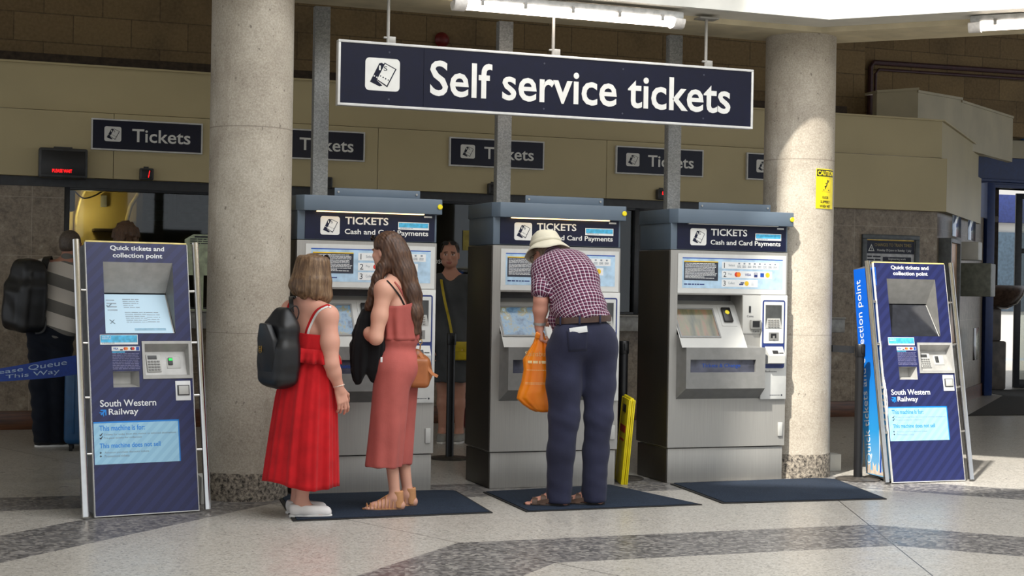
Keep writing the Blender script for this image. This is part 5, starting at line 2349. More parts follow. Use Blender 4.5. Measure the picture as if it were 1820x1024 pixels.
DARKLENS = simple('dark tortoiseshell', (30, 22, 20), .15)
GOLD = simple('gilt metal', (206, 166, 90), .25, 1., var=.02)
NYLON = simple('black bag nylon', (18, 19, 22), .42, var=.15, scale=8, bump=.1)
WHITEC = mat_cloth('white canvas', (226, 222, 220), .03)
WHITES = simple('white rubber sole', (224, 222, 218), .6, var=.03)

# ---------------------------------------------------------------- 1. woman in the red dress
t = person('woman in a long red sundress and white slip-on shoes, seen from behind', 2.01, 8.82)
F = V(.77, .64, 0)
R = frame(F)
RH = frame(V(.86, .48, -.10))
J = dict(R=R, RH=RH, head=(.012, .03, 1.415), neck=(-.018, .0, 1.265), hs=.98, nr=.055, hz=1.0, foot=.165, hl=.08,
         torso=[((-.02, 0, .80), V(.165, .135, .14)), ((-.012, 0, .95), V(.140, .115, .15)), ((.0, .0, 1.09), V(.148, .112, .17))],
         sh=[(.093, -.118, 1.182), (-.118, .118, 1.205)], el=[(.118, -.150, .905), (-.085, .25, .95)], wr=[(.166, -.112, .760), (.03, .30, .94)],
         ar=(.056, .043, .040, .027), hand=[(V(.26, .06, -.96), V(-.42, .85, 0), .50, 1.5), (V(.9, .3, 0), V(0, -.3, -1), .6)],
         hip=[(.01, -.07, .78), (-.06, .07, .78)], kn=[(-.01, -.065, .45), (-.06, .07, .45)], an=[(-.040, -.065, .085), (-.065, .078, .085)],
         lr=(.085, .058, .052, .034), toe=[V(1, .05, 0), V(1, .1, 0)])
body, bv = build_body(t, J, .0044, base=(212, 158, 138))
RED = mat_cloth('coral red crinkled cotton', (184, 28, 34), .08, 9, 240)
N_ = 220


def red_z(j, x, y, k):
    if j == 0:
        return -.015 * max(0, (x * .64 - y * .77) / .16)
    if j == 9:
        return -.09 * x + .012 * math.sin(3 * k)
    return 0


rings = [(1.083, .008, 0, .160, .124, .001), (1.05, .012, .003, .163, .132, .0015), (1.00, .008, .002, .160, .132, .003), (.955, .0, 0, .154, .127, .003), (.915, -.004, 0, .153, .127, .004),
         (.82, -.016, 0, .166, .146, .010), (.70, -.024, 0, .178, .163, .013), (.50, -.034, 0, .192, .180, .016), (.32, -.042, 0, .205, .193, .019), (.190, -.046, 0, .213, .201, .021)]
mb = MB()
RL = ring_loft(rings, R, N_, (11, 17, 6, 29), 4, red_z)
fine = []
for a, b in zip(RL, RL[1:]):
    m_ = 5
    for i in range(m_):
        fine.append([p + (q - p) * (i / m_) for p, q in zip(a, b)])
fine.append(RL[-1])
mb.loft(fine)
dress = mb.build('dress', RED, t, smooth=180, solid=.003)
mb = MB()
rr = [(.998, .002, 0, .164, .136, .001), (.972, .0, 0, .170, .142, .006), (.945, -.002, 0, .176, .149, .011), (.918, -.003, 0, .183, .156, .016)]
mb.loft(ring_loft(rr, R, 200, (15, 24), 8, lambda j, x, y, k: -.015 * max(0, (x * .64 - y * .77) / .16)))
mb.build('ruffle', RED, dress, smooth=180, solid=.003)
strap_on(bv, [(-.034, 1.035), (-.026, 1.10), (.022, 1.205), (.085, 1.243), (.10, 1.236)], .014, .001, 'dress_strap', RED, dress, n=5)
strap_on(bv, [(-.022, 1.035), (-.013, 1.10), (.036, 1.20), (.094, 1.236), (.108, 1.228)], .013, .0005, 'white_strap', WHITEC, dress, n=5)
strap_on(bv, [(-.150, 1.08), (-.152, 1.16), (-.138, 1.23), (-.125, 1.26)], .013, .001, 'dress_strap', RED, dress, n=5)
strap_on(bv, [(-.136, 1.08), (-.138, 1.16), (-.124, 1.23), (-.112, 1.262)], .013, .0005, 'white_strap', WHITEC, dress, n=5)
# bobbed hair
HB = mat_hair('dark blonde highlighted hair', [(.28, (56, 40, 30)), (.45, (96, 72, 52)), (.58, (128, 102, 76)), (.76, (176, 148, 112))])
c = V(.006, .026, 1.415)
f = Field()
f.ell(c + V(-.004, -.006, .034), (.098, .104, .098), None, .03)
f.ell(c + V(-.010, -.016, -.045), (.098, .096, .080), None, .03)
rnd = random.Random(12)
for i in range(64):
    a = 2 * PI * i / 64 + rnd.uniform(-.04, .04)
    fx = math.cos(a) * RH[0, 1] + math.sin(a) * RH[1, 1]
    if fx > .62:
        continue
    bot = 1.300 - .19 * math.cos(a) * .12 + rnd.uniform(-.026, .020) - (.012 if fx > .1 else 0)
    p0 = c + V(math.cos(a) * .074, math.sin(a) * .080 - .004, .075 + rnd.uniform(-.01, .02))
    p1 = c + V(math.cos(a) * .096 - .008, math.sin(a) * .098 - .010, -.03)
    p2 = V(c[0] + math.cos(a) * (.108 + rnd.uniform(-.006, .008)) - .010, c[1] + math.sin(a) * .102 - .012, bot + .035)
    p3 = p2 + V(math.cos(a) * rnd.uniform(-.016, .006), math.sin(a) * rnd.uniform(-.016, .006), -.042)
    f.chain([p0, p1, p2, p3], [.022, .021, .017, .005], .020)
f.ell(c + RH @ V(0, .135, -.06), (.085, .085, .125), None, .02, 's')
P, Fc = f.mesh(.0050)
P = relax(P, Fc, 2)
P = groove(P, Fc, c, .0016, 26, 3)
to_mesh('hair', P, Fc, HB, t)
shoe('shoe', t, (-.112, -.068, 0), V(1, .05, 0), .252, WHITEC, WHITES, .044, .078)
shoe('shoe', t, (-.135, .080, 0), V(1, .10, 0), .250, WHITEC, WHITES, .044, .078)
mb = MB()
wv = V(.22, .10, -.97)
Rw = frame(V(1, 0, .22), wv)
mb.tube(ring_tube(np.array((.163, -.114, .775)), np.stack([np.cross(wv, V(0, 1, 0)), V(0, 1, 0), wv], 1), .031, .031, 0), .0042, 10)
mb.build('bracelet', simple('pale beaded bracelet', (214, 190, 176), .4, var=.2, scale=160), t, smooth=60)
sunglasses('dark sunglasses pushed up on the fair bobbed hair', t, c + RH @ V(0, .060, .112), frame(V(.86, .48, .35), RH @ V(0, -.4, 1)), DARKLENS)
red = t

# her black backpack
b = thing('backpack', 'black nylon backpack with gilt zip worn by the woman in red', 'backpack', t.location, t.rotation_euler.z)
nb = V(-.80, -.60, 0)
Rb = frame(nb, V(.05, 0, 1))
bc = V(-.188, -.118, .985)
f = Field()
f.box(bc + Rb @ V(0, .0, -.085), (.075, .030, .080), Rb, .048, .03)
f.box(bc + Rb @ V(.0, -.012, .02), (.072, .024, .09), Rb, .046, .05)
f.cone(bc + Rb @ V(-.035, -.022, .155), bc + Rb @ V(.035, -.022, .155), .058, .058, .06)
f.cone(bc + Rb @ V(-.03, -.030, .205), bc + Rb @ V(.02, -.030, .205), .034, .034, .05)
f.cone(bc + Rb @ V(-.04, .0, -.165), bc + Rb @ V(.04, .0, -.165), .060, .060, .04)
P, Fc = f.mesh(.0055)
P = relax(P, Fc, 1)
P = P + vnormals(P, Fc) * (wob(P, 5, 30) * .0025)[:, None]
bb = to_mesh('bag_body', P, Fc, NYLON, b)
mb = MB()
mb.poly([tuple(bc + Rb @ V(l_, .070 + .20 * max(u_, -.05) + .02, u_)) for l_, u_ in ((-.060, -.135), (.060, -.135), (.086, -.03), (.078, .055), (.034, .150), (-.034, .150), (-.078, .055), (-.086, -.03))], tuple(Rb @ V(0, -.045, 0)), 0, .010)
fl = mb.build('front_pocket', NYLON, b, smooth=50)
mb = MB()
mb.tube([bc + Rb @ V(-.080, .088, .055), bc + Rb @ V(-.040, .108, .142)], .0035, 8)
mb.build('gilt_zip', GOLD, fl)
mb = MB()
q = bc + Rb @ V(-.045, .094, .0)
for k in range(3):
    mb.tube([q + Rb @ V((math.cos(a) * .012), .001, math.sin(a) * .012 + (k - 1) * .012) for a in [2 * PI * i / 12 for i in range(13)]], .0018, 6)
mb.build('gilt_emblem', GOLD, fl)
mb = MB()
mb.tube(smooth_path([(-.135, -.135, 1.17), (-.112, -.150, 1.228), (-.086, -.152, 1.232), (-.074, -.150, 1.195), (-.094, -.150, 1.135), (-.118, -.145, 1.09)], 6), .0075, 10, flat=(.5, 1.3))
mb.build('carry_handle', NYLON, b, smooth=60)
mb = MB()
pts = smooth_path([(-.105, -.085, 1.05), (-.108, -.09, 1.14), (-.118, -.055, 1.235), (-.122, .05, 1.285), (-.10, .16, 1.25)], 6)
mb.loft(strip(pts, .026, .006, [(-.4, -.8, .3)] * 10 + [(-.2, -.3, 1)] * (len(pts) - 10)), cap=True)
mb.build('shoulder_strap', NYLON, b, smooth=60)
mb = MB()
pts = smooth_path([(-.108, -.09, 1.02), (-.105, -.11, .93), (-.13, -.15, .82), (-.185, -.165, .768), (-.235, -.16, .80)], 6)
mb.loft(strip(pts, .026, .005, [(.3, -.9, 0)] * len(pts)), cap=True)
mb.build('lower_strap', NYLON, b, smooth=60)
for z in (1.075, .945):
    mb = MB()
    mb.box(-.013, .013, -.004, .004, -.012, .012, .003)
    mb.box(-.008, .008, -.005, .005, -.007, .007)
    mb.xform(Matrix.Translation((-.098, -.130, z)) @ Matrix.Rotation(.5, 4, 'Z'))
    mb.build('buckle', GOLD, b)

# ---------------------------------------------------------------- 2. woman in the dusty pink jumpsuit
t = person('woman with long brown hair in a dusty pink jumpsuit and strappy sandals', 2.54, 8.97)
F = V(-.85, .5, 0)
R = frame(F)
RH = frame(V(-.80, .60, -.12))
J = dict(R=R, RH=RH, head=(-.034, .03, 1.572), neck=(.03, .005, 1.395), hs=.98, nr=.050, hz=.92, foot=.225, hl=.13,
         torso=[((.035, 0, .90), V(.150, .115, .13)), ((.05, 0, 1.04), V(.118, .095, .14)), ((.045, 0, 1.205), V(.138, .102, .16))],
         sh=[(.108, .135, 1.338), (-.048, -.142, 1.338)], el=[(.09, .21, 1.08), (-.092, -.185, 1.050)], wr=[(-.03, .20, 1.06), (-.185, -.055, 1.105)],
         ar=(.050, .042, .040, .026), hand=[(V(-.8, -.4, -.3), V(0, 0, -1), .9), (V(.1, .5, -.9), V(.9, .2, 0), .8)],
         hip=[(.07, .075, .86), (.01, -.075, .86)], kn=[(.060, .08, .48), (-.005, -.07, .48)], an=[(.118, .085, .085), (.040, -.065, .085)],
         lr=(.09, .052, .041, .031), toe=[V(-1, -.05, 0), V(-1, -.1, 0)])
body, bv = build_body(t, J, .0055, base=(214, 164, 142))
PINK = mat_cloth('dusty pink crepe', (172, 90, 84), .06, 6, 300)
mb = MB()


def pink_z(j, x, y, k):
    if j == 0:
        near = (x * -.5 + y * -.85) / .15
        return -.045 * max(0, near) - .03 * max(0, -near)
    return 0


rings = [(1.275, .052, -.004, .136, .112, .001), (1.24, .050, -.002, .146, .116, .002), (1.18, .048, 0, .146, .116, .004), (1.11, .048, 0, .138, .113, .006), (1.065, .05, 0, .134, .112, .007), (1.046, .05, 0, .137, .115, .006), (1.036, .05, 0, .134, .112, .004)]
RL = ring_loft(rings, R, 150, (9, 15), 11, pink_z)
fine = []
for a, b2 in zip(RL, RL[1:]):
    for i in range(4):
        fine.append([p + (q - p) * (i / 4) for p, q in zip(a, b2)])
fine.append(RL[-1])
mb.loft(fine)
top = mb.build('jumpsuit_top', PINK, t, smooth=180, solid=.003)
f = Field()
f.ell((.036, 0, .885), (.158, .126, .16), R, .05)
f.ell((.095, -.03, .86), (.07, .085, .085), None, .05)
f.cone((.010, -.075, .84), (-.034, -.072, .25), .110, .113, .05)
f.cone((.075, .075, .84), (.040, .085, .25), .104, .098, .03)
f.ell((.05, 0, 1.03), (.134, .112, .06), R, .04)
f.cut((0, 0, .268), (0, 0, -1), .004)
f.cut((0, 0, 1.062), (0, 0, 1), .004)


def pinkdisp(P, Fc):
    N = vnormals(P, Fc)
    low = np.clip((.95 - P[:, 2]) / .6, 0, 1)
    a = np.arctan2(P[:, 1] + .0, P[:, 0])
    g = np.sin(P[:, 0] * 62 + wob(P * V(1, 1, .25), 3, 8) * 1.6) * .5 + np.sin(P[:, 1] * 75 + P[:, 0] * 30 + wob(P * V(1, 1, .3), 9, 10)) * .5
    return P + N * (g * .0055 * (.25 + low))[:, None]


sdf_part('jumpsuit_legs', f, .006, PINK, t, 2, pinkdisp)
BLK = mat_cloth('black elastic', (22, 22, 24), .05)
strap_on(bv, [(.012, 1.385), (.045, 1.345), (.075, 1.29), (.10, 1.24)], .016, .0015, 'jumpsuit_strap', PINK, top, n=5)
strap_on(bv, [(-.032, 1.392), (.002, 1.355), (.045, 1.300), (.075, 1.245)], .011, .001, 'black_strap', BLK, top, n=5)
# long hair
HP = mat_hair('long dark brown hair', [(.28, (38, 24, 18)), (.45, (66, 44, 32)), (.6, (92, 64, 46)), (.78, (132, 98, 72))], (75, 75, 2.))
c = V(-.034, .03, 1.572)
f = Field()
f.ell(c + V(.012, -.004, .034), (.098, .098, .092), None, .03)
f.chain([(.028, .005, 1.54), (.062, -.012, 1.44), (.112, -.035, 1.32), (.138, -.055, 1.20), (.150, -.06, 1.06)], [.088, .074, .056, .046, .024], .04)
f.chain([(.085, .02, 1.45), (.128, -.0, 1.30), (.150, -.035, 1.15)], [.052, .048, .03], .03)
f.ell(c + RH @ V(.035, .098, -.055), (.075, .085, .110), RH, .02, 's')
f.ell(c + RH @ V(.085, .020, -.035), (.028, .045, .05), RH, .015, 's')
f.chain([(-.030, -.045, 1.54), (-.062, -.050, 1.47), (-.090, -.055, 1.40), (-.112, -.065, 1.32), (-.136, -.065, 1.24), (-.150, -.055, 1.15)], [.030, .032, .031, .028, .022, .008], .03)
f.cut((.15, 0, 1.065), (.25, 0, -1), .01)
P, Fc = f.mesh(.0055)
P = relax(P, Fc, 2)
N = vnormals(P, Fc)
g = np.sin((P[:, 0] * .6 - P[:, 1] + .35 * P[:, 2]) * 210 + wob(P * V(1, 1, .2), 4, 14) * 2) + .7 * np.sin((P[:, 0] + P[:, 1] * .4 + .42 * P[:, 2]) * 330 + wob(P, 6, 9))
P = P + N * (g * .0015)[:, None]
to_mesh('hair', P, Fc, HP, t)
# gladiator sandals
TAN = simple('tan leather', (196, 142, 96), .5, var=.08)
for an, hy, dr in (((.040, -.065), -.065, V(-1, -.10, 0)), ((.118, .085), .085, V(-1, -.05, 0))):
    dr = dr / np.linalg.norm(dr)
    sd = np.cross(dr, V(0, 0, 1))
    h0 = V(an[0], an[1], 0) - dr * .050
    mb = MB()
    pts = []
    for i in range(30):
        a = i / 30 * 2 * PI
        pts.append(h0 + dr * (.122 + .128 * math.cos(a)) + sd * .040 * math.sin(a) * (1 if math.cos(a) > -.3 else .85))
    mb.poly([(p[0], p[1], .010) for p in pts], (0, 0, .008), 0, .002)
    mb.poly([tuple(h0 + dr * x + sd * y + V(0, 0, .010)) for x, y in ((.0, -.028), (.07, -.033), (.07, .033), (.0, .028))], (0, 0, -.0095))
    so_ = mb.build('sandal', TAN, t)
    f = Field()
    f.cone(h0 + dr * .034 + V(0, 0, .03), h0 + dr * .042 + V(0, 0, .125), .038, .040, .01)
    f.cone(h0 + dr * .040 + V(0, 0, .0), h0 + dr * .052 + V(0, 0, .2), .0325, .0355, .004, 's')
    f.cut(h0 + dr * .060, dr, .004)
    f.cut((0, 0, .016), (0, 0, -1), .002)
    f.cut((0, 0, .122), (0, 0, 1), .004)
    sdf_part('heel_counter', f, .004, TAN, so_, 1)
    for k in range(8):
        u = .055 + k * .022
        hh = .118 - k * .0125
        mb = MB()
        lift = max(.05, hh)
        ar = []
        for i in range(11):
            a = PI * i / 10
            ar.append(h0 + dr * (u + .012 + (lift - .05) * .45 * math.sin(a) * (-.2)) + sd * .0405 * math.cos(a) * (1 - .12 * math.sin(a)) + V(0, 0, .018 + (lift - .018) * math.sin(a) * (.98 if k < 3 else .9)))
        mb.tube(ar, .0030, 8)
        mb.build('strap', TAN, so_, smooth=60)
    mb = MB()
    mb.tube(smooth_path([h0 + dr * .058 + V(0, 0, .118), h0 + dr * .11 + V(0, 0, .086), h0 + dr * .17 + V(0, 0, .052), h0 + dr * .215 + V(0, 0, .030)], 5), .0035, 8)
    mb.build('centre_strap', TAN, so_, smooth=60)
sunglasses('sunglasses pushed up on the long brown hair', t, c + RH @ V(0, .078, .092), frame(V(-.80, .60, .30), RH @ V(0, -.4, 1)), DARKLENS, .95)
pink = t

# black jacket over her arm
JACK = mat_cloth('black jersey', (19, 19, 21), .1, 5, 260)
jr = [(1.232, -.128, -.015, .022, .020, .0), (1.215, -.135, -.030, .045, .040, .003), (1.16, -.140, -.060, .062, .052, .007), (1.08, -.138, -.095, .082, .050, .012), (1.00, -.140, -.110, .090, .046, .016), (.92, -.146, -.112, .088, .042, .018), (.85, -.150, -.112, .078, .036, .018), (.80, -.152, -.110, .066, .026, .014), (.775, -.152, -.108, .052, .012, .008)]


def jack_z(j, x, y, k):
    return (.052 * math.exp(-((x - .004) / .022) ** 2) - .012 * (x < -.02)) * max(0, (j - 5) / 3)


RL = ring_loft(jr, np.eye(3), 120, (5, 9, 14), 21, jack_z)
fine = []
for a, c_ in zip(RL, RL[1:]):
    for i in range(5):
        fine.append([p + (q - p) * (i / 5) for p, q in zip(a, c_)])
fine.append(RL[-1])
jk = thing('jacket', 'black jacket draped over the bent arm of the woman in pink', 'jacket', t.location, t.rotation_euler.z)
mb = MB()
mb.loft(fine, cap=True)
mb.build('cloth', JACK, jk, smooth=180)
f = Field()
f.chain([(-.20, -.05, 1.10), (-.215, -.085, .98), (-.205, -.10, .86), (-.20, -.10, .80)], [.030, .034, .030, .024], .02)
P, Fc = f.mesh(.006)
P = P + vnormals(P, Fc) * ((np.sin(P[:, 2] * 90 + wob(P, 3, 20) * 3) * .004))[:, None]
to_mesh('sleeve', P, Fc, JACK, jk)
mb = MB()
mb.box(-.062, -.050, -.200, -.198, .905, .935, .001)
mb.build('care_label', PAPER, jk)

# tan shoulder bag
LEATH = simple('tan bag leather', (150, 88, 46), .38, var=.12, scale=7, bump=.06)
b = thing('shoulder_bag', 'tan leather shoulder bag hanging behind the woman in pink', 'bag', t.location, t.rotation_euler.z)
f = Field()
f.box((.172, .02, .835), (.035, .055, .062), None, .030, .03)
f.cone((.155, .02, .955), (.225, .02, .83), .026, .022, .06)
P, Fc = f.mesh(.005)
P = relax(P, Fc, 2)
to_mesh('bag_body', P, Fc, LEATH, b)
mb = MB()
mb.loft(strip(smooth_path([(.175, -.035, .955), (.205, -.05, .90), (.245, -.055, .84), (.285, -.05, .815)], 5), .018, .004, (0, -1, .2)), cap=True)
mb.build('hanging_strap', simple('light tan strap', (176, 110, 66), .45), b, smooth=60)
mb = MB()
mb.tube(ring_tube((.178, .0, 1.022), np.stack([V(1, 0, 0), V(0, 0, 1), V(0, 1, 0)], 1), .010, .014, 0), .0025, 8)
mb.tube([(.178, .0, 1.008), (.176, .01, .975)], .004, 8)
mb.build('gilt_ring', GOLD, b, smooth=60)
mb = MB()
mb.loft(strip(smooth_path([(.178, .0, 1.038), (.172, .01, 1.15), (.145, .06, 1.30), (.11, .12, 1.395), (.08, .16, 1.34)], 6), .015, .004, (.6, -.8, .2)), cap=True)
mb.build('bag_strap', simple('dark brown strap', (58, 38, 30), .5), b, smooth=60)

# ---------------------------------------------------------------- 3. elderly man in the checked shirt
t = person('elderly man in a checked shirt and navy trousers stooping to the middle machine', 3.63, 8.83)
U = V(-.363, .516, .774)
F = V(-.45, .89, 0)
l = np.cross(U, F)
l /= np.linalg.norm(l)
R = np.stack([l, np.cross(l, U), U], 1)
R[:, 1] *= 1 if R[:, 1] @ F > 0 else -1
A = V(-.22, .30, .93)
A /= np.linalg.norm(A)
fh = V(-.62, .72, -.3)
fh -= A * (fh @ A)
RH = frame(fh, A)
RP = frame(V(-.35, .94, 0))
hc = V(-.132, .385, 1.585)
J = dict(R=R, RH=RH, head=tuple(hc), neck=(-.06, .27, 1.515), hs=1.0, nr=.060, foot=.255, hl=.13,
         torso=[((.11, .0, 1.05), V(.185, .14, .13)), ((.075, .05, 1.24), V(.155, .12, .15)), ((.015, .15, 1.41), V(.165, .115, .18))],
         sh=[(.135, .285, 1.455), (-.158, .140, 1.475)], el=[(.16, .46, 1.22), (-.158, .045, 1.288)], wr=[(-.02, .60, 1.16), (-.166, .085, 1.118)],
         ar=(.052, .046, .046, .031), hand=[(V(-.7, .7, .0), V(0, 0, -1), .5), (V(.06, -.05, -1), V(.85, .45, 0), 1.5)],
         hip=[(.205, .03, .97), (.0, -.01, .97)], kn=[(.215, .03, .56), (.0, -.035, .56)], an=[(.195, .065, .095), (-.025, -.02, .095)],
         lr=(.10, .07, .062, .042), toe=[V(-1, .06, 0), V(-1, .0, 0)])
body, bv = build_body(t, J, .0048, base=(204, 148, 128), brow=(150, 134, 118))
# trousers
NAVYC = mat_cloth('washed navy twill', (46, 48, 68), .14, 4, 340)
f = Field()
f.ell((.11, .005, 1.075), (.196, .150, .125), RP, .05)
f.ell((.045, -.055, 1.02), (.118, .105, .115), RP, .06)
f.ell((.205, -.015, 1.02), (.118, .105, .115), RP, .06)
f.chain([(.0, -.012, .97), (-.002, -.025, .76), (.002, -.035, .56), (-.016, -.030, .34), (-.024, -.022, .05)], [.122, .108, .094, .083, .078], .035)
f.chain([(.212, .025, .97), (.214, .032, .76), (.216, .028, .56), (.203, .042, .34), (.196, .062, .05)], [.118, .102, .088, .081, .081], .035)
f.cut((.11, 0, 1.178), (-.05, 0, 1), .004)
f.cut((0, 0, .024), (0, 0, -1), .004)


def trdisp(P, Fc):
    N = vnormals(P, Fc)
    z = P[:, 2]
    kn = np.exp(-((z - .52) / .13) ** 2) + np.exp(-((z - .12) / .11) ** 2) + .5 * np.exp(-((z - .85) / .12) ** 2)
    g = np.sin(z * 62 + P[:, 0] * 32 + wob(P, 5, 9) * 2.2) * .5 + wob(P, 15, 40) * .3
    cr = np.sin(P[:, 0] * 40 + wob(P * V(1, 1, .25), 7, 12) * 1.6) * .25
    return P + N * (g * kn * .0030 + cr * .007)[:, None]


tr = sdf_part('trousers', f, .006, NAVYC, t, 2, trdisp)
trv = BVHTree.FromPolygons([v.co for v in tr.data.vertices], [tuple(p.vertices) for p in tr.data.polygons])


def patch_on(bvx, corners, off, name, m, parent, n=8):
    """thin patch lying on the surface seen from the front; corners = 4 (x, z)"""
    mb = MB()
    c4 = [np.array(c) for c in corners]
    rows = []
    for i in range(n + 1):
        row = []
        for j in range(n + 1):
            u, v = j / n, i / n
            p = (c4[0] * (1 - u) + c4[1] * u) * (1 - v) + (c4[3] * (1 - u) + c4[2] * u) * v
            q, nn = cast(bvx, p[0], p[1], off)
            row.append(q)
        rows.append(row)
    if any(q is None for r in rows for q in r):
        mb.bm.free()
        return None
    mb.loft(rows, close=False)
    return mb.build(name, m, parent, smooth=180, solid=.0015)


POCK = mat_cloth('navy twill pocket', (41, 43, 62), .1, 6, 340)
patch_on(trv, [(.008, 1.105), (.140, 1.122), (.132, .985), (.02, .975)], .003, 'back_pocket', POCK, tr)
patch_on(trv, [(.232, 1.122), (.300, 1.12), (.297, 1.0), (.236, .99)], .003, 'back_pocket', POCK, tr)
pp = thing('folded_paper', 'white folded paper sticking out of the stooping man\'s back pocket', 'paper', t.location, t.rotation_euler.z)
mb = MB()
q0, n0 = cast(trv, .078, 1.108, .006)
mb.box(-.055, .055, -.002, .002, -.02, .018, .001)
mb.xform(Matrix.Translation(q0 + Vector((0, -.002, .0))) @ Matrix.Rotation(-.16, 4, 'Y'))
mb.build('sheet', PAPER, pp)
# belt
mb = MB()
BELTL = simple('brown leather belt', (74, 52, 42), .42, var=.12)
bp = ring_tube((.11, .004, 1.172), RP, .180, .140, 0, 56)
bp = [Vector((p[0], p[1], 1.172 + (p[0] - .11) * .07)) for p in bp]
mb.loft([[p + Vector((0, 0, -.019)), p + Vector((0, 0, .019)), (p - Vector((.11, 0, p.z))) * .965 + Vector((.11, 0, p.z + .019)), (p - Vector((.11, 0, p.z))) * .965 + Vector((.11, 0, p.z - .019))] for p in bp])
bl = mb.build('belt', BELTL, t, smooth=60)
for a in (-1.15, -1.9, -.35):
    mb = MB()
    p = np.array((.11, .004, 1.172)) + RP @ np.array((.183 * math.cos(a), .143 * math.sin(a), 0))
    mb.box(-.006, .006, -.004, .004, -.026, .026, .002)
    d = p - np.array((.11, .004, 1.172))
    mb.xform(Matrix.Translation((p[0], p[1], 1.172 + (p[0] - .11) * .07)) @ Matrix.Rotation(math.atan2(d[1], d[0]) + PI / 2, 4, 'Z'))
    mb.build('belt_loop', NAVYC, bl)


# shirt with a printed check that follows the cloth
def mat_check():
    m = NT('purple and white checked cotton')
    uv = m.n('ShaderNodeUVMap', uv_map='cloth')
    x, y, z = m.sep(uv.outputs[0])
    a = m.math('FRACT', m.math('MULTIPLY', x, 1 / .0225))
    b = m.math('FRACT', m.math('MULTIPLY', y, 1 / .0225))
    la, lb = m.math('LESS_THAN', a, .16), m.math('LESS_THAN', b, .16)
    da, db = m.math('GREATER_THAN', a, .55), m.math('GREATER_THAN', b, .55)
    base = m.mix(m.math('MULTIPLY', m.math('ADD', da, db), .5), (108, 50, 76), (62, 30, 54))
    line = m.mix(m.math('MULTIPLY', m.math('ADD', la, lb), .5), base, (214, 204, 216))
    both = m.math('MAXIMUM', la, lb)
    c = m.mix(both, base, m.mix(.66, base, (214, 204, 216)))
    c = m.mix(m.math('MULTIPLY', la, lb), c, (238, 234, 240))
    m.set(**{'Base Color': c, 'Roughness': .85, 'Specular IOR Level': .2})
    m.bump(m.noise(m.coord('Object'), 330, 2), .2, .002)
    return m.m


CHECK = mat_check()
b0 = V(.11, .0, 1.17)
f = Field()
f.ell((.105, .0, 1.205), (.172, .142, .07), RP, .05)
f.ell((.085, .045, 1.25), (.172, .150, .14), R, .05)
f.ell((.030, .13, 1.410), (.192, .150, .185), R, .06)
f.ell((-.02, .20, 1.505), (.185, .112, .115), R, .06)
f.ell((.0, .10, 1.17), (.09, .09, .10), None, .05)
f.ell((-.03, .05, 1.22), (.065, .07, .13), None, .05)
f.cone((-.06, .25, 1.535), (-.085, .30, 1.575), .070, .064, .03)
f.cone((-.148, .155, 1.478), (-.152, .050, 1.330), .080, .070, .05)
f.cone((.125, .27, 1.455), (.155, .45, 1.25), .078, .066, .04)
f.cut((.11, 0, 1.168), (-.06, .35, -1), .006)
f.cone((-.156, .036, 1.300), (-.166, .075, 1.05), .066, .07, .004, 's')
P, Fc = f.mesh(.006)
P = relax(P, Fc, 2)
N = vnormals(P, Fc)
s_ = (P - b0) @ U
g = np.sin(P[:, 2] * 70 - P[:, 0] * 45 + wob(P, 3, 10) * 2.4) * np.exp(-((P[:, 2] - 1.23) / .07) ** 2) * .8 + wob(P, 12, 20) * .45
P = P + N * (g * .0065)[:, None]
cen = P[Fc].mean(1)
arm0, arm1 = V(-.125, .175, 1.48), V(-.150, .050, 1.325)
da = (arm1 - arm0) / np.linalg.norm(arm1 - arm0)
ta = (cen - arm0) @ da
ra = np.linalg.norm(cen - arm0 - ta[:, None] * da, axis=1)
isarm = (ta > -.035) & (ra < .092) & (cen[:, 0] < -.085)
uv = np.zeros((len(Fc), 4, 2))
Q = P[Fc]
L1 = (Q - b0) @ R
rad = V(.185, .14)
ang = np.arctan2(L1[..., 1] / rad[1], L1[..., 0] / rad[0])
ang = np.where(ang > PI / 2, ang - 2 * PI, ang)
uv[..., 0] = ang * .165
uv[..., 1] = L1[..., 2] - .12 * L1[..., 1]
e1 = np.cross(da, V(0, 1, 0))
e1 /= np.linalg.norm(e1)
e2 = np.cross(da, e1)
rel = Q - arm0
aa = np.arctan2(rel @ e2, rel @ e1)
uva = np.stack([aa * .07, rel @ da], -1)
uv[isarm] = uva[isarm]
sh = to_mesh('shirt', P, Fc, CHECK, t, uv=uv.reshape(-1, 2))
# rolled cuff
f = Field()
ce = V(-.152, .060, 1.372)
for k in range(3):
    o = ce + da * (.016 * k - .010)
    f.cone(o, o + da * .008, .0655 - .002 * k, .0655 - .002 * k, .006)
P, Fc = f.mesh(.0055)
P = relax(P, Fc, 1)
P = P + vnormals(P, Fc) * (wob(P, 4, 40) * .004)[:, None]
rel = P[Fc] - arm0
uvc = np.stack([np.arctan2(rel @ e2, rel @ e1) * .07 + .011, rel @ da], -1)
to_mesh('rolled_cuff', P, Fc, CHECK, sh, uv=uvc.reshape(-1, 2))
# loose shirt front hanging over the belt
f = Field()
f.chain([(-.045, .04, 1.27), (-.055, .03, 1.17), (-.058, .045, 1.075)], [.062, .050, .026], .03)
f.cone((-.02, .10, 1.24), (-.03, .10, 1.09), .06, .03, .04)
P, Fc = f.mesh(.006)
P = P + vnormals(P, Fc) * ((np.sin(P[:, 0] * 150 + wob(P, 3, 20) * 2) * .004))[:, None]
Q = P[Fc]
to_mesh('shirt_tail', P, Fc, CHECK, sh, uv=np.stack([Q[..., 0] * .9 - Q[..., 1] * .5, Q[..., 2]], -1).reshape(-1, 2))
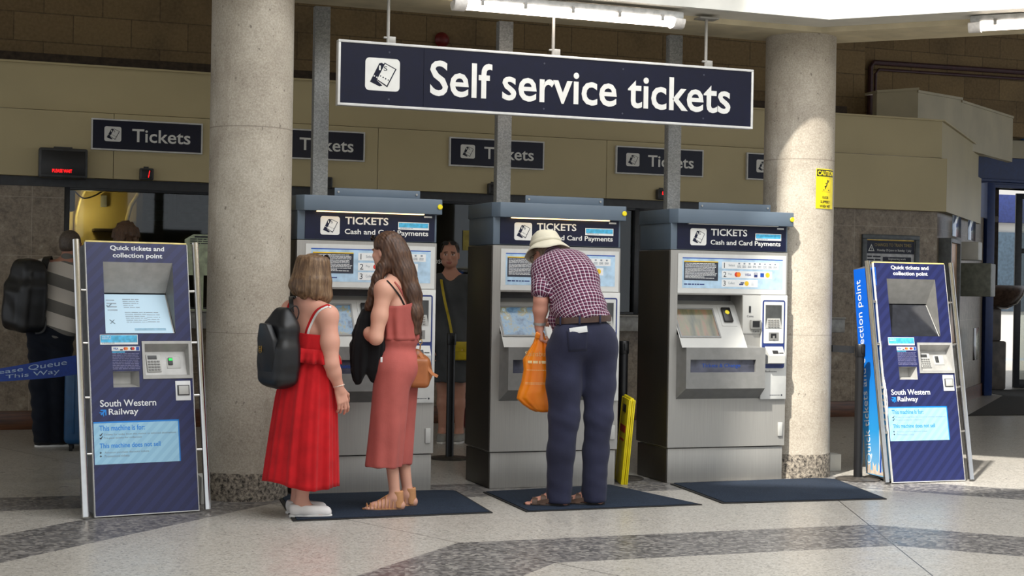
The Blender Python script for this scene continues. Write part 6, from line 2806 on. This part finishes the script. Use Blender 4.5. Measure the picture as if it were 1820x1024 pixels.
# short grey hair under the hat
HG = mat_hair('grey brown cropped hair', [(.3, (96, 80, 66)), (.5, (136, 118, 100)), (.72, (182, 168, 150))], (120, 120, 20))
f = Field()
f.ell(hc + RH @ V(0, -.016, .012), (.084, .100, .092), RH, .02)
f.ell(hc + RH @ V(0, -.05, -.045), (.066, .052, .055), RH, .03)
f.ell(hc + RH @ V(0, .115, -.05), (.12, .10, .13), RH, .02, 's')
f.ell(hc + RH @ V(.082, .01, -.03), (.022, .035, .05), RH, .01, 's')
f.ell(hc + RH @ V(-.082, .01, -.03), (.022, .035, .05), RH, .01, 's')
sdf_part('hair', f, .006, HG, t, 1, lambda P, Fc: P + vnormals(P, Fc) * (wob(P, 2, 120) * .002)[:, None])
# sun hat
HATM = mat_cloth('stone coloured cotton', (206, 200, 180), .05, 8, 300)
Mh = Matrix.Identity(4)
hx = np.cross(V(0, 1, 0), A)
hx /= np.linalg.norm(hx)
hy = np.cross(A, hx)
for i in range(3):
    Mh[i][0], Mh[i][1], Mh[i][2] = hx[i], hy[i], A[i]
Mh.translation = Vector((-.137, .385, 1.640))
mb = MB()
nn = 72
prof = [(.0, .092), (.04, .091), (.070, .084), (.088, .070), (.098, .045), (.104, .015), (.106, .0), (.124, -.016), (.142, -.036), (.157, -.056)]
rg = []
for r, z in prof:
    rg.append([(max(r, .002) * math.cos(2 * PI * k / nn) * .96, max(r, .002) * math.sin(2 * PI * k / nn) * 1.04, z + (.010 * math.sin(2 * (2 * PI * k / nn) + .7) + .006 * math.sin(5 * 2 * PI * k / nn)) * max(0, (r - .1) / .057) + (.004 * math.sin(3 * 2 * PI * k / nn + 1) if r < .1 else 0)) for k in range(nn)])
mb.loft(rg)
mb.bm.faces.new(list(mb.bm.verts)[:nn])
hat = mb.build('sun_hat', HATM, t, smooth=50, solid=.004, xf=Mh)
mb = MB()
mb.loft([[((.1075 + dz * .0) * math.cos(2 * PI * k / nn) * .96, .1075 * math.sin(2 * PI * k / nn) * 1.04, z) for k in range(nn)] for dz, z in ((0, .0), (1, .026))])
mb.build('hat_band', HATM, hat, smooth=60, solid=.003, xf=Mh)
# wrist watch
mb = MB()
wv = V(.02, -.12, 1)
wv /= np.linalg.norm(wv)
ex_ = np.cross(wv, V(0, 1, 0))
ex_ /= np.linalg.norm(ex_)
RW = np.stack([ex_, np.cross(wv, ex_), wv], 1)
cw = np.array((-.165, .080, 1.138))
rgs = []
for p in ring_tube(cw, RW, .0385, .0365, 0, 36):
    o = (p - cw) * .93 + cw
    rgs.append([p - wv * .008, p + wv * .008, o + wv * .008, o - wv * .008])
mb.loft(rgs)
wt = mb.build('wrist_watch', STEEL, t, smooth=60)
mb = MB()
q = cw + RW @ V(.02, -.037, 0)
mb.cyl(q, q + RW @ V(.003, -.007, 0), .014, 20)
mb.build('watch_face', simple('watch dial', (60, 52, 48), .2), wt)
# glasses
gl = thing('eyeglasses', 'thin dark eyeglasses on the stooping man under his hat brim', 'glasses', t.location, t.rotation_euler.z)
mb = MB()
for sx in (-1, 1):
    mb.tube([hc + RH @ V(sx * (.032 + .022 * math.cos(a)), .108, .0 + .017 * math.sin(a)) for a in [2 * PI * i / 16 for i in range(17)]], .0016, 6)
    mb.tube([hc + RH @ V(sx * .054, .107, .004), hc + RH @ V(sx * .078, .08, .004), hc + RH @ V(sx * .086, .0, .002)], .0018, 6)
mb.tube([hc + RH @ V(-.010, .109, .003), hc + RH @ V(.010, .109, .003)], .0016, 6)
mb.build('frame', BLACK, gl, smooth=60)
# sandals
BRN = simple('brown sandal leather', (84, 62, 48), .6, var=.15)
for an, dr in (((-.025, -.02), V(-1, .0, 0)), ((.195, .065), V(-1, .06, 0))):
    dr = dr / np.linalg.norm(dr)
    sd = np.cross(dr, V(0, 0, 1))
    h0 = V(an[0], an[1], 0) - dr * .068
    mb = MB()
    pts = []
    for i in range(34):
        a = i / 34 * 2 * PI
        pts.append(h0 + dr * (.142 + .146 * math.cos(a)) + sd * .050 * math.sin(a) * (1.0 if math.cos(a) > -.2 else .86))
    mb.poly([(p[0], p[1], .001) for p in pts], (0, 0, .020), 0, .004)
    so_ = mb.build('sandal', simple('dark sandal sole', (46, 40, 36), .7), t)
    for u0, u1, hh, w in ((.215, .215, .052, .034), (.155, .165, .072, .034), (.0, .0, 0, 0)):
        if not w:
            continue
        mb = MB()
        ar = [h0 + dr * (u0 + (u1 - u0) * i / 12) + sd * .048 * math.cos(PI * i / 12) + V(0, 0, .016 + (hh - .016) * math.sin(PI * i / 12) ** .7) for i in range(13)]
        mb.loft(strip(ar, w, .004, [sd * math.cos(PI * i / 12) + V(0, 0, math.sin(PI * i / 12)) for i in range(13)]), cap=True)
        mb.build('strap', BRN, so_, smooth=60)
    mb = MB()
    ar = [h0 + dr * (.075 + .045 * math.cos(a) - .005) + sd * .046 * math.sin(a) + V(0, 0, .05) for a in [PI * .45 + PI * 1.1 * i / 12 for i in range(13)]]
    mb.loft(strip(ar, .05, .004, [a_ - (h0 + dr * .075 + V(0, 0, .05)) for a_ in ar]), cap=True)
    mb.build('heel_strap', BRN, so_, smooth=60)
    mb = MB()
    for sy in (-1, 1):
        mb.loft(strip([h0 + dr * .20 + sd * sy * .047 + V(0, 0, .028), h0 + dr * .10 + sd * sy * .047 + V(0, 0, .05)], .024, .004, sd * sy), cap=True)
    mb.build('side_strap', BRN, so_, smooth=60)
old = t

# orange carrier bag in his left hand
OBAG = NT('thin orange polythene')
_co = OBAG.coord('Object')
OBAG.set(**{'Base Color': OBAG.ramp(OBAG.noise(OBAG.mapping(_co, scale=(3, 3, 1)), 4, 3), [(.3, (228, 118, 8)), (.7, (246, 148, 14))]), 'Roughness': .38, 'Transmission Weight': .0, 'Subsurface Weight': .25, 'Subsurface Radius': (.03, .015, .004), 'Subsurface Scale': .3})
b = thing('carrier_bag', 'orange plastic carrier bag hanging from the stooping man\'s left hand', 'bag', t.location, t.rotation_euler.z)
sec = [(1.060, -.190, -.135, .010), (1.02, -.205, -.112, .022), (.965, -.238, -.085, .034), (.910, -.268, -.060, .040), (.84, -.262, -.045, .046), (.76, -.275, -.035, .052), (.70, -.296, -.03, .055), (.668, -.302, -.028, .052), (.63, -.262, -.028, .048), (.597, -.215, -.03, .036), (.585, -.190, -.04, .016)]
rings = []
n = 96
for j, (z, x0, x1, d) in enumerate(sec):
    pts = []
    for i in range(n):
        a = 2 * PI * i / n
        fo = (.10 * math.sin(7 * a + j * .3) + .07 * math.sin(13 * a + j * .5)) * (1.2 if j < 4 else .6)
        cx, hw = (x0 + x1) / 2, (x1 - x0) / 2
        ca, sa = math.cos(a), math.sin(a)
        pts.append((cx + hw * (abs(ca) ** .8 * (1 if ca > 0 else -1)), .085 + d * (1 + fo) * (abs(sa) ** .8 * (1 if sa > 0 else -1)), z + .006 * math.sin(3 * a + j)))
    rings.append(pts)
fine = []
for a, c in zip(rings, rings[1:]):
    for i in range(4):
        fine.append([tuple(np.array(p) + (np.array(q) - np.array(p)) * (i / 4)) for p, q in zip(a, c)])
fine.append(rings[-1])
mb = MB()
mb.loft(fine, cap=True)
bg = mb.build('bag_body', OBAG.m, b, smooth=180)
bgv = BVHTree.FromPolygons([v.co for v in bg.data.vertices], [tuple(p.vertices) for p in bg.data.polygons])


def wrap(o, bvx, off=.001):
    for v in o.data.vertices:
        h, nn_ = cast(bvx, v.co.x, v.co.z, off)
        if h is not None:
            v.co.y = h.y
    return o


PALEO = simple('pale print on orange', (248, 204, 150), .5)
wrap(text('lettering', 'Sainsbury\'s', (-.250, .922, -.065, .968), 0, PALEO, bg), bgv)
mb = MB()
print_lines(mb, -.235, .884, -.07, .905, 1, 0, 0, 61, .8)
for i in range(12):
    rect(mb, -.24 + .014 * i, .845, -.228 + .014 * i, .848, 0, .0006, 0)
    rect(mb, -.26 + .015 * i, .765, -.246 + .015 * i, .768, 0, .0006, 0)
    rect(mb, -.26 + .015 * i, .757, -.246 + .015 * i, .759, 0, .0006, 0)
wrap(mb.build('printed_lines', PALEO, bg, smooth=0), bgv)
mb = MB()
mb.loft(strip(smooth_path([(-.178, .06, 1.05), (-.172, .055, 1.075), (-.160, .075, 1.085), (-.148, .10, 1.07), (-.145, .10, 1.04)], 5), .03, .004, (0, -1, .5)), cap=True)
mb.build('handle', OBAG.m, b, smooth=60)

# ---------------------------------------------------------------- 4. woman in the grey dress, facing us between the machines
t = person('woman in a grey T-shirt dress facing the camera between two machines', 4.20, 12.60)
F = V(-.05, -1, 0)
R = frame(F)
RH = frame(V(-.06, -1, -.02))
J = dict(R=R, RH=RH, head=(-.112, -.01, 1.635), neck=(-.10, .02, 1.45), nr=.052, foot=.19,
         torso=[((-.08, 0, .94), V(.16, .12, .14)), ((-.085, 0, 1.10), V(.135, .10, .16)), ((-.09, 0, 1.28), V(.15, .11, .17))],
         sh=[(-.265, .0, 1.385), (.075, .0, 1.385)], el=[(-.30, .03, 1.10), (.098, .05, 1.10)], wr=[(-.27, -.06, .86), (.075, .0, .87)],
         ar=(.048, .038, .036, .026), hand=[(V(0, 0, -1), V(1, 0, 0), .6), (V(-.05, 0, -1), V(-1, 0, 0), .6)],
         hip=[(-.15, 0, .9), (-.01, 0, .9)], kn=[(-.15, 0, .49), (-.01, -.01, .49)], an=[(-.15, .03, .09), (-.005, .03, .09)],
         lr=(.085, .055, .050, .034), toe=[V(-.1, -1, 0), V(-.25, -1, 0)])
build_body(t, J, .0065, base=(196, 146, 124), brow=(48, 36, 30), lip=(160, 88, 84))
GREYD = mat_cloth('charcoal grey jersey', (74, 76, 78), .08, 6, 300)
f = Field()
f.ell((-.09, 0, 1.28), (.163, .122, .175), R, .05)
f.ell((-.085, 0, 1.10), (.150, .115, .17), R, .05)
f.ell((-.08, 0, .93), (.178, .138, .17), R, .05)
f.cone((-.08, 0, .85), (-.08, 0, .50), .155, .150, .05)
f.cone((-.08 - .04, 0, .85), (-.08 - .045, 0, .50), .125, .125, .05)
f.cone((-.08 + .04, 0, .85), (-.08 + .045, 0, .50), .125, .125, .05)
f.cone((-.13, .01, 1.425), (-.265, .0, 1.385), .060, .070, .04)
f.cone((-.07, .01, 1.425), (.075, .0, 1.385), .060, .070, .04)
f.cone((-.265, .0, 1.385), (-.292, .02, 1.22), .070, .062, .03)
f.cone((.075, .0, 1.385), (.095, .03, 1.20), .070, .062, .03)
f.cone((-.10, -.09, 1.475), (-.10, .04, 1.50), .066, .066, .015, 's')
f.cut((0, 0, .53), (0, 0, -1), .004)
sdf_part('dress', f, .0075, GREYD, t, 2, lambda P, Fc: P + vnormals(P, Fc) * ((np.sin(P[:, 0] * 55 + P[:, 2] * 16 + wob(P, 4, 9) * 2) * .004))[:, None])
HD = mat_hair('dark brown tied hair', [(.3, (28, 20, 16)), (.7, (66, 50, 40))])
hc = V(-.112, -.01, 1.635)
f = Field()
f.ell(hc + RH @ V(0, -.022, .024), (.082, .096, .096), RH, .02)
f.ell(hc + RH @ V(0, -.11, .0), (.045, .045, .05), RH, .03)
f.ell(hc + RH @ V(0, .120, -.045), (.088, .10, .128), RH, .02, 's')
f.ell(hc + RH @ V(.085, .01, -.02), (.02, .03, .045), RH, .01, 's')
f.ell(hc + RH @ V(-.085, .01, -.02), (.02, .03, .045), RH, .01, 's')
sdf_part('hair', f, .006, HD, t, 1)
GREYSH = mat_cloth('grey canvas', (150, 148, 142), .06)
shoe('shoe', t, (.02, .075, 0), V(-.25, -1, 0), .25, GREYSH, WHITES, .042, .08)
shoe('shoe', t, (-.142, .075, 0), V(-.1, -1, 0), .25, GREYSH, WHITES, .042, .08)
sunglasses('sunglasses pushed up on the dark hair of the woman in grey', t, hc + RH @ V(0, .070, .100), frame(V(-.06, -1, .5), V(0, .4, 1)), BLACK)
b = thing('crossbody_bag', 'mustard yellow crossbody bag on the woman in the grey dress', 'bag', t.location, t.rotation_euler.z)
YB = simple('mustard leather', (178, 156, 24), .45, var=.1)
mb = MB()
mb.box(-.070, .085, -.20, -.145, .725, .885, .018, seg=3)
bb = mb.build('bag_body', YB, b)
mb = MB()
mb.box(-.066, .081, -.206, -.195, .80, .886, .006)
mb.build('flap', YB, bb)
mb = MB()
mb.cyl((.008, -.206, .815), (.008, -.212, .815), .008, 14)
mb.build('clasp', GOLD, bb)
mb = MB()
mb.loft(strip(smooth_path([(-.185, .02, 1.452), (-.178, -.10, 1.385), (-.145, -.150, 1.22), (-.105, -.150, 1.06), (-.070, -.168, .88)], 6), .022, .004, [(0, -.4, 1)] * 5 + [(0, -1, .1)] * 40), cap=True)
mb.build('bag_strap', YB, b, smooth=60)

# ---------------------------------------------------------------- 5. man in the striped polo shirt, far left
t = person('man in a grey and white striped polo shirt and dark jeans, at the far left', .83, 12.90)
F = V(.45, .89, 0)
R = frame(F)
RH = frame(V(.62, .78, -.05))
J = dict(R=R, RH=RH, head=(.105, .06, 1.645), neck=(.075, .02, 1.485), nr=.062, hs=1.02, foot=.205, hl=.1,
         torso=[((-.045, 0, .93), V(.165, .125, .14)), ((-.0, .0, 1.10), V(.155, .12, .18)), ((.04, .01, 1.32), V(.17, .125, .19))],
         sh=[(.205, -.07, 1.435), (-.105, .09, 1.455)], el=[(.235, .03, 1.185), (-.16, .20, 1.19)], wr=[(.225, .27, 1.10), (.0, .40, 1.12)],
         ar=(.058, .046, .044, .031), hand=[(V(-.3, .9, .0), V(0, 0, -1), .5), (V(.5, .8, 0), V(0, 0, -1), .5)],
         hip=[(.04, -.02, .90), (-.125, .03, .90)], kn=[(.04, .0, .49), (-.105, .02, .49)], an=[(.035, .02, .09), (-.085, .0, .09)],
         lr=(.095, .065, .058, .042), toe=[V(.95, .3, 0), V(.98, .2, 0)])
build_body(t, J, .0075, base=(178, 130, 110), brow=(70, 56, 46))
JEAN = mat_cloth('dark indigo denim', (24, 28, 38), .12, 5, 320)
f = Field()
f.ell((-.045, 0, .93), (.182, .142, .14), R, .05)
f.chain([(.03, -.02, .90), (.038, .0, .49), (.034, .02, .07)], [.108, .088, .076], .04)
f.chain([(-.12, .02, .90), (-.108, .02, .49), (-.088, .0, .07)], [.108, .088, .078], .04)
f.cut((0, 0, 1.03), (0, 0, 1), .004)
f.cut((0, 0, .035), (0, 0, -1), .004)
sdf_part('jeans', f, .008, JEAN, t, 2, lambda P, Fc: P + vnormals(P, Fc) * ((np.sin(P[:, 2] * 55 + P[:, 0] * 30 + wob(P, 4, 9) * 2) * .005))[:, None])
ST = NT('grey and white broad striped jersey')
_z = ST.sep(ST.coord('Object'))
_v = ST.math('FRACT', ST.math('MULTIPLY', ST.math('SUBTRACT', ST.math('SUBTRACT', _z[2], ST.math('MULTIPLY', _z[0], -.32)), .972), 1 / .215))
ST.set(**{'Base Color': ST.mix(ST.math('LESS_THAN', _v, .53), (112, 110, 106), (206, 200, 192)), 'Roughness': .85})
f = Field()
f.ell((.04, .01, 1.32), (.186, .142, .19), R, .05)
f.ell((.0, .0, 1.10), (.180, .142, .20), R, .05)
f.ell((-.02, .0, .95), (.182, .146, .15), R, .05)
f.cone((.075, .015, 1.46), (.205, -.07, 1.43), .062, .072, .04)
f.cone((.075, .015, 1.46), (-.105, .09, 1.445), .062, .072, .04)
f.cone((.205, -.07, 1.435), (.232, .02, 1.21), .074, .068, .03)
f.cone((-.105, .09, 1.455), (-.155, .19, 1.22), .074, .068, .03)
f.cone((.075, .015, 1.46), (.082, .025, 1.525), .070, .066, .02)
f.cut((0, 0, .882), (.12, 0, -1), .004)
sdf_part('polo_shirt', f, .0075, ST.m, t, 2, lambda P, Fc: P + vnormals(P, Fc) * (wob(P, 4, 18) * .005)[:, None])
HS = mat_hair('cropped dark grey hair', [(.3, (62, 54, 48)), (.7, (110, 98, 88))], (140, 140, 30))
hc = V(.105, .06, 1.645)
f = Field()
f.ell(hc + RH @ V(0, -.016, .030), (.079, .097, .092), RH, .02)
f.ell(hc + RH @ V(0, -.052, -.025), (.060, .048, .04), RH, .03)
f.ell(hc + RH @ V(0, .125, -.04), (.10, .10, .12), RH, .02, 's')
f.ell(hc + RH @ V(.084, .01, -.03), (.02, .035, .05), RH, .01, 's')
f.ell(hc + RH @ V(-.084, .01, -.03), (.02, .035, .05), RH, .01, 's')
sdf_part('hair', f, .006, HS, t, 1)
shoe('trainer', t, (-.155, -.01, 0), V(.98, .2, 0), .275, simple('black trainer', (24, 24, 26), .7), WHITES, .048, .085)
shoe('trainer', t, (-.035, .0, 0), V(.95, .3, 0), .275, bpy.data.materials['black trainer'], WHITES, .048, .085)
b = thing('backpack', 'large black backpack on the man in the striped polo shirt', 'backpack', t.location, t.rotation_euler.z)
Rb = frame(V(-.80, -.60, 0), V(.10, .0, 1))
bc = V(-.245, -.125, 1.205)
f = Field()
f.box(bc + Rb @ V(0, 0, -.06), (.095, .055, .14), Rb, .065, .04)
f.box(bc + Rb @ V(0, -.02, .10), (.075, .04, .11), Rb, .06, .06)
f.box(bc + Rb @ V(0, .08, -.07), (.065, .02, .11), Rb, .04, .03)
f.box(bc + Rb @ V(0, -.02, .20), (.06, .04, .06), Rb, .055, .04)
P, Fc = f.mesh(.008)
P = relax(P, Fc, 2)
P = P + vnormals(P, Fc) * (wob(P, 6, 26) * .005)[:, None]
to_mesh('bag_body', P, Fc, NYLON, b)
mb = MB()
mb.loft(strip(smooth_path([(-.11, -.09, 1.40), (-.09, -.055, 1.50), (-.07, .04, 1.535), (-.06, .16, 1.46), (-.08, .20, 1.32)], 6), .06, .012, [(-.3, -.7, .6)] * 8 + [(-.1, .2, 1)] * 8 + [(0, 1, 0)] * 20), cap=True)
mb.build('shoulder_strap', NYLON, b, smooth=60)
mb = MB()
mb.loft(strip(smooth_path([(-.11, -.12, 1.12), (-.085, -.165, 1.03), (-.10, -.17, .95), (-.16, -.16, .93)], 6), .022, .004, (0, -1, 0)), cap=True)
mb.build('loose_strap', NYLON, b, smooth=60)

# ---------------------------------------------------------------- 6. person with braided hair at the first window
t = person('person with dark braided hair in a grey top, mostly hidden behind the left kiosk', 1.365, 12.85)
F = V(.15, 1, 0)
R = frame(F)
RH = frame(V(.35, .93, -.05))
hz = .075
J = dict(R=R, RH=RH, head=(.0, .03, 1.715), neck=(-.01, .0, 1.55), nr=.055, hs=1.0, foot=.20,
         torso=[((0, 0, .95), V(.16, .12, .14)), ((0, 0, 1.13), V(.14, .11, .17)), ((0, 0, 1.35), V(.155, .115, .18))],
         sh=[(.165, -.02, 1.47), (-.165, .02, 1.47)], el=[(.20, .06, 1.2), (-.2, .1, 1.2)], wr=[(.12, .28, 1.14), (-.12, .3, 1.14)],
         ar=(.05, .04, .038, .028), hand=[(V(0, 1, 0), V(0, 0, -1), .4), (V(0, 1, 0), V(0, 0, -1), .4)],
         hip=[(.08, 0, .92), (-.08, 0, .92)], kn=[(.08, 0, .5), (-.08, 0, .5)], an=[(.08, .0, .09), (-.08, 0, .09)],
         lr=(.09, .06, .055, .038), toe=[V(.1, 1, 0), V(-.1, 1, 0)])
build_body(t, J, .0085, base=(112, 76, 60), brow=(30, 22, 18), lip=(110, 64, 58))
f = Field()
f.ell((0, 0, 1.35), (.170, .130, .19), R, .05)
f.ell((0, 0, 1.12), (.160, .13, .20), R, .05)
f.cone((0, 0, 1.50), (.165, -.02, 1.46), .07, .066, .04)
f.cone((0, 0, 1.50), (-.165, .02, 1.46), .07, .066, .04)
f.cone((.165, -.02, 1.46), (.20, .06, 1.22), .066, .058, .03)
f.cone((-.165, .02, 1.46), (-.20, .1, 1.22), .066, .058, .03)
f.cone((0, -.03, 1.52), (0, .01, 1.56), .082, .066, .03)
f.cut((0, 0, .96), (0, 0, -1), .004)
sdf_part('grey_top', f, .009, mat_cloth('mid grey sweat cloth', (96, 96, 102), .08), t, 2)
f = Field()
f.ell((0, 0, .93), (.175, .14, .15), R, .05)
f.chain([(.08, 0, .9), (.08, 0, .06)], [.10, .08], .04)
f.chain([(-.08, 0, .9), (-.08, 0, .06)], [.10, .08], .04)
f.cut((0, 0, .03), (0, 0, -1), .004)
f.cut((0, 0, 1.0), (0, 0, 1), .004)
sdf_part('trousers', f, .009, mat_cloth('black trousers', (28, 28, 32), .08), t, 2)
hc = V(.0, .03, 1.715)
f = Field()
f.ell(hc + V(0, -.02, .03), (.10, .108, .10), None, .02)
rnd = random.Random(3)
for i in range(34):
    a = rnd.uniform(0, 2 * PI)
    e = rnd.uniform(-.35, 1.35)
    p = hc + V(math.cos(a) * math.cos(e) * .095, math.sin(a) * math.cos(e) * .10 - .02, math.sin(e) * .095 + .03)
    q = p + V(math.cos(a) * .014, math.sin(a) * .014 - .01, -.055)
    f.cone(p, q, .018, .015, .006)
for i in range(9):
    a = PI + PI * i / 8
    p = hc + V(math.cos(a) * .085, math.sin(a) * .09 - .01, -.0)
    f.cone(p, p + V(math.cos(a) * .012, math.sin(a) * .012, -.12), .018, .013, .006)
f.ell(hc + RH @ V(0, .125, -.05), (.085, .09, .12), RH, .02, 's')
HBR = mat_hair('black brown braids', [(.3, (50, 36, 28)), (.7, (112, 84, 64))], (160, 160, 60))
sdf_part('hair', f, .006, HBR, t, 1)
shoe('shoe', t, (.09, -.06, 0), V(.1, 1, 0), .26, BLACK, RUBBER, .045, .085)
shoe('shoe', t, (-.09, -.06, 0), V(-.1, 1, 0), .26, BLACK, RUBBER, .045, .085)
# ================================================================ camera
cd = bpy.data.cameras.new('camera')
cam = bpy.data.objects.new('camera', cd)
COL.objects.link(cam)
cd.sensor_width = 36
cd.lens = 2708.73 / 1820 * 36
cd.clip_start = .05
yaw, pitch, roll = .3544, -.0018, .0175
fwd = Vector((math.sin(yaw) * math.cos(pitch), math.cos(yaw) * math.cos(pitch), math.sin(pitch)))
rt = Vector((math.cos(yaw), -math.sin(yaw), 0))
up = rt.cross(fwd)
r2 = rt * math.cos(roll) + up * math.sin(roll)
u2 = -rt * math.sin(roll) + up * math.cos(roll)
Mx = Matrix.Identity(4)
for i in range(3):
    Mx[i][0], Mx[i][1], Mx[i][2] = r2[i], u2[i], -fwd[i]
Mx.translation = (0, 0, 1.378)
cam.matrix_world = Mx
scene.camera = cam

# ================================================================ unseen roof added over the octagon, its opening cut to shape the sun
SUN = Vector((.50, .39, -.77)).normalized()
ZR = 6.0
kx, ky = SUN.x / -SUN.z, SUN.y / -SUN.z
mb = MB()


def up_to_roof(p):
    return (p[0] - kx * ZR, p[1] - ky * ZR)


# floor patch the sun reaches (if nothing stood in its way), carried up along the rays to the roof
p0, p1, p2 = up_to_roof((4.95, 9.45)), up_to_roof((6.5, 8.75)), up_to_roof((12, 14.2))
for pts in ([(-3, -3), (16, -3), (16, p1[1]), (-3, p1[1])], [(-3, p1[1]), p1, p0, p2, (p2[0], 14), (-3, 14)]):
    mb.poly([(x, y, ZR) for x, y in pts], (0, 0, .15))
tag(mb.build('ceiling_sun_mask', SOFFIT, smooth=0), 'unseen roof slab added above the hall, opening cut for the sun patch', 'roof', kind='structure')

# ================================================================ light
sd = bpy.data.lights.new('sun', 'SUN')
sd.energy = 7.6
sd.angle = math.radians(1.6)
sd.color = (1, .95, .86)
so = bpy.data.objects.new('sun', sd)
COL.objects.link(so)
so.rotation_euler = SUN.to_track_quat('-Z', 'Y').to_euler()
so.location = (0, 0, 12)


def area(name, loc, target, sx, sy, power, color):
    d = bpy.data.lights.new(name, 'AREA')
    d.shape = 'RECTANGLE'
    d.size, d.size_y = sx, sy
    d.energy = power
    d.color = color
    o = bpy.data.objects.new(name, d)
    COL.objects.link(o)
    o.location = loc
    o.rotation_euler = (Vector(target) - Vector(loc)).to_track_quat('-Z', 'Y').to_euler()
    return o


area('skylight_glazing', (4.6, 4.4, 5.7), (4.6, 4.4, 0), 7.4, 7.4, 570, (.97, .985, 1.))
area('hall_fill_light', (4.5, 12.0, 4.9), (4.5, 12.6, 0), 11, .5, 12, (1, .93, .82))  # added fill to brighten the back of the hall, no fitting built
pl = bpy.data.lights.new('booth_lamp', 'POINT')
pl.energy = 7
pl.color = (1, .82, .42)
pl.shadow_soft_size = .05
po = bpy.data.objects.new('booth_lamp', pl)
COL.objects.link(po)
po.location = (1.27, 15.72, 2.02)

w = bpy.data.worlds.new('sky')
scene.world = w
w.use_nodes = True
w.node_tree.nodes['Background'].inputs['Color'].default_value = (.86, .92, 1., 1)
w.node_tree.nodes['Background'].inputs['Strength'].default_value = 1.1
scene.view_settings.view_transform = 'Standard'
scene.view_settings.look = 'None'
scene.view_settings.exposure = 0
scene.view_settings.gamma = 1
scene.cycles.max_bounces = 8
scene.cycles.diffuse_bounces = 4
scene.cycles.transparent_max_bounces = 12
scene.cycles.caustics_reflective = False
scene.cycles.caustics_refractive = False
scene.cycles.sample_clamp_indirect = 6
scene.cycles.use_denoising = True
